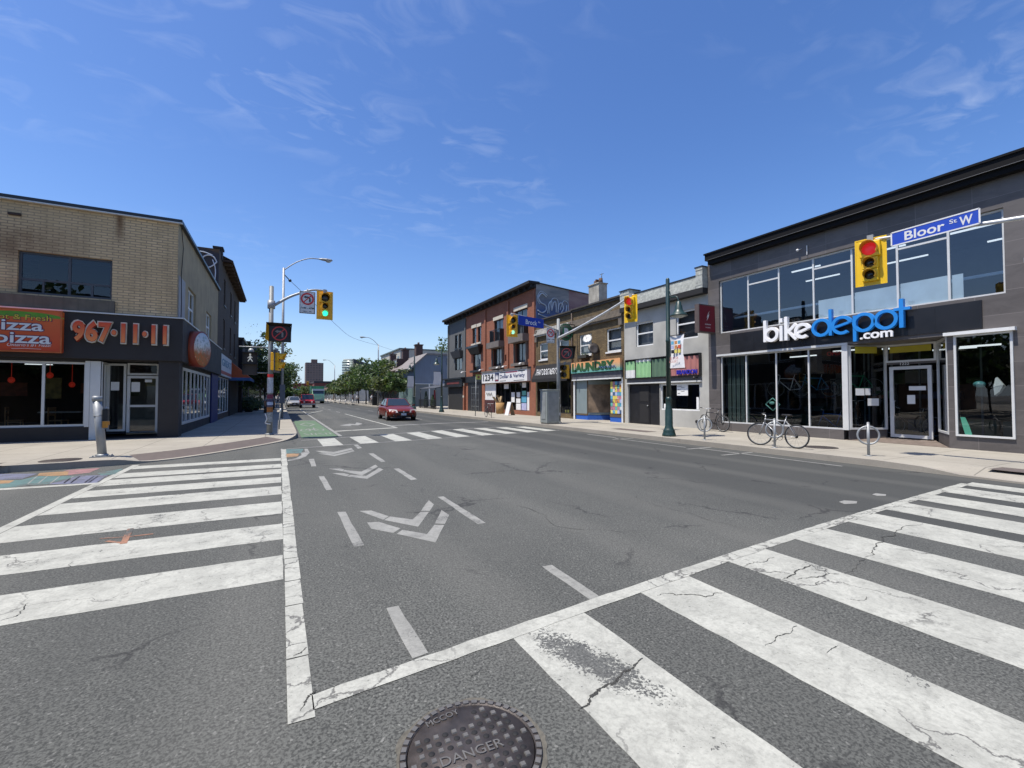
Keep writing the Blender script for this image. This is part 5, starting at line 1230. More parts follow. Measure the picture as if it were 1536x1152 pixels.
m = MB(); m.tube([(XL + .03, 19.95, 7.75), (XL + .04, 20.3, 7.1), (XL + .04, 20.0, 6.0), (XL + .04, 20.15, 5.0), (XL + .04, 20.1, 4.4)], .012); m.build('wall_cable', black_matt, pz)
# dining room window
window(pz, Fp, *FW, alu, .12, .07, mull=[gx(62), -9.5, -12], gl=glass_shop)
dr_ = MB()
for q in ([(-14, .3), (-14, 5)],): pass
dr_.poly([(-13.9, YF + .4, .3), (-4, YF + .4, .3), (-4, YF + 6, .3), (-13.9, YF + 6, .3)]); dr_.poly([(-13.9, YF + 6, .3), (-4, YF + 6, .3), (-4, YF + 6, 2.9), (-13.9, YF + 6, 2.9)]); dr_.poly([(-13.9, YF + .3, 2.85), (-3.6, YF + .3, 2.85), (-3.6, YF + 6, 2.85), (-13.9, YF + 6, 2.85)]); 
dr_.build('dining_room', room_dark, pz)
m = MB(); m.box((-7.9, YF + 2, 2.70), (-7.2, YF + 2.06, 2.73)); m.box((-6.0, YF + 1.2, 2.7), (-5.85, YF + 1.25, 2.72)); m.build('ceiling_lamps', tube_l, pz)
redl = emis('red_lantern', (.50, .03, .015), .22)
for (px, py, yy) in ((17, 570, 21.6), (75, 563, 20.8), (108, 577, 22.4)):
    x, z = PYf(px, py, yy); m = MB(); m.sphere((x, yy, z), .09, sc=(1, 1, 1.15)); m.tube([(x, yy, z), (x, yy, 2.84)], .008)
    tag(rebase(m.build('pendant_lamp', redl), (x, yy, 2.84)), 'small red pendant lamp hanging in the pizza shop window, ' + {17: 'at the left', 75: 'largest of the three', 108: 'faintest of the three'}[px], 'lamp', 'red pendant lamps in the pizza shop')
wdm = simple('pine_chair', (.28, .14, .05), .6)
def chair(x, y, rz, lab):
    t = thing('chair', lab, 'chair', (x, y, .3), 'dining chairs in the pizza shop', rz)
    def bxx(n, *b):
        mb = MB(); 
        for q in b: mb.box(*q)
        o = mb.build(n, wdm, None); o.parent = t
    bxx('seat', ((-.2, -.2, .44), (.2, .2, .48)))
    bxx('backrest', ((-.2, .17, .62), (.2, .2, .72)), ((-.2, .17, .80), (.2, .2, .92)))
    for sx in (-.19, .16):
        for sy in (-.19, .17): bxx('leg', ((sx, sy, 0), (sx + .03, sy + .03, .92 if sy > 0 else .44)))
chair(PYf(88, 620, 20.8)[0], 20.8, rad(80), 'pale wooden chair in the pizza shop window, nearest the entrance')
chair(PYf(22, 620, 21.6)[0], 21.6, rad(100), 'wooden chair at the left of the pizza shop window')
m = MB(); m.box((-7.3, 20.9, 1.02), (-6.2, 21.5, 1.06)); tt = m.build('dining_table', simple('table_top_pale', (.32, .31, .29), .3)); mb_ = MB(); mb_.tube([(-6.75, 21.2, .3), (-6.75, 21.2, 1.02)], .04); mb_.build('table_leg', black_metal, tt); tag(tt, 'small dining table between the chairs inside the pizza shop', 'table')
m = MB()
for (x, z, w, h, c) in ((-7.95, 1.5, .5, .8, 0), (-6.9, 1.7, .7, .4, 1), (-5.6, 1.6, .5, .6, 2), (-9.2, 1.6, .8, .5, 1), (-4.9, 2.0, .8, .35, 0)):
    m.mat([simple('dim_menu_yellow', (.34, .28, .10), .7, 0, .5, 6), simple('dim_menu_red', (.20, .05, .03), .7, 0, .5, 6), simple('dim_menu_green', (.09, .14, .06), .7, 0, .5, 6)][c]); m.box((x, YF + 3.6, z), (x + w, YF + 3.64, z + h))
m.build('menu_boards', None, pz)
# entrance recess: slanted side lights, door
we = .95
x0 = gx(150); xd0 = PYf(190.5, 600, YF + we)[0]; xd1 = PYf(238, 600, YF + we)[0]
m = MB(); m.poly([(EN[0] - .3, YF, .155), (EN[1], YF, .155), (EN[1], YF + we + .2, .25), (EN[0] - .3, YF + we + .2, .25)]); m.poly([(EN[0] - .3, YF + .02, 2.82), (EN[1] + .0, YF + .02, 2.82), (EN[1] + .0, YF + we + .2, 2.82), (EN[0] - .3, YF + we + .2, 2.82)]); m.poly([(EN[1], YF, .15), (EN[1], YF + we, .15), (EN[1], YF + we, 2.83), (EN[1], YF, 2.83)]); m.build('entrance_lining', dark, pz)
m = MB(); m.box((gx(127), YF - .02, .58), (gx(134), YF + .14, 2.76)); m.box((gx(134.2), YF + .0, .15), (gx(150), YF + .1, 2.76)); m.build('corner_posts', alu, pz)
slant('side_window', (x0, YF + .08), (xd0 - .55, YF + we), .45, 2.75, pz, .07, vm=1)
slant('side_window', (xd0 - .55, YF + we), (xd0 - .03, YF + we), .35, 2.75, pz, .07)
pd = slant('door', (xd0, YF + we), (xd1, YF + we), .22, 2.33, pz, .09)
slant('transom_window', (xd0, YF + we), (xd1, YF + we), 2.36, 2.78, pz, .06)
m = MB(); m.box((xd0 + .09, YF + we - .03, 1.20), (xd1 - .09, YF + we + .03, 1.28)); m.box((xd0 + .05, YF + we - .07, 1.08), (xd0 + .09, YF + we - .03, 1.5)); m.build('push_bar', alu, pd)
m = MB(); m.box((xd0 + .12, YF + we - .02, 1.75), (xd0 + .36, YF + we - .012, 2.1)); m.box((xd0 + .5, YF + we - .02, 2.1), (xd0 + .7, YF + we - .012, 2.2)); m.build('notices', paper, pd)
m = MB(); m.box((xd0 - .45, YF + we - .02, 1.8), (xd0 - .22, YF + we - .012, 2.1)); m.build('window_notices', paper, pz)
m = MB(); m.box((gx(238), YF - .12, .15), (XL + .12, YF + .5, 2.829)); m.build('corner_column', dark, pz)
# counter seen through the door
m = MB(); m.box((xd0 - .6, YF + 2.4, .3), (xd1 + .3, YF + 2.9, 1.3)); m.box((-5.5, YF + 4.0, .3), (-3.6, YF + 4.1, 2.6)); m.build('shop_counter', simple('counter_cream', (.24, .23, .19), .6, 0, .3, 2), pz)
# side glazing
window(pz, Lp, *SG, alu, .04, .11, mull=[SG[0] + (SG[1] - SG[0]) * k / 8 for k in range(1, 8)], gl=glass_house)
m = MB(); Lp.quad(m, SG[0], SG[1], .3, 2.8, 2.5); m.build('side_room', room_mid, pz)
m = MB(); m.box((XL + .0, gyL(315.5), .15), (XL + .06, gyL(325), 2.82)); m.build('blue_pilaster', simple('deep_blue_paint', (.012, .02, .12), .6), pz)
# orange sign board
def mat_orange():
    m, nt, bs = newmat('orange_sign_face'); s = N(nt, 'ShaderNodeSeparateXYZ'); nt.links.new(pos(nt), s.inputs[0])
    nt.links.new(mixc(nt, mrange(nt, s.outputs[2], 3.0, 4.3), (.52, .06, .015), (.66, .14, .03)), bs.inputs['Base Color']); bs.inputs['Roughness'].default_value = .45
    return m
org = mat_orange()
bx1 = PYf(94, 500, YF - .32)[0]
m = MB(); m.box((-9.7, YF - .42, 2.98), (bx1, YF - .221, 4.28)); ob = m.build('orange_sign', org, pz)
fy = YF - .421
m = MB(); m.box((-9.72, fy - .02, 2.96), (bx1 + .02, fy + .02, 3.0)); m.box((-9.72, fy - .02, 4.26), (bx1 + .02, fy + .02, 4.30)); m.box((bx1 - .02, fy - .02, 3.0), (bx1 + .02, fy + .02, 4.26)); m.build('sign_edge', simple('orange_edge', (.50, .12, .03), .4), ob)
X_ = lambda u: PYf(u / 3.84, 500, fy)[0]
Z_ = lambda v: PYf(40, 260 + v / 3.84, fy)[1]
m = MB(); c = Vector((X_(110), fy - .003, Z_(828))); 
pts = [(c.x + 1.02 * math.cos(t), fy - .004, c.z + .17 * math.sin(t)) for t in [i * math.pi / 16 for i in range(0, 17)]]; m.poly(pts); m.build('green_crest', simple('leaf_green_sign', (.12, .30, .02), .5), ob)
wt = white_p; pu = simple('plum_outline', (.10, .02, .08), .6); yl_ = simple('yellow_letters', (.66, .52, .04), .5)
def outl(body, x, z, w, h, mat_, sh=0, b=.03):
    text(body, 'lettering_outline', pu, ob, (x, fy - .004, z), (1, 0, 0), width=w, height=h, ext=.006, bold=b + .03, shear=sh)
    text(body, 'lettering', mat_, ob, (x + .02, fy - .012, z + .02), (1, 0, 0), width=w - .04, height=h - .04, ext=.008, bold=b, shear=sh)
outl('Hot & Fresh', X_(300) - 1.42, Z_(848), 1.42, .20, yl_, b=-.005)
outl('pizza', X_(255) - 1.30, 3.50, 1.30, .46, wt, b=.015)
outl('pizza', X_(300) - 1.28, 3.10, 1.28, .48, wt, b=.015)
text("Ontario's #1 Pizza!", 'small_lettering', wt, ob, (X_(42), fy - .002, Z_(1000)), (1, 0, 0.02), width=X_(298) - X_(42), height=.11, ext=.003, shear=.2)
m = MB(); m.tube([(X_(70), fy - .01, Z_(1012)), (X_(150), fy - .01, Z_(1008)), (X_(240), fy - .01, Z_(1010))], .006); m.build('underline', wt, ob)
# phone number channel letters
def mat_num():
    m, nt, bs = newmat('orange_number_face'); s = N(nt, 'ShaderNodeSeparateXYZ'); nt.links.new(pos(nt), s.inputs[0])
    nt.links.new(mixc(nt, mrange(nt, s.outputs[2], 3.35, 4.0), (.78, .26, .08), (.62, .07, .02)), bs.inputs['Base Color']); bs.inputs['Roughness'].default_value = .4
    return m
nx0 = PYf(105.5, 500, YF - .3)[0]; nx1 = PYf(253.5, 500, YF - .3)[0]
text('967\u00b711\u00b711', 'number_backing', simple('cream_outline', (.55, .50, .40), .5), fa, (nx0, YF - .222, 3.31), (1, 0, 0), width=nx1 - nx0, height=.80, ext=.10, bold=.075, spacing=1.05)
text('967\u00b711\u00b711', 'number_sides', simple('red_returns', (.30, .03, .01), .5), fa, (nx0 + .05, YF - .225, 3.36), (1, 0, 0), width=nx1 - nx0 - .10, height=.70, ext=.11, bold=.05, spacing=1.05)
text('967\u00b711\u00b711', 'number_faces', mat_num(), fa, (nx0 + .06, YF - .335, 3.38), (1, 0, 0), width=nx1 - nx0 - .12, height=.67, ext=.008, bold=.035, spacing=1.05)
# oval sign on the side
oy, oz = 21.1, 3.42; oax = Vector((.955, -.295, 0))
m = MB(); m.lathe((XL + .36, oy, oz), [(.001, -.1), (.70, -.1), (.70, .24), (.001, .24)], 36, oax); ov = m.build('round_sign', simple('terracotta_drum', (.30, .05, .02), .5), pz)
def mat_oval():
    m, nt, bs = newmat('round_sign_face'); s = N(nt, 'ShaderNodeSeparateXYZ'); nt.links.new(pos(nt), s.inputs[0])
    t = math_(nt, 'ADD', s.outputs[2], math_(nt, 'MULTIPLY', math_(nt, 'SUBTRACT', noise(nt, pos(nt), 3, 4), .5), .6))
    c = mixc(nt, mrange(nt, t, 3.25, 3.55), (.45, .14, .05), (.66, .66, .62)); d = noise(nt, pos(nt), 7, 5, .7, .8); c = mixc(nt, mrange(nt, d, .52, .60, 0, .8), c, (.16, .20, .12)); c = mixc(nt, mrange(nt, d, .42, .36, 0, .7), c, (.70, .62, .5)); nt.links.new(c, bs.inputs['Base Color']); return m
m = MB(); m.lathe(tuple(Vector((XL + .36, oy, oz)) + oax * .24), [(.001, 0), (.64, 0), (.64, .012), (.001, .012)], 36, oax); m.build('sign_face', mat_oval(), ov)

# ---------------------------------------------------------------- three-storey dark brick building behind
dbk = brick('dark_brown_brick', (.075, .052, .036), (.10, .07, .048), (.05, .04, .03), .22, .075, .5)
d3 = thing('shop_building', 'three-storey dark brick building with deep eaves behind the pizza shop', 'building', (-8, 38, .15))
XM = XL + .0
hs_ = []
for y in (34.0, 38.2, 41.5): hs_ += [(y, y + 1.0, 4.7, 6.6), (y, y + 1.0, 7.5, 9.2)]
GL = (32.0, 38.0, .5, 2.8)
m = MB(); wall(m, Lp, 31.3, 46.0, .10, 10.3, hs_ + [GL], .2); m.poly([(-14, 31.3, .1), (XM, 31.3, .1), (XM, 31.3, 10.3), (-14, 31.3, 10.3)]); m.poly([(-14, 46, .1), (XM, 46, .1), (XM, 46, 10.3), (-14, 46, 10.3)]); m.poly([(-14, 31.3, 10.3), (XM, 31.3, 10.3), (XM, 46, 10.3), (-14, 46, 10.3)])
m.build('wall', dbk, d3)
for q in hs_: window(d3, Lp, *q, dk_al, .1, .07, trans=[(q[2] + q[3]) / 2], back=room_dark, bd=.3, sill=True)
m = MB(); m.box((-14.2, 33.2, 10.08), (XM + .55, 46.4, 10.20)); m.extr([(XM + .55, 33.2, 10.2), (XM + .55, 46.4, 10.2), (XM - .6, 46.4, 10.75), (XM - .6, 33.2, 10.75)], (-.1, 0, 0)); 
ev_ = m.build('eaves', simple('brown_eaves', (.055, .03, .02), .7), d3)
m = MB()
for i in range(14): m.box((XM + .02, 33.5 + i * .95, 9.90), (XM + .48, 33.66 + i * .95, 10.079))
m.build('brackets', simple('brown_brackets', (.08, .05, .03), .8), ev_)
m = MB(); m.box((-3.68, 32.3, 10.0), (XM + .04, 33.0, 10.62)); m.box((-3.74, 32.25, 10.62), (XM + .1, 33.05, 10.74)); m.build('parapet_pier', simple('black_pier', (.02, .02, .022), .8), d3)
m = MB(); m.extr([(-14, 31.2, 7.9), (XM, 31.2, 7.9), (XM, 31.2, 10.0), (-5.2, 31.2, 10.45), (-14, 31.2, 10.45)], (0, .08, 0)); gm = m.build('graffiti_wall', simple('navy_black_wall', (.018, .022, .035), .8, 0, .3, 1), d3)
random.seed(11)
m = MB()
def gfy(pts, r=.05): m.tube([(q[0], 31.16, q[1]) for q in catmull([(a, b, 0) for a, b in pts], 5)], r, 6)
for k in range(7):
    cx_ = -3.7 - (k % 4) * .72 - random.random() * .15; cz_ = 9.5 - (k // 4) * .95 - .1 * k % 3; R0 = random.uniform(.25, .42)
    gfy([(cx_ + R0 * math.cos(t) * random.uniform(.75, 1.1), cz_ + R0 * math.sin(t) * random.uniform(.8, 1.2)) for t in [i * .9 for i in range(8)]], .035)
gfy([(-6.3, 9.7), (-5.6, 9.95), (-4.9, 9.75), (-4.2, 10.0), (-3.6, 9.85)], .03); gfy([(-3.5, 8.1), (-3.45, 9.0), (-3.6, 9.6)], .03)
m.build('graffiti', simple('pale_graffiti', (.36, .44, .56), .8), gm)
# ground floor: white sign, patterned window, orange awning
m = MB(); Lp.box(m, 31.4, 37.8, 2.85, 4.15, -.18, -.001); sg3 = m.build('shop_sign', simple('faded_sign_white', (.50, .54, .56), .6, 0, .1, 2), d3)
text('GREAT', 'lettering', simple('faded_blue_letters', (.10, .22, .32), .6), sg3, (XL + .181, 31.9, 3.45), (0, 1, 0), width=5.4, height=.45, ext=.01, bold=.02)
m = MB(); Lp.box(m, 31.5, 37.6, 2.95, 3.15, -.19, -.181); m.build('red_strip', simple('faded_red_strip', (.35, .08, .06), .6), sg3)
w_ = window(d3, Lp, *GL, alu, .05, .06, mull=[33.5, 35.0, 36.5], gl=glass_house)
m = MB(); Lp.quad(m, 31.8, 38.2, .3, 3.0, .3)
def mat_pattern():
    mm, nt, bs = newmat('patterned_window_film'); v, p = wallvec(nt)
    vo = N(nt, 'ShaderNodeTexVoronoi', feature='DISTANCE_TO_EDGE'); nt.links.new(v, vo.inputs['Vector']); vo.inputs['Scale'].default_value = 2.6
    nt.links.new(mixc(nt, mrange(nt, vo.outputs['Distance'], .08, .11), (.30, .36, .44), (.02, .04, .12)), bs.inputs['Base Color']); return mm
m.build('window_film', mat_pattern(), w_)
m = MB().mat(simple('orange_canvas', (.42, .09, .03), .8)); a, b, z1_, z0_, o_ = 38.2, 45.0, 4.15, 2.95, 1.35
m.poly([(XL + .02, a, z1_), (XL + .02, b, z1_), (XL + o_, b, z0_), (XL + o_, a, z0_)]); m.poly([(XL + .02, a, z1_), (XL + o_, a, z0_), (XL + .02, a, z0_)]); m.mat(simple('blue_canvas_trim', (.05, .12, .28), .8)); m.box((XL + .02, a - .01, z0_ - .22), (XL + o_, a + .01, z0_)); m.box((XL + o_ - .01, a, z0_ - .22), (XL + o_ + .01, b, z0_))
m.build('awning', None, d3)
m = MB(); Lp.box(m, 38.3, 45.8, .15, 2.8, -.05, -.001); m.build('shopfront', black_matt, d3)
# low black building further on, with hanging signs
lb = thing('shop_building', 'low black-fronted shop beyond the dark brick building on the left', 'building', (-8, 51, .15))
m = MB(); m.box((-14, 46.2, .1), (XL + .3, 56, 6.6)); m.build('wall', simple('black_render', (.025, .022, .028), .85, 0, .2, 1), lb)
m = MB(); m.box((-14, 46.1, 6.6), (XL + .4, 56.1, 6.8)); m.build('coping', black_metal, lb)
m = MB(); 
for y in (47.0, 49.5, 52.0): m.box((XL + .29, y, .5), (XL + .33, y + 1.8, 2.8))
m.build('windows', glass_house, lb)
m = MB(); m.lathe((XL + 1.3, 50.0, 3.1), [(.001, 0), (.55, 0), (.55, .1), (.001, .1)], 24, (0, 1, 0)); hsn = m.build('hanging_sign', simple('pale_lilac_board', (.35, .36, .45), .6)); m2 = MB(); m2.tube([(XL + .3, 50.05, 3.75), (XL + 1.5, 50.05, 3.75)], .025); m2.build('bracket', black_metal, hsn); tag(rebase(hsn, (0, 0, 0)), 'oval pale sign hanging over the shaded left sidewalk', 'sign')
m = MB(); m.box((XL + .5, 55.0, 4.0), (XL + 1.5, 55.2, 7.0)); tag(rebase(m.build('banner_sign', simple('royal_blue_board', (.02, .07, .28), .6)), (XL + 1, 55.1, 4)), 'tall blue sign board over the left sidewalk behind the walk signal', 'sign')
# ================================================================ further down the street
def block(name, label, x0, x1, y0, y1, h, mat, rows, cols, side='L', wmat=None, roof=None, sill=2.9, shopmat=None):
    """a street building: x0 is the front, windows on the front and on the end facing the camera"""
    t = thing(name, label, 'building', ((x0 + x1) / 2, (y0 + y1) / 2, .15)); m = MB(); m.box((min(x0, x1), y0, .05), (max(x0, x1), y1, h)); m.build('wall', mat, t)
    s = -1 if x1 > x0 else 1
    fh = (h - sill - .8) / max(1, rows)
    for r in range(rows):
        w = MB()
        for c in range(cols):
            u = y0 + (y1 - y0) * (c + .28) / cols; v = y0 + (y1 - y0) * (c + .72) / cols; z = sill + .5 + r * fh
            w.box((x0 + s * .04, u, z), (x0 - s * .1, v, z + fh * .6))
        w.build('windows', wmat or winm, t)
    w = MB(); w.box((x0 + s * .03, y0 + .4, .4), (x0 - s * .1, y1 - .4, sill - .5)); w.build('shopfront', shopmat or winm, t)
    w = MB(); w.box((x0 + s * .12, y0 + .2, sill - .45), (x0 - s * .05, y1 - .2, sill + .2)); w.build('shop_sign', roof or black_p, t)
    w = MB(); w.box((min(x0, x1) - .25, y0 - .1, h), (max(x0, x1) + .25, y1 + .1, h + .25)); w.build('cornice', roof or black_metal, t)
    return t
winm = simple('far_window', (.06, .07, .085), .12, 0, .3, 1.5)
def hexm(r, g, b): return (r, g, b)
# blue-grey gambrel-sided house
bluew = simple('slate_blue_siding', (.145, .175, .225), .8, 0, .12, .8, 0, streak=True); lowg = simple('grey_green_siding', (.15, .17, .175), .8, 0, .12, .8)
gb = thing('house_building', 'slate blue end wall of a gambrel-roofed house past the patio', 'building', (20, 66, .15))
Y6 = 62.0
def g6(u, v): x, z = PYf(560 + u / 11.52, 520 + v / 11.52, Y6); return (x, Y6, z)
P0 = [g6(700, 340), g6(930, 135), g6(1290, 128)]
xL = g6(705, 600)[0]
m = MB(); m.extr([(xL, Y6, .1), (xL, Y6, P0[0][2] - .3), P0[0], P0[1], P0[2], (32, Y6, P0[2][2]), (32, Y6, .1)], (0, 9, 0)); m.build('wall', bluew, gb)
m = MB(); zf = g6(720, 640)[2]; m.box((xL + .1, Y6 - .35, .1), (31, Y6 - .001, zf - .06)); m.build('lower_wall', lowg, gb)
m = MB(); m.box((xL, Y6 - .45, zf - .06), (31, Y6 - .0, zf + .03)); m.box((g6(945, 650)[0], Y6 - .40, .1), (g6(965, 650)[0], Y6 - .351, zf - .06)); m.build('white_trim', white_frame, gb)
m = MB(); a = P0[0]; b = P0[1]; m.extr([(a[0] - .5, Y6 - .15, a[2] - .5), (b[0], Y6 - .15, b[2]), (b[0], Y6 - .15, b[2] + .22), (a[0] - .6, Y6 - .15, a[2] - .28)], (0, 9.3, 0)); m.box((b[0], Y6 - .15, b[2]), (32.2, Y6 + 9.2, b[2] + .2)); m.build('roof', simple('grey_shingle', (.20, .18, .17), .9, 0, .2, 2), gb)
m = MB(); a = g6(1268, 205); b = g6(1296, 320); m.box((a[0], Y6 - .03, b[2]), (b[0], Y6 + .0, a[2])); m.build('window', winm, gb)
m = MB(); m.box((xL - .03, Y6 + .5, .4), (xL + .0, Y6 + 8.5, 2.7)); m.build('shopfront', simple('aqua_glass', (.16, .24, .25), .2), gb)
m = MB(); m.box((xL - .9, Y6 + .6, 2.7), (xL - .1, Y6 + .7, 3.7)); sb2 = m.build('hanging_sign', white_p, gb); m = MB(); m.box((xL - .7, Y6 + .585, 2.95), (xL - .45, Y6 + .599, 3.5)); m.build('sign_mark', simple('grey_mark', (.2, .22, .25), .6), sb2)
# row of dark houses with chimneys
drk = simple('dark_house_wall', (.07, .045, .04), .85, 0, .3, 1); rf = simple('brown_grey_roof', (.17, .145, .13), .9, 0, .2, 2); chb = simple('dark_chimney_brick', (.075, .045, .04), .9, 0, .2, 3)
for i, (y0, y1) in enumerate(((71.2, 79.8), (80, 89.8), (90, 100))):
    t = thing('row_house', ['dark brick row house with dormer and porch next to the blue house', 'middle dark row house with dormer behind the street trees', 'furthest dark row house with a single chimney above the trees'][i], 'house', (20, y0 + 4, .15), 'row houses with chimneys')
    m = MB(); m.box((17.0, y0, .1), (27, y1, 6.0)); m.build('wall', drk, t)
    m = MB(); m.extr([(16.2, y0, 5.7), (20.6, y0, 8.4), (26.5, y0, 8.4), (27.8, y0, 5.7)], (0, y1 - y0, 0)); r_ = m.build('roof', rf, t)
    m = MB(); m.box((19.6, y0 + .4, 8.2), (20.7, y0 + 1.5, 9.9)); m.box((19.5, y0 + .3, 9.9), (20.8, y0 + 1.6, 10.05)); 
    for q in (0.6, 1.1): m.frus((20.1, y0 + q, 10.0), (20.1, y0 + q, 10.4), .13, .1, 8)
    m.build('chimney', chb, r_)
    m = MB(); m.box((17.1, y0 + 3, 6.3), (19.5, y0 + 5.2, 7.8)); m.build('dormer', drk, r_)
    m = MB(); m.box((17.06, y0 + 3.3, 6.6), (17.11, y0 + 4.9, 7.5)); m.box((16.95, y0 + 1.2, 3.5), (17.02, y0 + 2.6, 5.2)); m.box((16.95, y0 + 5.2, 3.5), (17.02, y0 + 7.2, 5.2)); m.build('windows', winm, t)
    m = MB(); m.box((17.04, y0 + 3.1, 6.45), (17.08, y0 + 3.28, 7.7)); m.box((17.04, y0 + 4.92, 6.45), (17.08, y0 + 5.1, 7.7)); m.box((15.6, y0 + .3, 3.25), (16.95, y1 - .3, 3.35)); 
    for k in range(8): m.box((15.62, y0 + .4 + k * 1.05, 3.35), (15.68, y0 + .5 + k * 1.05, 4.3))
    m.box((15.6, y0 + .3, 4.3), (15.7, y1 - .3, 4.38)); m.build('porch_rail', simple('porch_white', (.42, .43, .42), .7), t)
    m = MB(); m.box((16.9, y0 + .4, .2), (17.0, y1 - .4, 2.9)); m.build('shopfront', winm, t)
    m = MB(); m.box((16.75, y0 + .2, 2.7), (16.98, y1 - .2, 3.2)); m.build('shop_sign', [white_p, simple('rust_board', (.22, .06, .03), .7), lowg][i], t)
t = block('apartment_building', 'pale cream flat-roofed block rising behind the right-hand trees', 22, 34, PXf(600, 600, 22)[0], PXf(571, 600, 22)[0], 11.3, simple('cream_render', (.42, .40, .34), .85, 0, .1, 1), 3, 6, roof=simple('slate_trim', (.10, .14, .14), .7))
t = block('shop_building', 'low white-fronted shop block behind the right-hand street trees', 17, 30, 130, 170, 5.6, simple('pale_shop_wall', (.42, .42, .40), .85, 0, .15, .6), 1, 9)
t = block('shop_building', 'long two-storey buff shop terrace far down the right side', 17, 30, 172, 232, 5.6, simple('buff_brick_far', (.22, .15, .10), .85, 0, .2, .5), 1, 14)
t = block('shop_building', 'low white and grey shops at the far end of the right side', 17, 32, 234, 300, 5.8, simple('chalk_wall', (.46, .46, .45), .85, 0, .15, .4), 2, 14)
# dark red block closing the view, plus the pieces around it
rdk = simple('oxblood_brick', (.16, .045, .035), .85, 0, .15, .3)
def cross(name, label, px0, px1, ytop, Y, depth, mat, z0=.05, win=None):
    x0 = PYf(px0, 600, Y)[0]; x1 = PYf(px1, 600, Y)[0]; zt = PYf((px0 + px1) / 2, ytop, Y)[1]
    t = thing(name, label, 'building', ((x0 + x1) / 2, Y + depth / 2, 0)); m = MB(); m.box((x0, Y, z0), (x1, Y + depth, zt)); m.build('wall', mat, t)
    return t, x0, x1, zt
t, x0, x1, zt = cross('brick_building', 'flat dark red brick block across the far end of the street', 471, 560, 575, 310, 40, rdk)
m = MB(); m.box((x0 - .3, 309.6, zt), (x1 + .3, 350, zt + 1.2)); m.build('parapet', simple('near_black_trim', (.035, .03, .03), .8), t)
m = MB()
for i in range(12): m.box((x0 + 2 + i * (x1 - x0 - 4) / 12, 309.9, 4), (x0 + 4 + i * (x1 - x0 - 4) / 12, 310.02, 6.5))
m.build('windows', winm, t)
t, x0, x1, zt = cross('brick_building', 'brown brick building with dark cornice below the brown tower', 440, 470.5, 575, 330, 30, simple('brown_far_brick', (.13, .075, .05), .85, 0, .2, .3))
m = MB(); m.box((x0 - .3, 329.5, zt - 3), (x1 + .2, 330, zt)); m.build('cornice', rdk, t)
t, x0, x1, zt = cross('viaduct', 'pale blue painted wall crossing low behind the left trees', 434, 466, 583, 300, 8, simple('faded_blue_paint', (.14, .27, .42), .8, 0, .2, .4), 5)
m = MB(); m.box((x0, 302, 0), (x0 + 3, 306, 5)); m.box((x1 - 3, 302, 0), (x1, 306, 5)); m.build('piers', kerbm, t)
# towers
YT = 600
def mat_tower(name, c, wcol, w, h):
    m, nt, bs = newmat(name); v, p = wallvec(nt); b = N(nt, 'ShaderNodeTexBrick'); nt.links.new(v, b.inputs['Vector']); b.offset = 0
    b.inputs['Scale'].default_value = 1; b.inputs['Brick Width'].default_value = w; b.inputs['Row Height'].default_value = h; b.inputs['Mortar Size'].default_value = .75; b.inputs['Mortar Smooth'].default_value = 0
    b.inputs['Color1'].default_value = c4(wcol); b.inputs['Color2'].default_value = c4(tuple(x * 2.2 for x in wcol)); b.inputs['Mortar'].default_value = c4(c)
    nt.links.new(b.outputs['Color'], bs.inputs['Base Color']); bs.inputs['Roughness'].default_value = .7; return m
tw = thing('apartment_tower', 'brown brick apartment tower on the skyline above the street end', 'tower', (32, YT + 12, 0))
def tb(m, px0, px1, yt, Y, d, yb=620):
    x0 = PYf(px0, 600, Y)[0]; x1 = PYf(px1, 600, Y)[0]; zt = PYf((px0 + px1) / 2, yt, Y)[1]; m.box((x0, Y, 0), (x1, Y + d, zt))
m = MB(); tb(m, 458, 484.6, 544, YT, 24); m.build('wall', mat_tower('brown_tower_face', (.175, .125, .105), (.05, .045, .045), 3.2, 2.9), tw)
m = MB(); tb(m, 466.5, 475.5, 539, YT + 5, 10); m.build('roof_plant_room', simple('tower_brown', (.14, .10, .085), .9), tw)
tw = thing('glass_tower', 'rounded pale green glass tower on the skyline behind the street trees', 'tower', (90, YT + 15, 0))
xc = PYf(527, 600, YT + 12)[0]; R0 = PYf(541, 600, YT + 12)[0] - xc; zt = PYf(527, 541, YT)[1]
m = MB(); m.lathe((xc, YT + 12, 0), [(R0, 0), (R0, zt)], 28); m.build('wall', simple('pale_glass_tower', (.24, .30, .28), .3, 0, .2, .05), tw)
m = MB()
for k in range(14): m.lathe((xc, YT + 12, zt - 2 - k * 3.3), [(R0 + .3, 0), (R0 + .3, .9), (R0 + .05, .9)], 28)
m.build('floor_bands', simple('tower_band', (.26, .30, .28), .7), tw)
m = MB(); m.lathe((xc, YT + 12, zt), [(R0 * .9, 0), (R0 * .9, 2.2), (.1, 2.2)], 24); m.build('crown', simple('tower_crown', (.30, .32, .30), .7), tw)
tw = thing('office_block', 'dark slab building leaning out beside the green glass tower', 'building', (110, YT + 20, 0))
m = MB(); x0 = PYf(530, 600, YT - 10)[0]; x1 = PYf(553, 600, YT - 10)[0]; za = PYf(530, 538, YT - 10)[1]; zb_ = PYf(553, 546, YT - 10)[1]; m.extr([(x0, YT - 10, 0), (x1, YT - 10, 0), (x1, YT - 10, zb_), (x0, YT - 10, za)], (0, 25, 0)); m.build('wall', simple('dark_slab', (.03, .035, .035), .6, 0, .2, .1), tw)
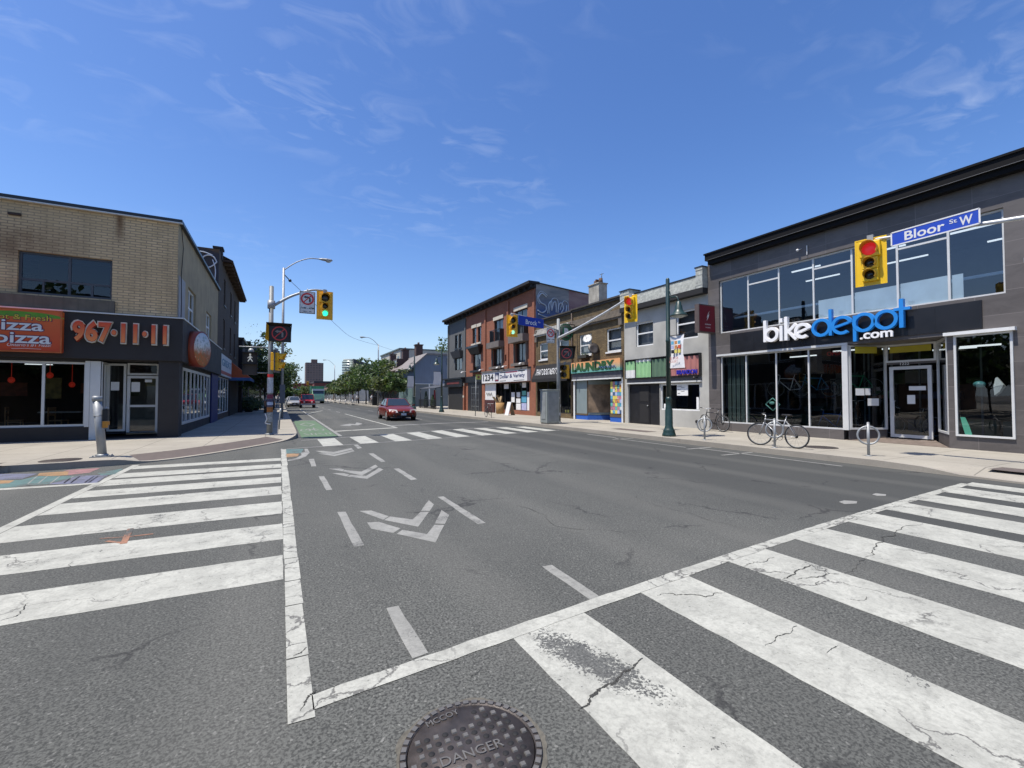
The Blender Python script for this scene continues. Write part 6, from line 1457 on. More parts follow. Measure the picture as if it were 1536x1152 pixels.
# left side beyond the trees
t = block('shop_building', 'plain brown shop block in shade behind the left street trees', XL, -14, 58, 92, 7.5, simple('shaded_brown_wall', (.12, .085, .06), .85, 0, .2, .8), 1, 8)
t = block('shop_building', 'long low grey shop row far down the left side', XL, -14, 96, 170, 7.0, simple('far_grey_wall', (.20, .20, .19), .85, 0, .2, .5), 1, 16)
t = block('shop_building', 'last brown brick shop row on the left before the blue wall', XL, -14, 172, 290, 8.0, simple('far_tan_wall', (.22, .17, .12), .85, 0, .2, .5), 1, 22)
# opposite corner outside the frame, seen only in shop window reflections
t = block('shop_building', 'brown brick corner shop across the side street, mirrored in windows', -8.5, -20, -18, 0.8, 8.0, simple('mirror_brown_brick', (.14, .09, .06), .85, 0, .2, .8), 1, 4)

t = thing('shop_building', 'plain red-brown brick neighbour of the pizza shop, just outside the left edge', 'building', (-20, 25, .15))
m = MB(); m.box((-34, 19.9, .1), (-14.05, 31, 9.2)); m.build('wall', simple('neighbour_brick', (.17, .09, .06), .85, 0, .2, .8), t)
m = MB()
for i in range(5):
    for z in (3.9, 6.6): m.box((-33 + i * 3.8, 19.84, z), (-31.2 + i * 3.8, 19.95, z + 1.6))
m.build('windows', winm, t); m = MB(); m.box((-34, 19.7, 9.2), (-14.0, 31, 9.45)); m.build('cornice', black_metal, t)
# ================================================================ traffic signals and signs
def lpart(name, mb, mat, par, **k):           # part built in the thing's own local coordinates (root still at the origin)
    return mb.build(name, mat, par, **k)
def place(t, loc, rz=0, rx=0): t.location = loc; t.rotation_euler = (rx, 0, rz); return t
def visor(r, d, m, zc, y0):
    k = 18; a0 = rad(-215); a1 = rad(35)
    for i in range(k):
        t0 = a0 + (a1 - a0) * i / k; t1 = a0 + (a1 - a0) * (i + 1) / k
        # around the top of the lens, longer above than at the sides
        def dd(t): return d * (.55 + .45 * max(0, math.sin(-t if False else t + math.pi)))
        p = lambda t, rr, y: (rr * math.cos(t), y, zc - rr * math.sin(t))
        L0 = d * (.6 + .4 * max(0, -math.sin(t0))); L1 = d * (.6 + .4 * max(0, -math.sin(t1)))
        m.hexa([p(t0, r, y0), p(t1, r, y0), p(t1, r, y0 - L1), p(t0, r, y0 - L0), p(t0, r + .012, y0), p(t1, r + .012, y0), p(t1, r + .012, y0 - L1), p(t0, r + .012, y0 - L0)])
def signal(loc, rz, lit, label, ymat, radii=(.15, .105, .105), plate=True, group=None, glow=None, rx=0, pmat=None):
    t = thing('traffic_light', label, 'traffic light', (0, 0, 0), group)
    n = len(radii); H_ = sum(2 * r + .075 for r in radii); w = .30
    if plate:
        m = MB(); m.box((-.30, .0, -H_ / 2 - .09), (.30, .012, H_ / 2 + .09)); lpart('backplate', m, pmat or ymat, t, bevel=.006)
        m = MB(); m.box((-.30, -.006, -H_ / 2 - .09), (-.275, -.001, H_ / 2 + .09)); m.box((.275, -.006, -H_ / 2 - .09), (.30, -.001, H_ / 2 + .09)); m.box((-.274, -.006, H_ / 2 + .065), (.274, -.001, H_ / 2 + .09)); m.box((-.274, -.006, -H_ / 2 - .09), (.274, -.001, -H_ / 2 - .065)); lpart('reflective_border', m, yellow_l if pmat is None else pmat, t)
    z = H_ / 2; m = MB(); L = []
    for i, r in enumerate(radii):
        h = 2 * r + .075; m.box((-r - .045, -.10, z - h + .004), (r + .045, .16, z - .004)); L.append((z - h / 2, r)); z -= h
    lpart('housing', m, ymat, t, bevel=.015)
    m = MB(); m.box((-.06, -.03, H_ / 2 + .0), (.06, .08, H_ / 2 + .16)); lpart('hanger', m, galv, t)
    for i, (zc, r) in enumerate(L):
        m = MB(); m.lathe((0, -.10, zc), [(.001, .028), (r * .5, .024), (r * .85, .012), (r, .0)], 20, (0, -1, 0))
        nm = ('red_lens', 'amber_lens', 'green_lens')[i] if n == 3 else ('upper_lens', 'lower_lens')[i]
        lpart(nm, m, (glow if lit == i else lens_dark), t)
        m = MB(); visor(r + .004, .24 if i == 0 else .20, m, zc, -.10); lpart('visor', m, visor_in if not plate else visor_y if pmat is None else ymat, t)
    return place(t, loc, rz, rx)
visor_y = yel_dirty
signal((1.53, 19.02, 5.18), rad(3), 2, 'yellow traffic light, green lamp lit, beside the no left turn sign on the left arm', yellow, glow=green_lit)
signal((10.56, 20.32, 5.2), rad(-6), 2, 'yellow traffic light with lit green lamp next to the Brock street sign', yellow, glow=green_dim)
signal((12.88, 14.1, 5.22), rad(-72), 0, 'yellow traffic light with red lamp lit on the long white arm above the grey shop', yellow_l, glow=red_lit)
signal((12.38, 5.40, 4.78), rad(-78), 0, 'large yellow traffic light with lit red lamp in front of the bicycle shop', yellow_l, glow=red_lit)
grey_pl = simple('grey_backplate', (.11, .11, .12), .6)
signal((-.12, 19.02, 2.90), rad(72), 9, 'yellow signal head seen edge-on low on the left signal pole', yellow, radii=(.13, .13), pmat=grey_pl)
signal((13.80, 20.3, 2.93), rad(-62), 9, 'dark and amber signal head seen from its side on the pole by the laundry', yel_dirty, radii=(.15, .15), plate=False)
# far signals over the road
for (x, y) in ((4.4, 150), (7.5, 150)):
    signal((x, y, 5.5), 0, 9, 'tiny yellow traffic light hanging over the road far beyond the green truck', yellow, group='far traffic lights over the road')

# ---- poles
def pole_thing(label, x, y, h, r0, r1, mat, name='signal_pole', z0=.15, seg=14):
    t = thing(name, label, 'pole', (x, y, z0)); m = MB(); m.frus((x, y, z0), (x, y, h), r0, r1, seg); m.lathe((x, y, z0), [(r0 + .06, 0), (r0 + .06, .03), (r0 + .005, .06)], seg); m.sphere((x, y, h), r1, 12, 6, (1, 1, .4)); m.build('pole', mat, t); return t
pl = pole_thing('grey signal pole wrapped in posters with a curved arm on the left corner', -.33, 19.1, 5.74, .10, .075, dgalv)
m = MB(); P_ = catmull([(-.26, 19.1, 5.02), (.3, 19.1, 5.42), (.9, 19.1, 5.70), (1.2, 19.1, 5.78), (1.62, 19.1, 5.78)], 5); m.tube(P_, .055, 10, .035); m.frus((-.33, 19.1, 4.9), (-.33, 19.1, 5.2), .13, .13, 14); m.build('arm', alu_pole, pl)
m = MB()
for (z0, z1, mt) in ((2.30, 2.42, red_p), (1.72, 2.29, simple('pale_poster', (.45, .47, .50), .8, 0, .3, 20)), (1.50, 1.66, simple('plum_poster', (.16, .03, .06), .8, 0, .3, 15)), (1.20, 1.48, simple('dark_violet_poster', (.06, .05, .10), .8, 0, .3, 15)), (1.26, 1.38, simple('pale_blue_sticker', (.35, .42, .55), .7, 0, .3, 20)), (1.0, 1.18, simple('orange_poster', (.32, .12, .03), .8, 0, .3, 15)), (.62, .98, simple('torn_grey_poster', (.30, .32, .32), .8, 0, .5, 18))):
    m.mat(mt); rr = .104 if mt.name != 'pale_blue_sticker' else .107; m.frus((-.33, 19.1, z0), (-.33, 19.1, z1), rr, rr, 14, caps=False)
m.build('posters', None, pl)
m = MB(); m.tube(catmull([(-.48, 19.0, .95), (-.42, 18.97, .75), (-.47, 19.0, .6), (-.30, 18.96, .55)], 4), .018, 6); m.build('tape_bits', white_p, pl)
m = MB(); m.tube([(-1.35, 19.1, 3.42), (-.35, 19.1, 3.42)], .02); m.tube([(-1.2, 19.1, 2.46), (-.35, 19.1, 2.46)], .02); m.build('bracket_arms', galv, pl)
pr_ = pole_thing('tall grey signal pole with a long white arm in front of the next-door awning', 13.45, 20.4, 5.8, .115, .085, dgalv)
m = MB(); m.tube(catmull([(13.4, 20.35, 4.74), (13.3, 18.5, 5.00), (13.1, 16.0, 5.40), (12.95, 14.0, 5.80)], 4), .075, 10, .04); m.build('long_arm', simple('white_arm_paint', (.55, .56, .56), .45, .2), pr_)
m = MB(); m.tube(catmull([(13.4, 20.35, 5.15), (12.4, 20.35, 5.45), (11.5, 20.35, 5.72), (10.5, 20.35, 5.85)], 4), .05, 10, .03); m.build('short_arm', alu_pole, pr_)
m = MB()
for k in range(10): z = .6 + random.random() * 1.3; a = random.uniform(3.0, 5.6); c = Vector((13.45, 20.4, z)); d = Vector((math.cos(a), math.sin(a), 0)); s_ = Vector((-d.y, d.x, 0)) * random.uniform(.02, .05); h_ = Vector((0, 0, random.uniform(.03, .09))); c += d * .114; m.poly([c - s_ - h_, c + s_ - h_, c + s_ + h_, c - s_ + h_])
m.build('stickers', simple('sticker_white', (.5, .5, .5), .7), pr_)
pn_ = pole_thing('signal pole just outside the right edge carrying the Bloor sign arm', 12.75, -1.0, 6.0, .14, .10, dgalv)
m = MB(); m.tube(catmull([(12.75, -1.0, 4.55), (12.6, .6, 4.75), (12.5, 2.9, 4.98), (12.45, 4.3, 5.16), (12.42, 5.6, 5.34)], 4), .060, 10, .028); m.build('arm', simple('white_arm_paint', (.55, .56, .56), .45, .2), pn_)

# ---- pedestrian signal
ps = thing('pedestrian_signal', 'pedestrian signal box with lit walking figure beside the left signal pole', 'pedestrian signal', (0, 0, 0))
m = MB(); m.box((-.23, 0, .0), (.23, .2, .40)); m.box((-.23, 0, -.42), (.23, .2, -.02)); lpart('housing', m, simple('dark_brown_housing', (.035, .025, .02), .6), ps)
m = MB(); 
for z in (.02, -.40): m.box((-.24, -.16, z + .365), (.24, 0, z + .385)); m.box((-.24, -.12, z), (-.225, 0, z + .37)); m.box((.225, -.12, z), (.24, 0, z + .37))
lpart('visor', m, black_matt, ps)
m = MB(); m.sphere((0, -.012, .33), .035, 8, 6, (1, .3, 1)); m.tube([(0, -.01, .29), (0, -.01, .18)], .028, 6); m.tube([(0, -.01, .19), (-.07, -.01, .07)], .018, 6); m.tube([(0, -.01, .19), (.08, -.01, .07)], .018, 6); m.tube([(0, -.01, .27), (-.08, -.01, .19)], .015, 6); m.tube([(0, -.01, .27), (.07, -.01, .21)], .015, 6)
lpart('walking_figure', m, emis('walk_white', (.55, .55, .52), .3), ps)
m = MB(); m.sphere((.02, .1, .47), .10, 12, 8); lpart('cap', m, galv, ps)
place(ps, (-.99, 19.0, 2.80))

# ---- no left turn graphics
def turn_symbol(parent, cx_, cz_, R, y, ringm, arrm, rw=.1):
    m = MB(); m.ring((cx_, y, cz_), (0, -1, 0), R * (1 - rw / 2), 0, 32, rect=(R * rw, .003)); d = R * .66
    m.hexa([(cx_ - d - .012, y - .004, cz_ - d + .012), (cx_ - d + .012, y - .004, cz_ - d - .012), (cx_ + d + .012, y - .004, cz_ + d - .012), (cx_ + d - .012, y - .004, cz_ + d + .012)] + [(cx_ - d - .012, y + .002, cz_ - d + .012), (cx_ - d + .012, y + .002, cz_ - d - .012), (cx_ + d + .012, y + .002, cz_ + d - .012), (cx_ + d - .012, y + .002, cz_ + d + .012)])
    m.build('prohibition_ring', ringm, parent)
    m = MB(); a = R * .12; s = R
    m.box((cx_ + .28 * s, y, cz_ - .55 * s), (cx_ + .28 * s + 2 * a, y + .003, cz_ + .10 * s)); m.poly([(cx_ + .28 * s, y, cz_ + .1 * s), (cx_ + .28 * s + 2 * a, y, cz_ + .1 * s), (cx_ + .2 * s, y, cz_ + .42 * s), (cx_ - .2 * s, y, cz_ + .42 * s), (cx_ - .2 * s, y, cz_ + .18 * s), (cx_ + .1 * s, y, cz_ + .18 * s)])
    m.poly([(cx_ - .2 * s, y, cz_ + .55 * s), (cx_ - .2 * s, y, cz_ + .05 * s), (cx_ - .62 * s, y, cz_ + .3 * s)]); m.build('turn_arrow', arrm, parent)
def no_turn_sign(x0, x1, z0, z1, y, label, rz=0):
    t = thing('road_sign', label, 'road sign', (0, 0, 0)); cx_ = 0; w = (x1 - x0) / 2; h = (z1 - z0) / 2
    m = MB(); m.box((-w, 0, -h), (w, .02, h)); lpart('plate', m, simple('sign_white_back', (.62, .63, .62), .5), t, bevel=.01)
    m = MB(); 
    for q in ((-w + .01, -h + .01, w - .01, -h + .03), (-w + .01, h - .03, w - .01, h - .01), (-w + .01, -h + .031, -w + .03, h - .031), (w - .03, -h + .031, w - .01, h - .031)): m.box((q[0], -.004, q[1]), (q[2], -.001, q[3]))
    lpart('border', m, black_p, t)
    turn_symbol(t, 0, h * .32, w * .78, -.006, red_p, black_p, .14)
    text('7AM - 6PM', 'lettering', black_p, t, (-w * .82, -.001, -h * .58), (1, 0, 0), width=w * 1.64, height=h * .16, ext=.003, bold=.01)
    text('MON - FRI', 'lettering', black_p, t, (-w * .55, -.001, -h * .86), (1, 0, 0), width=w * 1.1, height=h * .10, ext=.003)
    m = MB(); m.tube([(0, .03, h), (0, .03, h + .1)], .02); lpart('clamp', m, galv, t)
    return place(t, ((x0 + x1) / 2, y, (z0 + z1) / 2), rz)
xa = PYf(449, 450, 19.0)[0]; xb = PYf(473, 450, 19.0)[0]; z1_ = PYf(461, 437, 19.0)[1]; z0_ = PYf(461, 470.5, 19.0)[1]
no_turn_sign(xa, xb, z0_, z1_, 19.0, 'white no left turn sign hanging from the left arm beside the green light')
xa = PYf(819.5, 500, 20.3)[0]; xb = PYf(832, 500, 20.3)[0]; z1_ = PYf(826, 492, 20.3)[1]; z0_ = PYf(826, 515, 20.3)[1]
no_turn_sign(xa, xb, z0_, z1_, 20.28, 'white no left turn sign between the Brock sign and the tall pole')
def led_box(cx_, cz_, w, h, y, label, rz):
    t = thing('electronic_sign', label, 'electronic sign', (0, 0, 0))
    m = MB(); m.hexa([(-w, 0, -h), (w, 0, -h), (w, .3, -h), (-w, .3, -h), (-w, 0, h), (w, 0, h), (w, .3, h), (-w, .3, h)]); lpart('cabinet', m, black_matt, t)
    m = MB(); m.box((-w - .035, -.02, -h), (-w - .002, .3, h)); lpart('side_panel', m, yellow, t)
    m = MB(); m.poly([(-w - .01, .0, -h), (-w - .06, -.32, -h + .03), (-w - .04, -.32, h + .08), (-w - .01, 0, h)]); m.build('side_hood', yellow, t)
    m = MB(); m.poly([(-w - .01, .0, h), (-w - .05, -.32, h + .08), (w + .10, -.32, h + .06), (w + .01, 0, h)]); m.poly([(w + .01, 0, -h), (w + .03, -.3, -h), (w + .10, -.32, h + .06), (w + .01, 0, h)]); m.build('hood', black_matt, t)
    m = MB(); m.box((-w + .01, -.02, -h + .01), (w - .01, -.004, h - .01)); lpart('screen', m, black_panel, t)
    turn_symbol(t, 0, 0, h * .88, -.03, ledred, ledgrey, .07)
    return place(t, (cx_, y, cz_), rz)
led_box(-.04, 3.95, .36, .29, 18.92, 'black electronic sign with a red no left turn ring on the left signal pole', rad(-8))
z = PYf(848, 530, 20.2)[1]; led_box(PYf(849, 530, 20.2)[0], z, .36, .30, 20.15, 'black electronic sign with a red no left turn ring on the pole by the laundry', rad(-28))

# ---- street name signs
sn = thing('street_sign', 'blue Bloor St W street name sign on the arm at the right', 'street sign', (12.4, 4.2, 5))
y0_, y1_ = 3.53, 4.98; zt = lambda y: 5.03 + (y - 3.53) * (-.012) ; 
m = MB(); X0 = 12.36; zl, zr = 5.02, 5.05
m.extr([(X0, y1_, zl), (X0, y0_, zr), (X0, y0_, zr + .30), (X0, y1_, zl + .30)], (.03, 0, 0)); plb = m.build('plate', blue_p, sn)
m = MB()
def edge(a, b, w_=.014):
    A = Vector(a); B = Vector(b); d = (B - A).normalized(); n = d.cross(Vector((1, 0, 0))) * w_; m.extr([A - n, B - n, B + n, A + n], (-.004, 0, 0))
xx = X0 - .001
edge((xx, y1_, zl), (xx, y0_, zr)); edge((xx, y1_, zl + .3), (xx, y0_, zr + .3)); edge((xx, y1_, zl), (xx, y1_, zl + .3)); edge((xx, y0_, zr), (xx, y0_, zr + .3)); m.build('border', white_p, plb)
Ud = Vector((0, -1, (zr - zl) / (y1_ - y0_))).normalized()
text('Bloor', 'lettering', white_p, plb, (X0, 4.74, zl + .055), Ud, (0, 0, 1), width=.68, height=.20, ext=.004, bold=.018)
text('St', 'lettering', white_p, plb, (X0, 3.985, zl + .165), Ud, (0, 0, 1), width=.12, height=.085, ext=.004, bold=.01)
text('W', 'lettering', white_p, plb, (X0, 3.83, zl + .072), Ud, (0, 0, 1), width=.20, height=.185, ext=.004, bold=.02)
sn = thing('street_sign', 'blue Brock street name sign on the arm beside the green light', 'street sign', (11.8, 20.2, 5.4))
xa = PYf(778, 480, 20.2)[0]; xb = PYf(815.5, 480, 20.2)[0]; za = PYf(797, 490, 20.2)[1]; zb2 = PYf(797, 476, 20.2)[1]; dz = .10
m = MB(); m.extr([(xa, 20.2, za + dz * .5), (xb, 20.2, za - dz * .5), (xb, 20.2, zb2 - dz * .5), (xa, 20.2, zb2 + dz * .5)], (0, .03, 0)); plb = m.build('plate', simple('royal_sign_blue', (.004, .035, .33), .65), sn)
Ud = Vector((xb - xa, 0, -dz)).normalized()
text('Brock', 'lettering', white_p, plb, (xa + .42, 20.2, za + .12), Ud, (0, 0, 1), width=.68, height=.24, ext=.004, bold=.01)
text('Av', 'lettering', white_p, plb, (xa + 1.17, 20.2, za + .22), Ud, (0, 0, 1), width=.13, height=.10, ext=.004)
# ---- green P sign
gp = thing('parking_sign', 'round green P parking sign with dotted rim on the wall above the black awning', 'parking sign', (15.7, 23.0, 5.2))
xc, zc = PYf(848.5, 498, 23.0)
m = MB(); m.lathe((xc, 23.0, zc), [(.001, -.03), (.54, -.03), (.54, .03), (.001, .03)], 32, (0, -1, 0)); m.build('disc', simple('black_disc', (.03, .035, .03), .5), gp)
m = MB()
for i in range(22): t = i * 2 * math.pi / 22; m.box((xc + .47 * math.cos(t) - .045, 22.955, zc + .47 * math.sin(t) - .045), (xc + .47 * math.cos(t) + .045, 22.965, zc + .47 * math.sin(t) + .045))
m.build('rim_dots', green_p, gp)
m = MB(); m.box((xc - .25, 22.95, zc - .28), (xc + .25, 22.965, zc + .28)); m.build('green_field', green_p, gp)
text('P', 'lettering', white_p, gp, (xc - .14, 22.949, zc - .23), (1, 0, 0), width=.30, height=.46, ext=.01, bold=.07)
m = MB(); m.tube([(xc, 23.05, zc + .5), (16.6, 23.05, zc + .5)], .03); m.build('bracket', black_metal, gp)

# ================================================================ lamps 
def cobra(loc, h, armdx, rise, label, r=.085):
    x, y = loc; t = thing('street_lamp', label, 'street lamp', (x, y, .15)); m = MB(); m.frus((x, y, .15), (x, y, h), r, r * .7, 12); m.build('pole', alu_pole, t)
    m = MB(); P_ = catmull([(x, y, h - .15), (x + armdx * .35, y, h + rise * .55), (x + armdx * .7, y, h + rise * .95), (x + armdx, y, h + rise)], 6); m.tube(P_, .035, 8); m.build('arm', alu_pole, t)
    s = 1 if armdx > 0 else -1; e = x + armdx
    m = MB(); m.loft([[(e + s * q * .8, y + w * math.cos(a), h + rise + .01 + hh * math.sin(a)) for a in [i * math.pi / 5 for i in range(10)]] for (q, w, hh) in ((-.1, .04, .04), (.15, .12, .08), (.5, .17, .10), (.85, .14, .09), (1.0, .03, .03))]); m.smooth = True; hd = m.build('lamp_head', galv, t)
    m = MB(); m.sphere((e + s * .52, y, h + rise - .06), .15, 12, 8, (1.25, .9, .75)); m.build('lamp_glass', simple('lamp_bowl', (.42, .42, .40), .2), hd)
    return t
xe = PYf(478, 393, 33)[0]
hh = PYf(427, 402, 33)[1]
lampA = cobra((.12, 33), hh, PYf(480, 391, 33)[0] - .12, PYf(480, 391, 33)[1] - hh + .1, 'tall aluminium street lamp rising behind the left signal pole', .10)
m = MB(); m.tube([(.12, 33, hh - .4), (.45, 33, hh - .75)], .03); m.sphere((.5, 33, hh - .8), .1); m.build('wire_clamp', black_metal, lampA)
m = MB(); m.box((-.02, 32.85, PYf(424, 605, 33)[1]), (.30, 32.89, PYf(424, 577, 33)[1])); m.build('grey_sign_back', simple('sign_back_grey', (.14, .14, .16), .6), lampA)
yB = PXf(567, 600, 13.0)[0]; hB_ = PXf(567, 517, 13.0)[1]
cobra((13.0, yB), hB_, PYf(548, 505, yB)[0] - 13.0, PYf(548, 506, yB)[1] - hB_, 'aluminium street lamp with arm over the road behind the red sedan', .11)
yC = PXf(501.5, 600, 13.0)[0]; hC_ = PXf(501.5, 548, 13.0)[1]
cobra((13.0, yC), hC_, PYf(489, 540, yC)[0] - 13.0, PYf(489, 540, yC)[1] - hC_, 'distant aluminium street lamp in front of the dark red block', .13)
# lane sign on the second lamp
m = MB(); m.box((12.6, yB - .2, PXf(567, 589, 13)[1]), (13.4, yB - .17, PXf(567, 581, 13)[1])); rs_ = m.build('road_sign', simple('pale_sign_back', (.4, .42, .45), .6)); m2 = MB(); m2.box((12.8, yB - .22, PXf(567, 587, 13)[1]), (13.2, yB - .205, PXf(567, 583, 13)[1])); m2.build('symbol', black_p, rs_); tag(rebase(rs_, (13, yB - .18, 2.5)), 'small pale rectangular sign on the street lamp behind the red sedan', 'road sign')
def green_lamp():
    t = thing('street_lamp', '', 'street lamp', (0, 0, 0))
    m = MB(); m.lathe((0, 0, 0), [(.24, 0), (.24, .05), (.225, .10), (.20, .16), (.205, .20), (.17, .26), (.15, .30), (.145, .34), (.135, .36), (.13, .95), (.115, .98), (.12, 1.02), (.11, 1.05), (.105, 1.30), (.115, 1.33), (.10, 1.37), (.085, 1.42)], 20); lpart('base', m, lamp_green, t)
    m = MB(); m.lathe((0, 0, 0), [(.085, 1.42), (.078, 3.4), (.088, 3.42), (.088, 3.48), (.075, 3.5), (.068, 5.70), (.05, 5.74), (.001, 5.76)], 16); lpart('pole', m, lamp_green, t)
    m = MB(); m.tube(catmull([(.07, 0, 4.98), (.22, 0, 5.02), (.42, 0, 4.98), (.5, 0, 4.78)], 5), .022, 8); m.tube(catmull([(.07, 0, 5.3), (.2, 0, 5.0), (.42, 0, 4.98)], 4), .014, 6); lpart('bracket', m, lamp_green, t)
    m = MB(); m.lathe((.5, 0, 4.28), [(.30, .0), (.305, .02), (.27, .06), (.18, .14), (.13, .24), (.12, .36), (.09, .40), (.08, .50), (.03, .54), (.001, .54)], 20); b = lpart('bell_shade', m, lamp_green, t)
    m = MB(); m.lathe((.5, 0, 4.28), [(.001, -.06), (.14, -.05), (.24, .0), (.27, .03), (.001, .03)], 20); lpart('lamp_glass', m, simple('frosted_lamp_glass', (.38, .42, .40), .3), b)
    m = MB(); m.tube([(0, 0, 3.62), (.78, 0, 3.62)], .014, 6); m.tube([(0, 0, 2.42), (.78, 0, 2.42)], .014, 6); lpart('banner_rods', m, black_metal, t)
    return t
gl0 = green_lamp(); gl0['label'] = 'dark green lamp post with bell shade and white banner in front of the grey shop'
# the banner of the near lamp: a cloth with writing and a torn, curled lower corner
m = MB(); nb_ = 10
for i in range(nb_):
    for j in range(nb_):
        def B(i, j):
            u = .08 + .66 * i / nb_; v = j / nb_; z = 3.61 - 1.16 * v; k = max(0, (v - .35)) * (i / nb_)
            w = .05 * math.sin(v * 3.2 + i * .35); 
            return (u + (.10 * k * (v > .6)) - .02 * math.sin(v * 3), w - .22 * k * k, z - .03 * k)
        m.poly([B(i, j), B(i + 1, j), B(i + 1, j + 1), B(i, j + 1)])
bn = lpart('banner', m, simple('banner_cloth', (.68, .68, .68), .85, 0, .05, 3, local=True), gl0)
m = MB()
for (i, j, c) in ((0, 0, cm[0]), (1, 0, cm[1]), (2, 0, cm[0]), (0, 1, cm[7]), (1, 1, cm[1]), (2, 1, simple('tomato_square', (.60, .10, .04), .7)), (0, 2, black_p), (1, 2, cm[2]), (2, 2, cm[2])):
    m.mat(c); u = .22 + i * .15; z = 3.28 - j * .155; m.box((u, -.09, z), (u + .11, -.075, z + .12))
lpart('banner_squares', m, None, bn)
for s_, z in (('BLOOR', 2.74), ('COURT', 2.62)): text(s_, 'lettering', simple('pale_red_print', (.55, .22, .18), .8), bn, (.22, -.15 - (2.74 - z) * .3, z), (1, 0, 0), width=.38, height=.09, ext=.004)
place(gl0, (12.5, 11.75, .15), rad(-90))
for (px, lab) in ((620, 'dark lamp post with bell shade and pale banner at the corner of the blue house'), (664, 'dark lamp post with bell shade standing before the slate blue end wall')):
    y = PXf(px, 600, 13.0)[0] if px == 664 else PXf(px, 600, 12.8)[0]
    c = copytree(gl0, (12.9, y, .15), rad(180), lab)
# banners in the middle distance
# ================================================================ bicycles and stands
def ring_stand(): 
    t = thing('bike_stand', '', 'bike stand', (0, 0, 0), 'ring and post bicycle stands on the right sidewalk')
    m = MB(); m.frus((0, 0, 0), (0, 0, .80), .030, .030, 12); m.sphere((0, 0, .80), .034, 12, 6, (1, 1, .6)); m.lathe((0, 0, 0), [(.07, 0), (.07, .012), (.032, .02)], 12); lpart('post', m, galv, t)
    m = MB(); m.ring((0, 0, .50), (-.80, -.60, 0), .215, .022, 32, 8); lpart('ring', m, galv, t); return t
rs0 = ring_stand()
spots = [(Gp(1303, 684, .15), 'ring and post bike stand standing empty in front of the shop entrance'), (Gp(1162, 671.5, .15), 'ring and post bike stand with the silver bicycle locked to it'), (Gp(1057, 660, .15), 'ring and post bike stand by the corner of the grey shop'), (Gp(688, 614.5, .15), 'small bike stand far along beside the brick pier')]
for i, ((x, y), lab) in enumerate(spots):
    o = rs0 if i == 0 else copytree(rs0); place(o, (max(x, 12.35), y, .15), rad(random.uniform(-8, 8))); o['label'] = lab
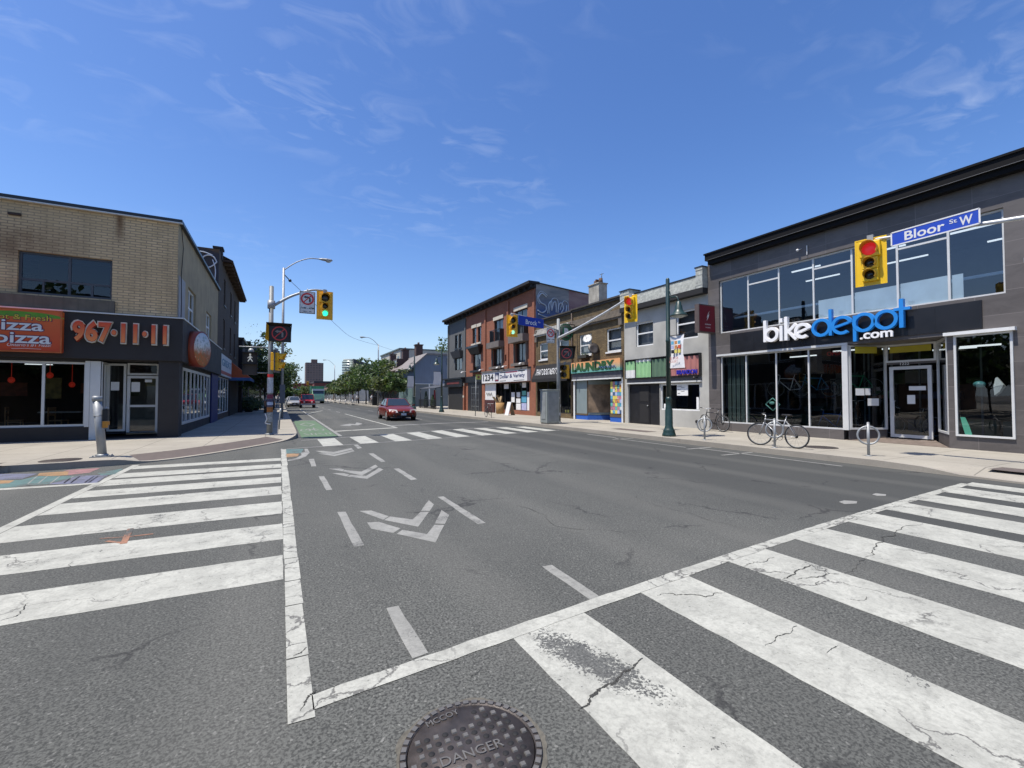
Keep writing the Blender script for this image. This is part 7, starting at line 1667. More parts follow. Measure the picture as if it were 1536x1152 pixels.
def bicycle(label, fm, seatm=black_p, steer=0.0, group=None, fenders=False):
    t = thing('bicycle', label, 'bicycle', (0, 0, 0), group)
    R = .335; ax = (0, 1, 0)
    BB = Vector((-.06, 0, .285)); HT = Vector((.36, 0, .80)); HB = Vector((.395, 0, .68)); ST = Vector((-.22, 0, .80)); RH = Vector((-.51, 0, R)); FH = Vector((.54, 0, R))
    for c in (RH, FH):
        m = MB(); m.ring((0, 0, 0), ax, R - .016, .017, 36, 8); hl_ = Vector(c)
        m.v = [tuple(Vector(v)) for v in m.v]
        rot = Matrix.Rotation(steer if c is FH else 0, 4, 'Z')
        T = lambda mb: setattr(mb, 'v', [tuple(rot @ Vector(v) + hl_) for v in mb.v])
        T(m); w = m.build('wheel', rubber, t)
        m = MB(); m.ring((0, 0, 0), ax, R - .040, .009, 36, 6); T(m); m.build('rim', dgalv, w)
        m = MB()
        for k in range(14):
            a = 2 * math.pi * k / 14; m.tube([(.02 * math.cos(a + 1), .02 * (-1) ** k, .02 * math.sin(a + 1)), ((R - .045) * math.cos(a), 0, (R - .045) * math.sin(a))], .0022, 3)
        m.frus((0, -.04, 0), (0, .04, 0), .02, .02, 8); T(m); m.build('spokes', dgalv, w)
    m = MB(); r = .017
    for a, b in ((BB, ST), (BB, HB), (ST + Vector((0, 0, -.06)), HT + Vector((0, 0, -.03))), (HT, HB)): m.tube([a, b], r, 8)
    for s in (-1, 1): m.tube([BB + Vector((0, .02 * s, 0)), RH + Vector((0, .05 * s, 0))], .009, 6); m.tube([ST + Vector((0, .015 * s, -.04)), RH + Vector((0, .05 * s, 0))], .008, 6)
    m.build('frame', fm, t)
    m = MB(); rot = Matrix.Rotation(steer, 4, 'Z'); 
    for s in (-1, 1): m.tube([HB + Vector((0, .03 * s, 0)), FH + (rot @ Vector((0, .055 * s, 0)))], .011, 6)
    m.tube([HB + Vector((-.01, 0, -.01)), HT + Vector((-.01, 0, .09))], .014, 8); m.build('fork', fm, t)
    m = MB(); S_ = HT + Vector((-.01, 0, .10)); Sx = S_ + (rot @ Vector((.08, 0, .02))); m.tube([S_, Sx], .013, 6); m.tube([Sx + (rot @ Vector((-.05, -.27, .03))), Sx + (rot @ Vector((0, -.12, .02))), Sx, Sx + (rot @ Vector((0, .12, .02))), Sx + (rot @ Vector((-.05, .27, .03)))], .011, 6); hb_ = m.build('handlebar', alu, t)
    m = MB(); 
    for s in (-1, 1): m.tube([Sx + (rot @ Vector((-.02, .19 * s, .025))), Sx + (rot @ Vector((-.055, .29 * s, .03)))], .017, 8)
    m.build('grips', black_p, hb_)
    m = MB(); m.tube([ST + Vector((0, 0, -.02)), ST + Vector((-.03, 0, .10))], .012, 6); m.build('seat_post', alu, t)
    m = MB(); q = ST + Vector((-.03, 0, .11)); m.loft([[(q.x + x, q.y + w * math.cos(a), q.z + .02 * math.sin(a) + .01) for a in [i * math.pi / 4 for i in range(8)]] for x, w in ((-.13, .03), (-.11, .07), (-.03, .06), (.05, .025), (.13, .015))]); m.build('saddle', seatm, t)
    m = MB(); m.ring(BB + Vector((0, .035, 0)), ax, .085, .006, 20, 5); m.tube([BB + Vector((0, .04, 0)), BB + Vector((.12, .05, -.12))], .009, 5); m.tube([BB + Vector((0, -.04, 0)), BB + Vector((-.12, -.05, .12))], .009, 5)
    m.tube([BB + Vector((0, .035, .085)), RH + Vector((0, .035, .045))], .004, 4); m.tube([BB + Vector((0, .035, -.085)), RH + Vector((0, .035, -.045))], .004, 4); m.frus(RH + Vector((0, .02, 0)), RH + Vector((0, .045, 0)), .05, .03, 12)
    m.box((BB.x + .08, .05, BB.z - .13), (BB.x + .17, .12, BB.z - .11)); m.box((BB.x - .17, -.12, BB.z + .11), (BB.x - .08, -.05, BB.z + .13)); m.build('drivetrain', black_metal, t)
    return t
sv_ = simple('silver_frame', (.30, .31, .32), .35, .4, .05, 8, local=True); bkf = simple('black_frame', (.02, .02, .022), .35, 0, .1, 8, local=True)
b1 = bicycle('silver bicycle locked to the ring stand outside the bicycle shop', sv_, steer=rad(28))
f_ = Vector(Gp(1135, 668, .15)); r_2 = Vector(Gp(1190, 674, .15)); mid = (f_ + r_2) / 2; d_ = (f_ - r_2)
place(b1, (12.62, mid.y, .15), math.atan2(1, -.03))
b2 = bicycle('black bicycle with rear rack leaning behind the ring stand at the shop corner', bkf, steer=rad(-20))
place(b2, (13.45, 11.0, .15), rad(80)); b2.rotation_euler = (rad(4), 0, rad(84)); b2.location = (15.9, 12.6, .15)
m = MB(); m.tube([(-.2, .07, .72), (-.62, .07, .72)], .007, 5); m.tube([(-.2, -.07, .72), (-.62, -.07, .72)], .007, 5); m.tube([(-.62, -.07, .72), (-.62, .07, .72)], .007, 5); m.tube([(-.5, .07, .72), (-.51, .06, .335)], .006, 5); m.tube([(-.5, -.07, .72), (-.51, -.06, .335)], .006, 5)
mo = m.build('rear_rack', black_metal); mo.parent = b2
b3 = copytree(b2, (12.55, 27.6, .15), rad(-104), 'dark bicycle parked end-on by the kerb near the dollar shop')
b3.rotation_euler = (0, 0, rad(-95))
# display bicycles inside the shop
disp = [(18.6, 9.4, .16, 92, 'blue', (.03, .16, .45), 'lower bicycle with blue frame on the shop floor behind the second pane'), (18.3, 10.9, 1.55, 88, 'white', (.45, .45, .45), 'bicycle with white frame hung up behind the left pane'), (19.2, 8.9, 1.6, 95, 'green', (.05, .40, .22), 'bicycle with green frame hung behind the pane beside the corner post'), (18.0, 12.0, .16, 90, 'grey', (.12, .12, .13), 'grey bicycle standing at the far left of the shop window'),
        (18.7, 10.1, 1.55, 91, 'azure', (.05, .28, .50), 'bright blue framed bicycle hung behind the middle panes'), (18.0, 8.35, .5, 20, 'brown', (.2, .1, .05), 'bicycle with pale tyres inside the angled pane by the entrance'), (18.6, 7.0, .28, 95, 'dark', (.05, .05, .05), 'dark bicycle seen through the glass shop door')]
for i, (x, y, z, a, nm, col_, lab) in enumerate(disp):
    fm = simple(nm + '_frame', col_, .3, 0, .1, 8, local=True)
    c = copytree(b1, (x, y, z), rad(a), lab); c['group'] = 'bicycles displayed in the shop'
    for k in kids(c):
        if k.name.split('.')[0] in ('frame', 'fork'): k.data = k.data.copy(); k.data.materials[0] = fm

# ================================================================ kerbside furniture
cb = thing('utility_cabinet', 'tall grey steel utility cabinet on the kerb in front of the awning shop', 'utility cabinet', (12.4, 19.9, .15))
m = MB(); m.box((12.12, 19.45, .22), (12.86, 20.12, 1.88)); m.box((12.09, 19.42, 1.88), (12.89, 20.15, 1.94)); cbb = m.build('body', simple('cabinet_grey', (.26, .285, .27), .5, .1, .08, 2, streak=True), cb, bevel=.01)
m = MB(); m.box((12.105, 19.6, .4), (12.119, 20.0, 1.75)); m.box((12.2, 19.435, .3), (12.8, 19.449, 1.8)); m.build('doors', simple('cabinet_door_grey', (.22, .235, .235), .5), cb)
m = MB(); m.box((12.15, 19.48, .15), (12.83, 20.09, .22)); m.build('plinth', kerbm, cb)
# leaning push-button post
pp = thing('push_button_post', 'stubby leaning steel post with crossing button on the left corner', 'post', (-3.74, 14.0, .15))
top = Vector((-3.86, 14.0, 1.50)); bot = Vector((-3.74, 14.0, .15))
m = MB(); m.frus(bot, top, .088, .085, 18); m.frus(top + Vector((0, 0, -.02)), top + Vector((0, 0, .10)), .096, .096, 18); m.frus(bot + (top - bot) * .72, bot + (top - bot) * .735, .093, .093, 18); m.build('post', galv, pp)
m = MB(); m.box((-3.94, 13.86, .15), (-3.56, 14.14, .17)); m.lathe(bot, [(.13, .02), (.10, .07)], 16)
for sx in (-.15, .15):
    for sy in (-.1, .1): m.frus((bot.x + sx, 14 + sy, .17), (bot.x + sx, 14 + sy, .20), .018, .018, 6)
m.build('foot_plate', galv, pp)
bc = bot + (top - bot) * .78
m = MB(); m.box((bc.x + .09, 13.93, bc.z - .20), (bc.x + .19, 14.05, bc.z + .08)); bo = m.build('button_box', black_p, pp)
m = MB(); m.box((bc.x + .10, 13.91, bc.z - .36), (bc.x + .20, 13.95, bc.z - .205)); m.box((bc.x + .19, 13.94, bc.z - .30), (bc.x + .205, 14.03, bc.z - .21)); m.build('button_sign', simple('amber_sign', (.55, .24, .03), .5), bo)
m = MB(); m.frus((bc.x + .10, 13.99, bc.z + .09), (bc.x + .18, 13.99, bc.z + .12), .03, .03, 10); m.build('push_button', galv, bo)
# thin post by the green lane, sign post with yellow plate, bin
xy = Gp(418.5, 644, .15)
t = thing('bollard', 'thin steel post with white cap at the left kerb beside the green lane', 'bollard', (xy[0], xy[1], .15)); m = MB(); m.frus((xy[0], xy[1], .15), (xy[0] + .04, xy[1], .98), .028, .028, 10); m.build('post', dgalv, t); m = MB(); m.frus((xy[0] + .04, xy[1], .88), (xy[0] + .05, xy[1], 1.06), .035, .03, 10); m.build('cap', white_p, t)
xy = Gp(713, 624, .15)
t = thing('sign_post', 'thin post with small yellow sign on the kerb by the brick pier', 'sign', (xy[0], xy[1], .15)); m = MB(); m.frus((xy[0], xy[1], .15), (xy[0] + .05, xy[1], 3.0), .035, .035, 8); m.build('post', dgalv, t); zt = PYf(718, 562, xy[1])[1]; m = MB(); m.box((xy[0] + .02, xy[1] - .05, zt - .36), (xy[0] + .42, xy[1] - .03, zt)); pq = m.build('plate', simple('pale_yellow_plate', (.48, .50, .12), .5), t)
m = MB(); m.box((xy[0] + .15, xy[1] - .06, zt - .26), (xy[0] + .3, xy[1] - .051, zt - .1)); m.build('symbol', simple('dull_red_symbol', (.25, .08, .06), .6), pq)
# A-frame board, barrel with cardboard
y = PXf(763, 615, 15.4)[0]
t = thing('sandwich_board', 'white sandwich board leaning outside the dollar shop', 'sandwich board', (15.4, y, .15)); m = MB(); m.hexa([(15.2, y - .3, .15), (15.25, y - .3, .15), (15.25, y + .3, .15), (15.2, y + .3, .15), (15.45, y - .3, 1.15), (15.5, y - .3, 1.15), (15.5, y + .3, 1.15), (15.45, y + .3, 1.15)]); m.build('front_board', white_p, t); m = MB(); m.hexa([(15.75, y - .3, .15), (15.8, y - .3, .15), (15.8, y + .3, .15), (15.75, y + .3, .15), (15.5, y - .3, 1.12), (15.54, y - .3, 1.12), (15.54, y + .3, 1.12), (15.5, y + .3, 1.12)]); m.build('rear_board', wood, t)
y = PXf(750, 610, 16.0)[0]
t = thing('barrel', 'tan barrel stuffed with cardboard outside the dollar shop', 'barrel', (16.0, y, .15)); m = MB(); m.lathe((16.0, y, .15), [(.30, 0), (.34, .4), (.36, .9), (.33, .9), (.30, .7)], 18); m.build('body', simple('tan_fibre', (.36, .21, .08), .8), t)
m = MB()
for k in range(7): a = Vector((16 + random.uniform(-.2, .2), y + random.uniform(-.2, .2), 1.0)); d = Vector((random.uniform(-.4, .3), random.uniform(-.3, .3), random.uniform(.4, .7))); s_ = Vector((random.uniform(-.1, .1), .12, 0)); m.extr([a - s_, a + s_, a + s_ + d, a - s_ + d], (.012, 0, 0))
m.build('cardboard', simple('cardboard', (.36, .27, .16), .9), t)
y = PXf(562, 610, 12.9)[0]
m = MB(); m.box((12.6, yB + 2.0, .15), (13.5, yB + 2.8, 1.55)); tag(rebase(m.build('litter_bin', black_metal, bevel=.05), (13, yB + 2.4, .15)), 'black litter bin beside the street lamp behind the sedan', 'litter bin')
# conical potted shrubs by the patio
def potted(x, y, h, lab):
    t = thing('potted_shrub', lab, 'plant', (x, y, .15), 'conical potted shrubs by the patio')
    m = MB(); m.lathe((x, y, .15), [(.22, 0), (.28, .4), (.25, .4), (.001, .38)], 14); m.build('pot', simple('dark_pot', (.03, .03, .03), .7), t)
    m = MB(); rnd = random.Random(int(x * 100))
    for k in range(700):
        z = rnd.random(); r = .30 * (1 - z) ** .7 * rnd.uniform(.5, 1.1) + .03; a = rnd.uniform(0, 6.28); q = Vector((x + r * math.cos(a), y + r * math.sin(a), .5 + z * h)); e = Vector([rnd.uniform(-1, 1) for _ in range(3)]).normalized() * .05; f = e.orthogonal().normalized() * .03; m.poly([q - e, q + f, q + e, q - f])
    m.build('foliage', simple('cedar_green', (.045, .085, .025), .8, 0, .4, 5), t)
yy1 = PXf(639, 605, 16.0)[0]; yy2 = PXf(649.5, 605, 15.6)[0]
potted(16.0, yy1, 1.7, 'darker conical potted shrub, left of the pair before the blue house'); potted(15.6, yy2, 1.25, 'lighter conical potted shrub, right of the pair before the blue house')
# white posts along the far right kerb
for i in range(14):
    y = 84 + i * 9.5; t = thing('bollard', 'slim white flexible post, one of a row along the far right kerb', 'bollard', (11.5, y, 0), 'white posts along the far right kerb'); m = MB(); m.frus((11.5, y, 0), (11.5, y, .95), .07, .06, 8); m.build('post', white_p, t); m = MB(); m.box((11.25, y - 1.2, 0), (11.75, y + 1.2, .2)); m.build('base', kerbm, t)
# overhead wires
def wire(name, lab, pts, r=.012):
    m = MB(); m.tube(catmull(pts, 5), r, 5); tag(rebase(m.build(name, simple('wire_grey', (.16, .17, .18), .6)), pts[0]), lab, 'wire')
A_ = (.5, 33, hh - .8); zB = hB_ - .15
midp = [PYf(px, py, Y) + (Y,) for px, py, Y in ((487, 470, 40), (505, 488, 46), (530, 507, 56))]
wire('overhead_wire', 'thin overhead wire sagging between the two tall street lamps', [A_] + [(a, Y, z) for a, z, Y in midp] + [(13.0, yB, zB)], .016)
wire('overhead_wire', 'thin overhead wire running from the lamp behind the sedan to the house roofs', [(13.0, yB, zB), PYf(600, 530, 76)[0:1] + (76,) + PYf(600, 530, 76)[1:2], (18.5, 84, 9.2)], .016)
# ================================================================ vehicles
carglass = simple('car_glass', (.02, .028, .035), .06, 0, .1, 2, spec=.9)
chrome = simple('chrome', (.6, .6, .6), .15, .9); plate_m = simple('licence_plate', (.55, .58, .62), .5); hl_m = simple('headlamp_glass', (.50, .48, .46), .08, .1, spec=1.0)
def car(label, name, col_, L=4.7, Wd=1.88, Hh=1.44, kind='sedan', group=None, detail=True):
    t = thing(name, label, 'car', (0, 0, 0), group)
    paint = simple('paint_' + '_'.join(str(int(c * 1000)) for c in col_), col_, .35, 0, .05, 2, local=True, coat=.15, spec=.35)
    w = Wd / 2; jeep = kind == 'jeep'; zb_ = .98 if jeep else .90
    def sec(x, zlo, zbelt, ww, crown):
        P = [(-ww * .90, zlo), (-ww, zlo + .10), (-ww * 1.0, zlo + .32), (-ww * .99, zbelt - .14), (-ww * .93, zbelt - .02), (-ww * .6, zbelt + crown * .75), (0, zbelt + crown)]
        P = P + [(-a, b) for a, b in reversed(P[:-1])]
        return [(a, x, b) for a, b in P]
    if jeep: S_ = [(-L / 2, .42, .9, w * .8, .02), (-L / 2 + .05, .38, .98, w * .88, .02), (-L * .22, .36, 1.08, w * .92, .03), (-L * .18, .36, 1.08, w, .0), (L / 2 - .1, .36, 1.08, w, .0), (L / 2, .4, 1.05, w * .95, .0)]
    else: S_ = [(-L / 2, .30, .58, w * .62, .02), (-L / 2 + .10, .22, .66, w * .84, .05), (-L / 2 + .35, .19, .74, w * .95, .06), (-L * .28, .18, .86, w * .99, .07), (-L * .14, .18, .93, w, .05), (L * .15, .18, .95, w, .02), (L * .34, .20, .97, w * .99, .03), (L / 2 - .16, .24, .95, w * .93, .02), (L / 2, .34, .80, w * .80, .01)]
    m = MB(); m.smooth = True; m.loft([sec(*s) for s in S_]); body = m.build('body', paint, t, fixn=True)
    if not jeep and detail: sd = body.modifiers.new('smooth', 'SUBSURF'); sd.levels = 1; sd.render_levels = 1
    # greenhouse: pillars and roof in paint, glass set 6 mm proud of the openings
    if jeep: G = [(-L * .16, 1.08, w * .86), (-L * .10, Hh, w * .80), (L * .44, Hh, w * .82), (L * .48, 1.06, w * .92)]
    else: G = [(-L * .175, .93, w * .88), (.02 * L - .10, Hh - .02, w * .66), (L * .19, Hh - .01, w * .66), (L * .38, .96, w * .84)]
    (xa, za, wa), (xb, zb2, wb), (xc, zc_, wc), (xd, zd, wd_) = G
    V = [(-wa, xa, za), (wa, xa, za), (-wb, xb, zb2), (wb, xb, zb2), (-wc, xc, zc_), (wc, xc, zc_), (-wd_, xd, zd), (wd_, xd, zd)]
    m = MB(); m.v = list(V)
    for f in ((0, 1, 3, 2), (2, 3, 5, 4), (4, 5, 7, 6), (0, 2, 4, 6), (1, 7, 5, 3)): m.face(f)
    rfm = black_matt if kind == 'jeep' else paint
    m.build('roof', paint, t, fixn=True, bevel=.05)
    def inset(poly, k, off):
        c = sum((Vector(p) for p in poly), Vector()) / len(poly); n = (Vector(poly[1]) - Vector(poly[0])).cross(Vector(poly[2]) - Vector(poly[0])).normalized()
        if n.dot(c - Vector((0, L * .1, .7))) < 0: n = -n
        return [tuple(c + (Vector(p) - c) * k + n * off) for p in poly]
    m = MB(); m.poly(inset([V[0], V[1], V[3], V[2]], .90, .012)); m.build('windshield', carglass, t)
    m = MB(); m.poly(inset([V[4], V[5], V[7], V[6]], .88, .012)); m.build('rear_window', carglass, t)
    for s, (a, b, c, d) in ((-1, (0, 2, 4, 6)), (1, (1, 3, 5, 7))):
        A, B_2, C, D = (Vector(V[i]) for i in (a, b, c, d)); lm = A.lerp(D, .52); tm = B_2.lerp(C, .45)
        for q in ([A, B_2, tm, lm], [lm, tm, C, D]): m = MB(); m.poly(inset([tuple(v) for v in q], .86, .012)); m.build('side_window', carglass, t)
    r = .38 if jeep else .325; wx = w - .10
    for y in (-L * .305, L * .30):
        for s in (-1, 1):
            m = MB(); m.frus((s * (wx - .12), y, r), (s * (wx + .10), y, r), r, r, 20); wl_2 = m.build('wheel', rubber, t)
            m = MB(); m.lathe((s * (wx + .10), y, r), [(.001, .012), (.06, .014), (.08, .004), (r * .66, .006), (r * .70, .0)], 18, (s, 0, 0)); 
            m.build('hubcap', galv, wl_2)
            m = MB(); m.ring((s * (w - .012), y, r + .0), (1, 0, 0), r + .04, .03, 18, 5, rad(-95), rad(95)); m.build('wheel_arch', black_matt if jeep else paint, t)
    yf = -L / 2
    if jeep:
        m = MB(); 
        for k in range(7): m.box((-.30 + k * .09, yf - .02, .66), (-.26 + k * .09, yf + .01, .92))
        m.build('grille', black_matt, t)
        for s in (-1, 1): m = MB(); m.lathe((s * .47, yf - .01, .80), [(.001, .03), (.10, .02), (.11, 0)], 14, (0, -1, 0)); m.build('headlight', hl_m, t)
        m = MB(); m.box((-w, yf - .18, .42), (w, yf + .02, .60)); m.build('bumper', simple('pale_bumper', (.38, .38, .36), .5), t)
    else:
        for s in (-1, 1):
            m = MB(); m.extr([(s * .38, yf + .0, .53), (s * .84, yf + .30, .57), (s * .87, yf + .46, .74), (s * .42, yf + .12, .70)], (0, -.05, .012)); m.build('headlight', hl_m, t)
            m = MB(); m.frus((s * .6, yf + .0, .33), (s * .6, yf + .1, .33), .07, .07, 10); m.build('fog_lamp', black_p, t)
            m = MB(); m.loft([[(s * (w + .02), -L * .13, 1.0), (s * (w + .02), -L * .13 + .08, .98), (s * (w + .02), -L * .13 + .08, .92), (s * (w + .02), -L * .13, .92)], [(s * (w + .20), -L * .13 + .02, 1.06), (s * (w + .20), -L * .13 + .12, 1.05), (s * (w + .20), -L * .13 + .12, .93), (s * (w + .20), -L * .13 + .02, .93)]]); m.build('mirror', paint, t, bevel=.02)
        m = MB(); m.extr([(-.36, yf - .02, .62), (.36, yf - .02, .62), (.26, yf - .03, .48), (-.26, yf - .03, .48)], (0, .2, 0)); m.build('grille', black_matt, t)
        m = MB(); m.box((-.44, yf - .02, .24), (.44, yf + .15, .36)); m.build('air_intake', black_matt, t)
        m = MB(); m.lathe((0, yf - .03, .585), [(.001, .012), (.05, .01), (.06, 0)], 12, (0, -1, 0)); m.build('badge', chrome, t)
        m = MB(); m.box((-.16, yf - .055, .36), (.16, yf - .035, .50)); m.build('licence_plate', plate_m, t)
    return t
sedan = car('dark red sedan with headlights towards us, driving near the far crossing', 'car', (.12, .012, .004))
place(sedan, (7.12, 31.0, 0), rad(-1.5))
jp = car('bright red boxy off-roader parked on the left before the green truck', 'car', (.38, .02, .025), 4.2, 1.85, 1.85, 'jeep'); place(jp, (3.35, 67.5, 0))
grey_car = car('silver car parked first in the row behind the red off-roader', 'car', (.24, .25, .26), 4.5, 1.78, 1.5, group='cars parked along the left kerb'); place(grey_car, (1.9, 73.5, 0))
for i, (y, lab) in enumerate(((80.5, 'second pale car parked in the row along the left kerb'), (87.0, 'third pale car parked in the row along the left kerb'), (95, 'fourth car parked in the row along the left kerb'), (104, 'last visible car parked in the row along the left kerb'))):
    c = copytree(grey_car, (1.9 + i * .05, y, 0), 0, lab)
# green truck
tk = thing('truck', 'green waste truck with pale green cab coming down the road', 'truck', (0, 0, 0))
gtr = simple('truck_green', (.02, .13, .08), .5, 0, .15, 1, local=True); ltg = simple('truck_mint', (.45, .74, .45), .4, 0, .1, 2, local=True)
m = MB(); m.box((-1.25, 1.9, .9), (1.25, 8.5, 3.75)); m.box((-.6, 1.88, 3.2), (.6, 1.9, 3.5)); lpart('body', m, gtr, tk)
m = MB(); m.loft([[(-1.2, 0, .6), (1.2, 0, .6), (1.2, 0, 1.7), (-1.2, 0, 1.7)], [(-1.2, .05, .5), (1.2, .05, .5), (1.2, .05, 2.0), (-1.2, .05, 2.0)]]); m.box((-1.22, .1, .5), (1.22, 1.85, 2.0)); m.extr([(-1.2, .1, 2.0), (-1.15, .35, 2.95), (-1.15, 1.8, 2.95), (-1.2, 1.85, 2.0)], (2.4, 0, 0)); cabm = lpart('cab', m, ltg, tk)
m = MB(); m.poly([(-1.08, .10, 2.08), (1.08, .10, 2.08), (1.04, .29, 2.82), (-1.04, .29, 2.82)]); lpart('windshield', m, carglass, tk)
m = MB(); m.box((-1.16, .0, 2.72), (1.16, .9, 3.12)); lpart('sun_visor', m, white_p, tk)
m = MB(); m.box((-1.1, -.10, .55), (1.1, 0, .85)); lpart('bumper', m, galv, tk)
for s in (-1, 1):
    m = MB(); m.box((s * .75 - .15, -.03, 1.0), (s * .75 + .15, -.001, 1.2)); lpart('headlight', m, hl_m, tk)
    m = MB(); m.box((s * 1.38 - .1, .0, 1.9), (s * 1.38 + .1, .1, 2.6)); m.tube([(s * 1.1, .1, 2.5), (s * 1.38, .05, 2.5)], .02); lpart('mirror', m, black_p, tk)
    for y in (1.0, 5.5, 7.0): m = MB(); m.frus((s * .85, y, .52), (s * 1.2, y, .52), .52, .52, 18); lpart('wheel', m, rubber, tk)
place(tk, (7.3, 104, 0))

# ================================================================ trees
def leafmat(name, c):
    m, nt, bs = newmat(name); g = N(nt, 'ShaderNodeNewGeometry')
    wn_ = g.outputs['Random Per Island']
    lo = noise(nt, pos(nt), .9, 3)
    c1_ = mixc(nt, wn_, tuple(x * .55 for x in c), tuple(x * 1.5 for x in c)); c2_ = mixc(nt, mrange(nt, lo, .35, .65, 0, .35), c1_, tuple(x * .55 for x in c))
    nt.links.new(c2_, bs.inputs['Base Color']); bs.inputs['Roughness'].default_value = .55
    tl = N(nt, 'ShaderNodeBsdfTranslucent'); nt.links.new(mixc(nt, 1.0, c2_, (.9, 1.0, .4), 'MULTIPLY'), tl.inputs[0])
    mxs = N(nt, 'ShaderNodeMixShader'); mxs.inputs[0].default_value = .35; nt.links.new(bs.outputs[0], mxs.inputs[1]); nt.links.new(tl.outputs[0], mxs.inputs[2]); nt.links.new(mxs.outputs[0], nt.nodes['Material Output'].inputs[0])
    return m
leaf_a = leafmat('leaf_mid_green', (.085, .135, .045)); leaf_b = leafmat('leaf_dark_green', (.055, .095, .034)); leaf_c = leafmat('leaf_olive', (.115, .14, .055))
bark = simple('bark', (.075, .058, .045), .9, 0, .3, 12, .4)
def tree(label, x, y, h, R, lm, seed, n=2600, ls=.16, z0=.15, trunkr=.12, clear=.32, sparse=1.0, group=None, squash=1.0, name='street_tree', lean=(0, 0)):
    rg = np.random.default_rng(seed); rn = random.Random(seed)
    t = thing(name, label, 'tree', (x, y, z0), group)
    m = MB(); B0 = Vector((x, y, z0)); H1 = h * clear; fork = B0 + Vector((rn.uniform(-.1, .1), rn.uniform(-.1, .1), H1)); m.smooth = True
    m.tube([B0, B0.lerp(fork, .5) + Vector((.04, 0, 0)), fork], trunkr, 8, trunkr * .7)
    tips = []
    for i in range(8):
        a = i * 2.4 + rn.uniform(-.4, .4); el = rn.uniform(.35, 1.3); ln = (h - H1) * rn.uniform(.55, .85); d = Vector((math.cos(a) * math.cos(el), math.sin(a) * math.cos(el), math.sin(el)))
        d = Vector((d.x * R / ((h - H1) * .6), d.y * R / ((h - H1) * .6), d.z)); 
        e = fork + d * ln * .8 + Vector((lean[0], lean[1], 0)) * .6; mid_ = fork.lerp(e, .5) + Vector((0, 0, .12 * ln)); m.tube([fork, mid_, e], trunkr * .45, 6, .012); tips += [e, mid_.lerp(e, .5), mid_]
        for k in range(4):
            b = mid_.lerp(e, rn.uniform(0, 1)); g = b + Vector((rn.uniform(-1, 1), rn.uniform(-1, 1), rn.uniform(-.2, 1))) * R * .45; m.tube([b, b.lerp(g, .5) + Vector((0, 0, .05)), g], .018, 4, .006); tips.append(g)
    m.build('trunk', bark, t)
    cz = z0 + H1 + (h - H1) * .52; hz = (h - H1) * .55
    cl = [(np.array(p), rn.uniform(.22, .42) * R) for p in tips]
    for k in range(14):
        a = rn.uniform(0, 6.28); b = rn.uniform(-.8, 1); rr = math.sqrt(max(.05, 1 - b * b)) * rn.uniform(.5, .98)
        cl.append((np.array([x + lean[0] + R * rr * math.cos(a), y + lean[1] + R * rr * math.sin(a), cz + hz * b * squash]), rn.uniform(.18, .34) * R))
    vs = []; per = max(8, int(n / len(cl)))
    for c, r in cl:
        if rn.random() > sparse: continue
        u = rg.normal(size=(per, 3)); u /= np.linalg.norm(u, axis=1)[:, None]; rad_ = r * rg.random((per, 1)) ** .45; p = c + u * rad_ * np.array([1.15, 1.15, .75]); vs.append(p)
    p = np.concatenate(vs); k = len(p)
    a = rg.normal(size=(k, 3)); a /= np.linalg.norm(a, axis=1)[:, None]; b = rg.normal(size=(k, 3)); b -= a * (a * b).sum(1)[:, None]; b /= np.linalg.norm(b, axis=1)[:, None]
    s1 = ls * rg.uniform(.6, 1.3, (k, 1)); V = np.stack([p - a * s1, p - b * s1 * .5, p + a * s1, p + b * s1 * .5], 1).reshape(-1, 3) - np.array([x, y, z0])
    me = bpy.data.meshes.new('foliage'); me.from_pydata(V.tolist(), [], [(4 * i, 4 * i + 1, 4 * i + 2, 4 * i + 3) for i in range(k)]); me.materials.append(lm)
    o = bpy.data.objects.new('foliage', me); COL.objects.link(o); o.parent = t
    return t
GR = 'street trees along the right sidewalk'
specs = [(593, 13.4, 556, 1.4, leaf_a, 'small street tree in front of the dark row houses'), (586, 13.4, 550, 2.2, leaf_c, 'broad street tree just right of the tall lamp'),
         (574, 13.5, 546, 2.4, leaf_a, 'street tree directly behind the tall lamp'), (560, 13.5, 542, 2.8, leaf_b, 'dark tree standing left of the tall lamp'), (549, 13.5, 543, 3.0, leaf_a, 'tallest tree of the right row, left of the lamp'),
         (538, 13.5, 552, 2.8, leaf_c, 'olive-green tree in the middle of the right row'), (528, 13.5, 559, 2.8, leaf_b, 'dark dense tree below the green glass tower'), (518, 13.6, 565, 2.8, leaf_a, 'mid-green tree left of the glass tower in the right row'),
         (510, 13.8, 571, 2.8, leaf_c, 'second last tree far down the right sidewalk'), (503, 14, 576, 2.6, leaf_b, 'last tree far down the right sidewalk')]
for i, (px, X, yt, R, lm, lab) in enumerate(specs):
    y = PXf(px, 600, X)[0]; h = PXf(px, yt, X)[1]
    tree(lab, X, y, h, R, lm, 40 + i, n=2300, ls=.15 + .0012 * y, group=GR, clear=.32)
for i, (x, y, h, R) in enumerate(((12.5, 262, 7, 4), (11.5, 290, 7, 4), (4, 255, 6.5, 3), (1.5, 150, 5.2, 2.4), (0, 275, 7, 4))):
    tree('hazy green tree closing the far end of the street, %s' % ['right of the truck', 'second right of the truck', 'left of the truck', 'behind the parked cars', 'furthest away'][i], x, y, h, R, (leaf_c, leaf_a)[i % 2], 80 + i, n=1500, ls=.5, name='distant_tree', clear=.15)
tree('leafy tree overhanging the shaded left sidewalk beside the lamp pole', -1.1, 44, 6.6, 2.1, leaf_b, 21, n=5200, ls=.12, clear=.26, lean=(.35, 0))
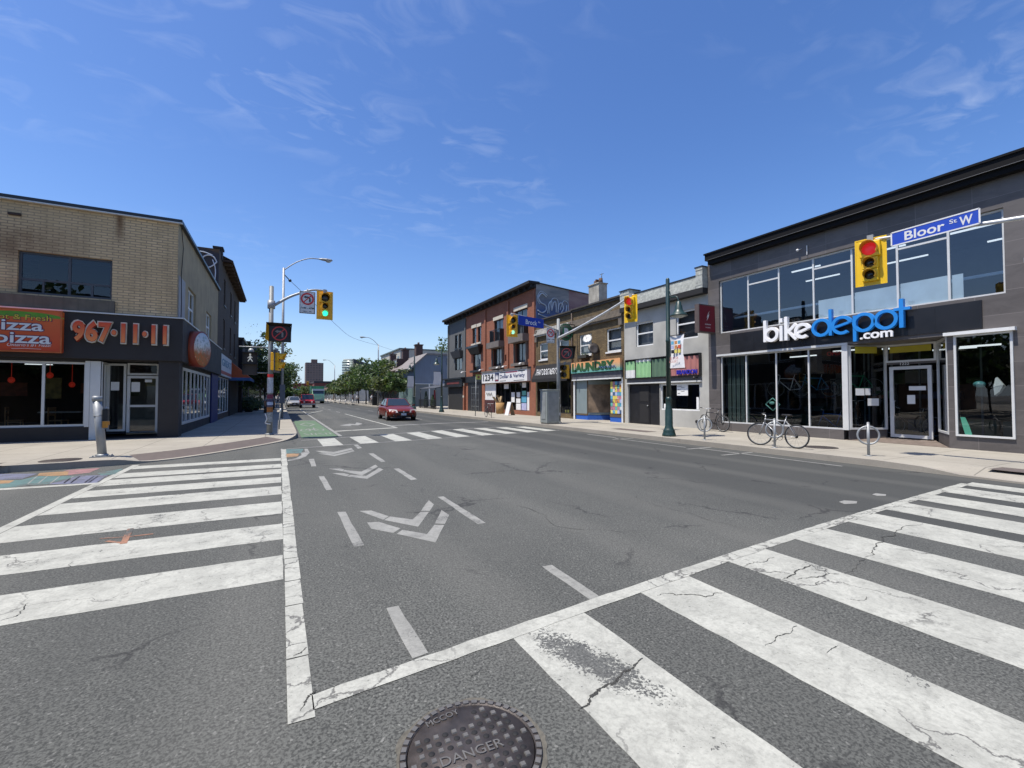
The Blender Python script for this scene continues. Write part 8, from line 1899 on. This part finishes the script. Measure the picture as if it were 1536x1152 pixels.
tree('second tree behind the left signal pole, reaching over the parked cars', -.6, 54, 6.9, 2.4, leaf_c, 22, n=4200, ls=.15, clear=.24)
tree('third street tree in the shade along the left sidewalk', -.9, 66, 7.0, 2.6, leaf_b, 23, n=3000, ls=.2, clear=.25)
tree('fourth street tree further along the left sidewalk', -.9, 80, 7.2, 2.8, leaf_a, 24, n=2600, ls=.24, clear=.25)
tree('sparse nearly bare tree with thin twigs rising above the left shops', -2.0, 58, 9.4, 2.6, leaf_c, 33, n=500, ls=.10, clear=.35, name='bare_tree', sparse=.5)
tree('tree tops showing over the blue gambrel house roof', 26, 74, 10.3, 4.2, leaf_a, 52, n=2600, ls=.26, name='garden_tree', clear=.3)
# trees along the side street outside the frame, mirrored in the shop glass
for i, (x, y) in enumerate(((-14, 15.6), (-22, 15.4), (-31, 15.5), (-13, 1.6), (-24, 2.0))):
    tree('leafy side street tree outside the picture, mirrored in the shop glass', x, y, 8, 3.2, leaf_b, 60 + i, n=1400, ls=.34, group='side street trees mirrored in glass', clear=.25)
# dark bush and planters in the shade on the left sidewalk
rn = random.Random(4)
for i, (x, y, s_) in enumerate(((-2.5, 47, .8), (-2.2, 51, .9))):
    t = thing('planter_shrub', ['dark bushy shrub in the shade below the oval sign', 'second dark shrub behind the first on the left sidewalk'][i], 'plant', (x, y, .15))
    m = MB()
    for k in range(900): u = Vector([rn.gauss(0, 1) for _ in range(3)]).normalized() * rn.random() ** .4; q = Vector((x + u.x * s_, y + u.y * s_, .15 + .75 + u.z * .7)); e = Vector([rn.uniform(-1, 1) for _ in range(3)]).normalized() * .09; f = e.orthogonal().normalized() * .05; m.poly([q - e, q + f, q + e, q - f])
    m.build('foliage', leaf_b, t); m = MB(); m.lathe((x, y, .15), [(.3, 0), (.4, .45), (.001, .4)], 14); m.build('pot', black_matt, t)

# ================================================================ people
skin = simple('skin', (.36, .20, .14), .6); hairm = simple('dark_hair', (.03, .02, .015), .8)
def person(label, shirt, pants, pose=0.0, loc=(0, 0, 0), rz=0, shirtn='shirt'):
    t = thing('person', label, 'person', (0, 0, 0))
    V = [(0, 0, .92), (0, 0, 1.10), (0, -.01, 1.30), (0, 0, 1.46), (0, -.02, 1.54), (0, -.02, 1.64), (0, -.02, 1.72),
         (.09, 0, .88), (.10, -.02 - pose, .48), (.10, .05 - pose * 1.6, .07), (.10, -.09 - pose * 1.6, .04),
         (-.09, 0, .88), (-.10, -.04 + pose, .48), (-.10, .10 + pose * 1.6, .09), (-.10, -.04 + pose * 1.6, .05),
         (.18, 0, 1.40), (.25, .04 + pose, 1.13), (.25, -.06 + pose, .90), (.245, -.10 + pose, .80),
         (-.18, 0, 1.40), (-.25, .02 - pose, 1.13), (-.25, -.10 - pose, .90), (-.245, -.14 - pose, .80)]
    E = [(0, 1), (1, 2), (2, 3), (3, 4), (4, 5), (5, 6), (0, 7), (7, 8), (8, 9), (9, 10), (0, 11), (11, 12), (12, 13), (13, 14), (3, 15), (15, 16), (16, 17), (17, 18), (3, 19), (19, 20), (20, 21), (21, 22)]
    Rr = [.13, .12, .14, .09, .055, .085, .08, .09, .065, .045, .035, .09, .065, .045, .035, .055, .042, .035, .032, .055, .042, .035, .032]
    me = bpy.data.meshes.new('body'); me.from_pydata(V, E, []); o = bpy.data.objects.new('body', me); COL.objects.link(o)
    md = o.modifiers.new('skin', 'SKIN'); 
    for i, r in enumerate(Rr): me.skin_vertices[0].data[i].radius = (r, r * .85)
    me.skin_vertices[0].data[0].use_root = True
    sb_ = o.modifiers.new('sub', 'SUBSURF'); sb_.levels = 1; sb_.render_levels = 1
    dg = bpy.context.evaluated_depsgraph_get(); m2 = bpy.data.meshes.new_from_object(o.evaluated_get(dg)); bpy.data.objects.remove(o)
    m2.materials.clear()
    for mt in (skin, shirt, pants, black_p): m2.materials.append(mt)
    for p in m2.polygons:
        c = p.center; p.use_smooth = True
        if c.z < .09: p.material_index = 3
        elif c.z < .98 and abs(c.x) < .19: p.material_index = 2
        elif 1.0 <= c.z < 1.5 and not (abs(c.x) > .21 and c.z < 1.15): p.material_index = 1
        elif c.z < 1.5 and abs(c.x) < .2: p.material_index = 1
        else: p.material_index = 0
    o = bpy.data.objects.new('body', m2); COL.objects.link(o); o.parent = t
    m = MB(); m.sphere((0, .012, 1.665), .098, 12, 8, (.92, 1, 1.05)); m.build('hair', hairm, t)
    return place(t, loc, rz)
me_test = None
wsh = simple('white_shirt', (.75, .75, .75), .8); gsh = simple('grey_shirt', (.2, .2, .22), .8); nav = simple('navy_trousers', (.03, .035, .06), .8); khk = simple('pale_trousers', (.30, .28, .24), .8)
person('person in a white shirt walking along the right sidewalk by the trees', wsh, khk, .16, (12.6, PXf(558, 605, 12.6)[0], .15), rad(10))
person('person in grey and dark clothes standing behind the left signal pole', gsh, nav, .08, (-.55, PYf(412, 600, 34)[0] * 0 + 31, .15), rad(170))
person('person in a pale shirt walking far along the right sidewalk near the white posts', wsh, nav, .14, (12.9, 88, .15), rad(-170))
person('person in dark clothes walking under the left trees far along the sidewalk', gsh, nav, .16, (-.2, 62, .15), rad(5))
person('person in dark clothes near the posts on the far right sidewalk', gsh, nav, .12, (13.3, 96, .15), rad(5))

# ================================================================ one mesh per countable piece
def split_pieces(o, nm):
    me = o.data; n = len(me.vertices); par_ = list(range(n))
    def find(a):
        while par_[a] != a: par_[a] = par_[par_[a]]; a = par_[a]
        return a
    for p in me.polygons:
        v = p.vertices; r = find(v[0])
        for q in v[1:]: par_[find(q)] = r
    groups = {}
    for p in me.polygons: groups.setdefault(find(p.vertices[0]), []).append(p)
    if len(groups) < 2: o.name = nm; return
    for g in groups.values():
        idx = sorted({v for p in g for v in p.vertices}); mp_ = {v: i for i, v in enumerate(idx)}
        m2 = bpy.data.meshes.new(nm); m2.from_pydata([tuple(me.vertices[v].co) for v in idx], [], [[mp_[v] for v in p.vertices] for p in g])
        for mt in me.materials: m2.materials.append(mt)
        for a, b in zip(m2.polygons, g): a.material_index = b.material_index; a.use_smooth = b.use_smooth
        c = bpy.data.objects.new(nm, m2); COL.objects.link(c); c.parent = o.parent; c.location = o.location
    bpy.data.objects.remove(o)
SPL = dict(menu_boards='menu_board', grips='grip', vent_holes='vent_hole', lintels='lintel', bay_boxes='bay_box', brackets='bracket', tube_lamps='tube_lamp', notices='notice', window_notices='window_notice', ceiling_lamps='ceiling_lamp', windows='window', corbels='corbel', posts='post', pier_bands='pier_band', window_posters='poster', door_panels='door_panel', yellow_banners='yellow_banner', corner_posts='corner_post', doors='door', window_sheets='window_sheet', piers='pier', lower_mullions='lower_mullion', lower_band='lower_band')
for o in [o for o in bpy.data.objects if o.type == 'MESH' and o.parent is not None and o.name.split('.')[0] in SPL]: split_pieces(o, SPL[o.name.split('.')[0]])
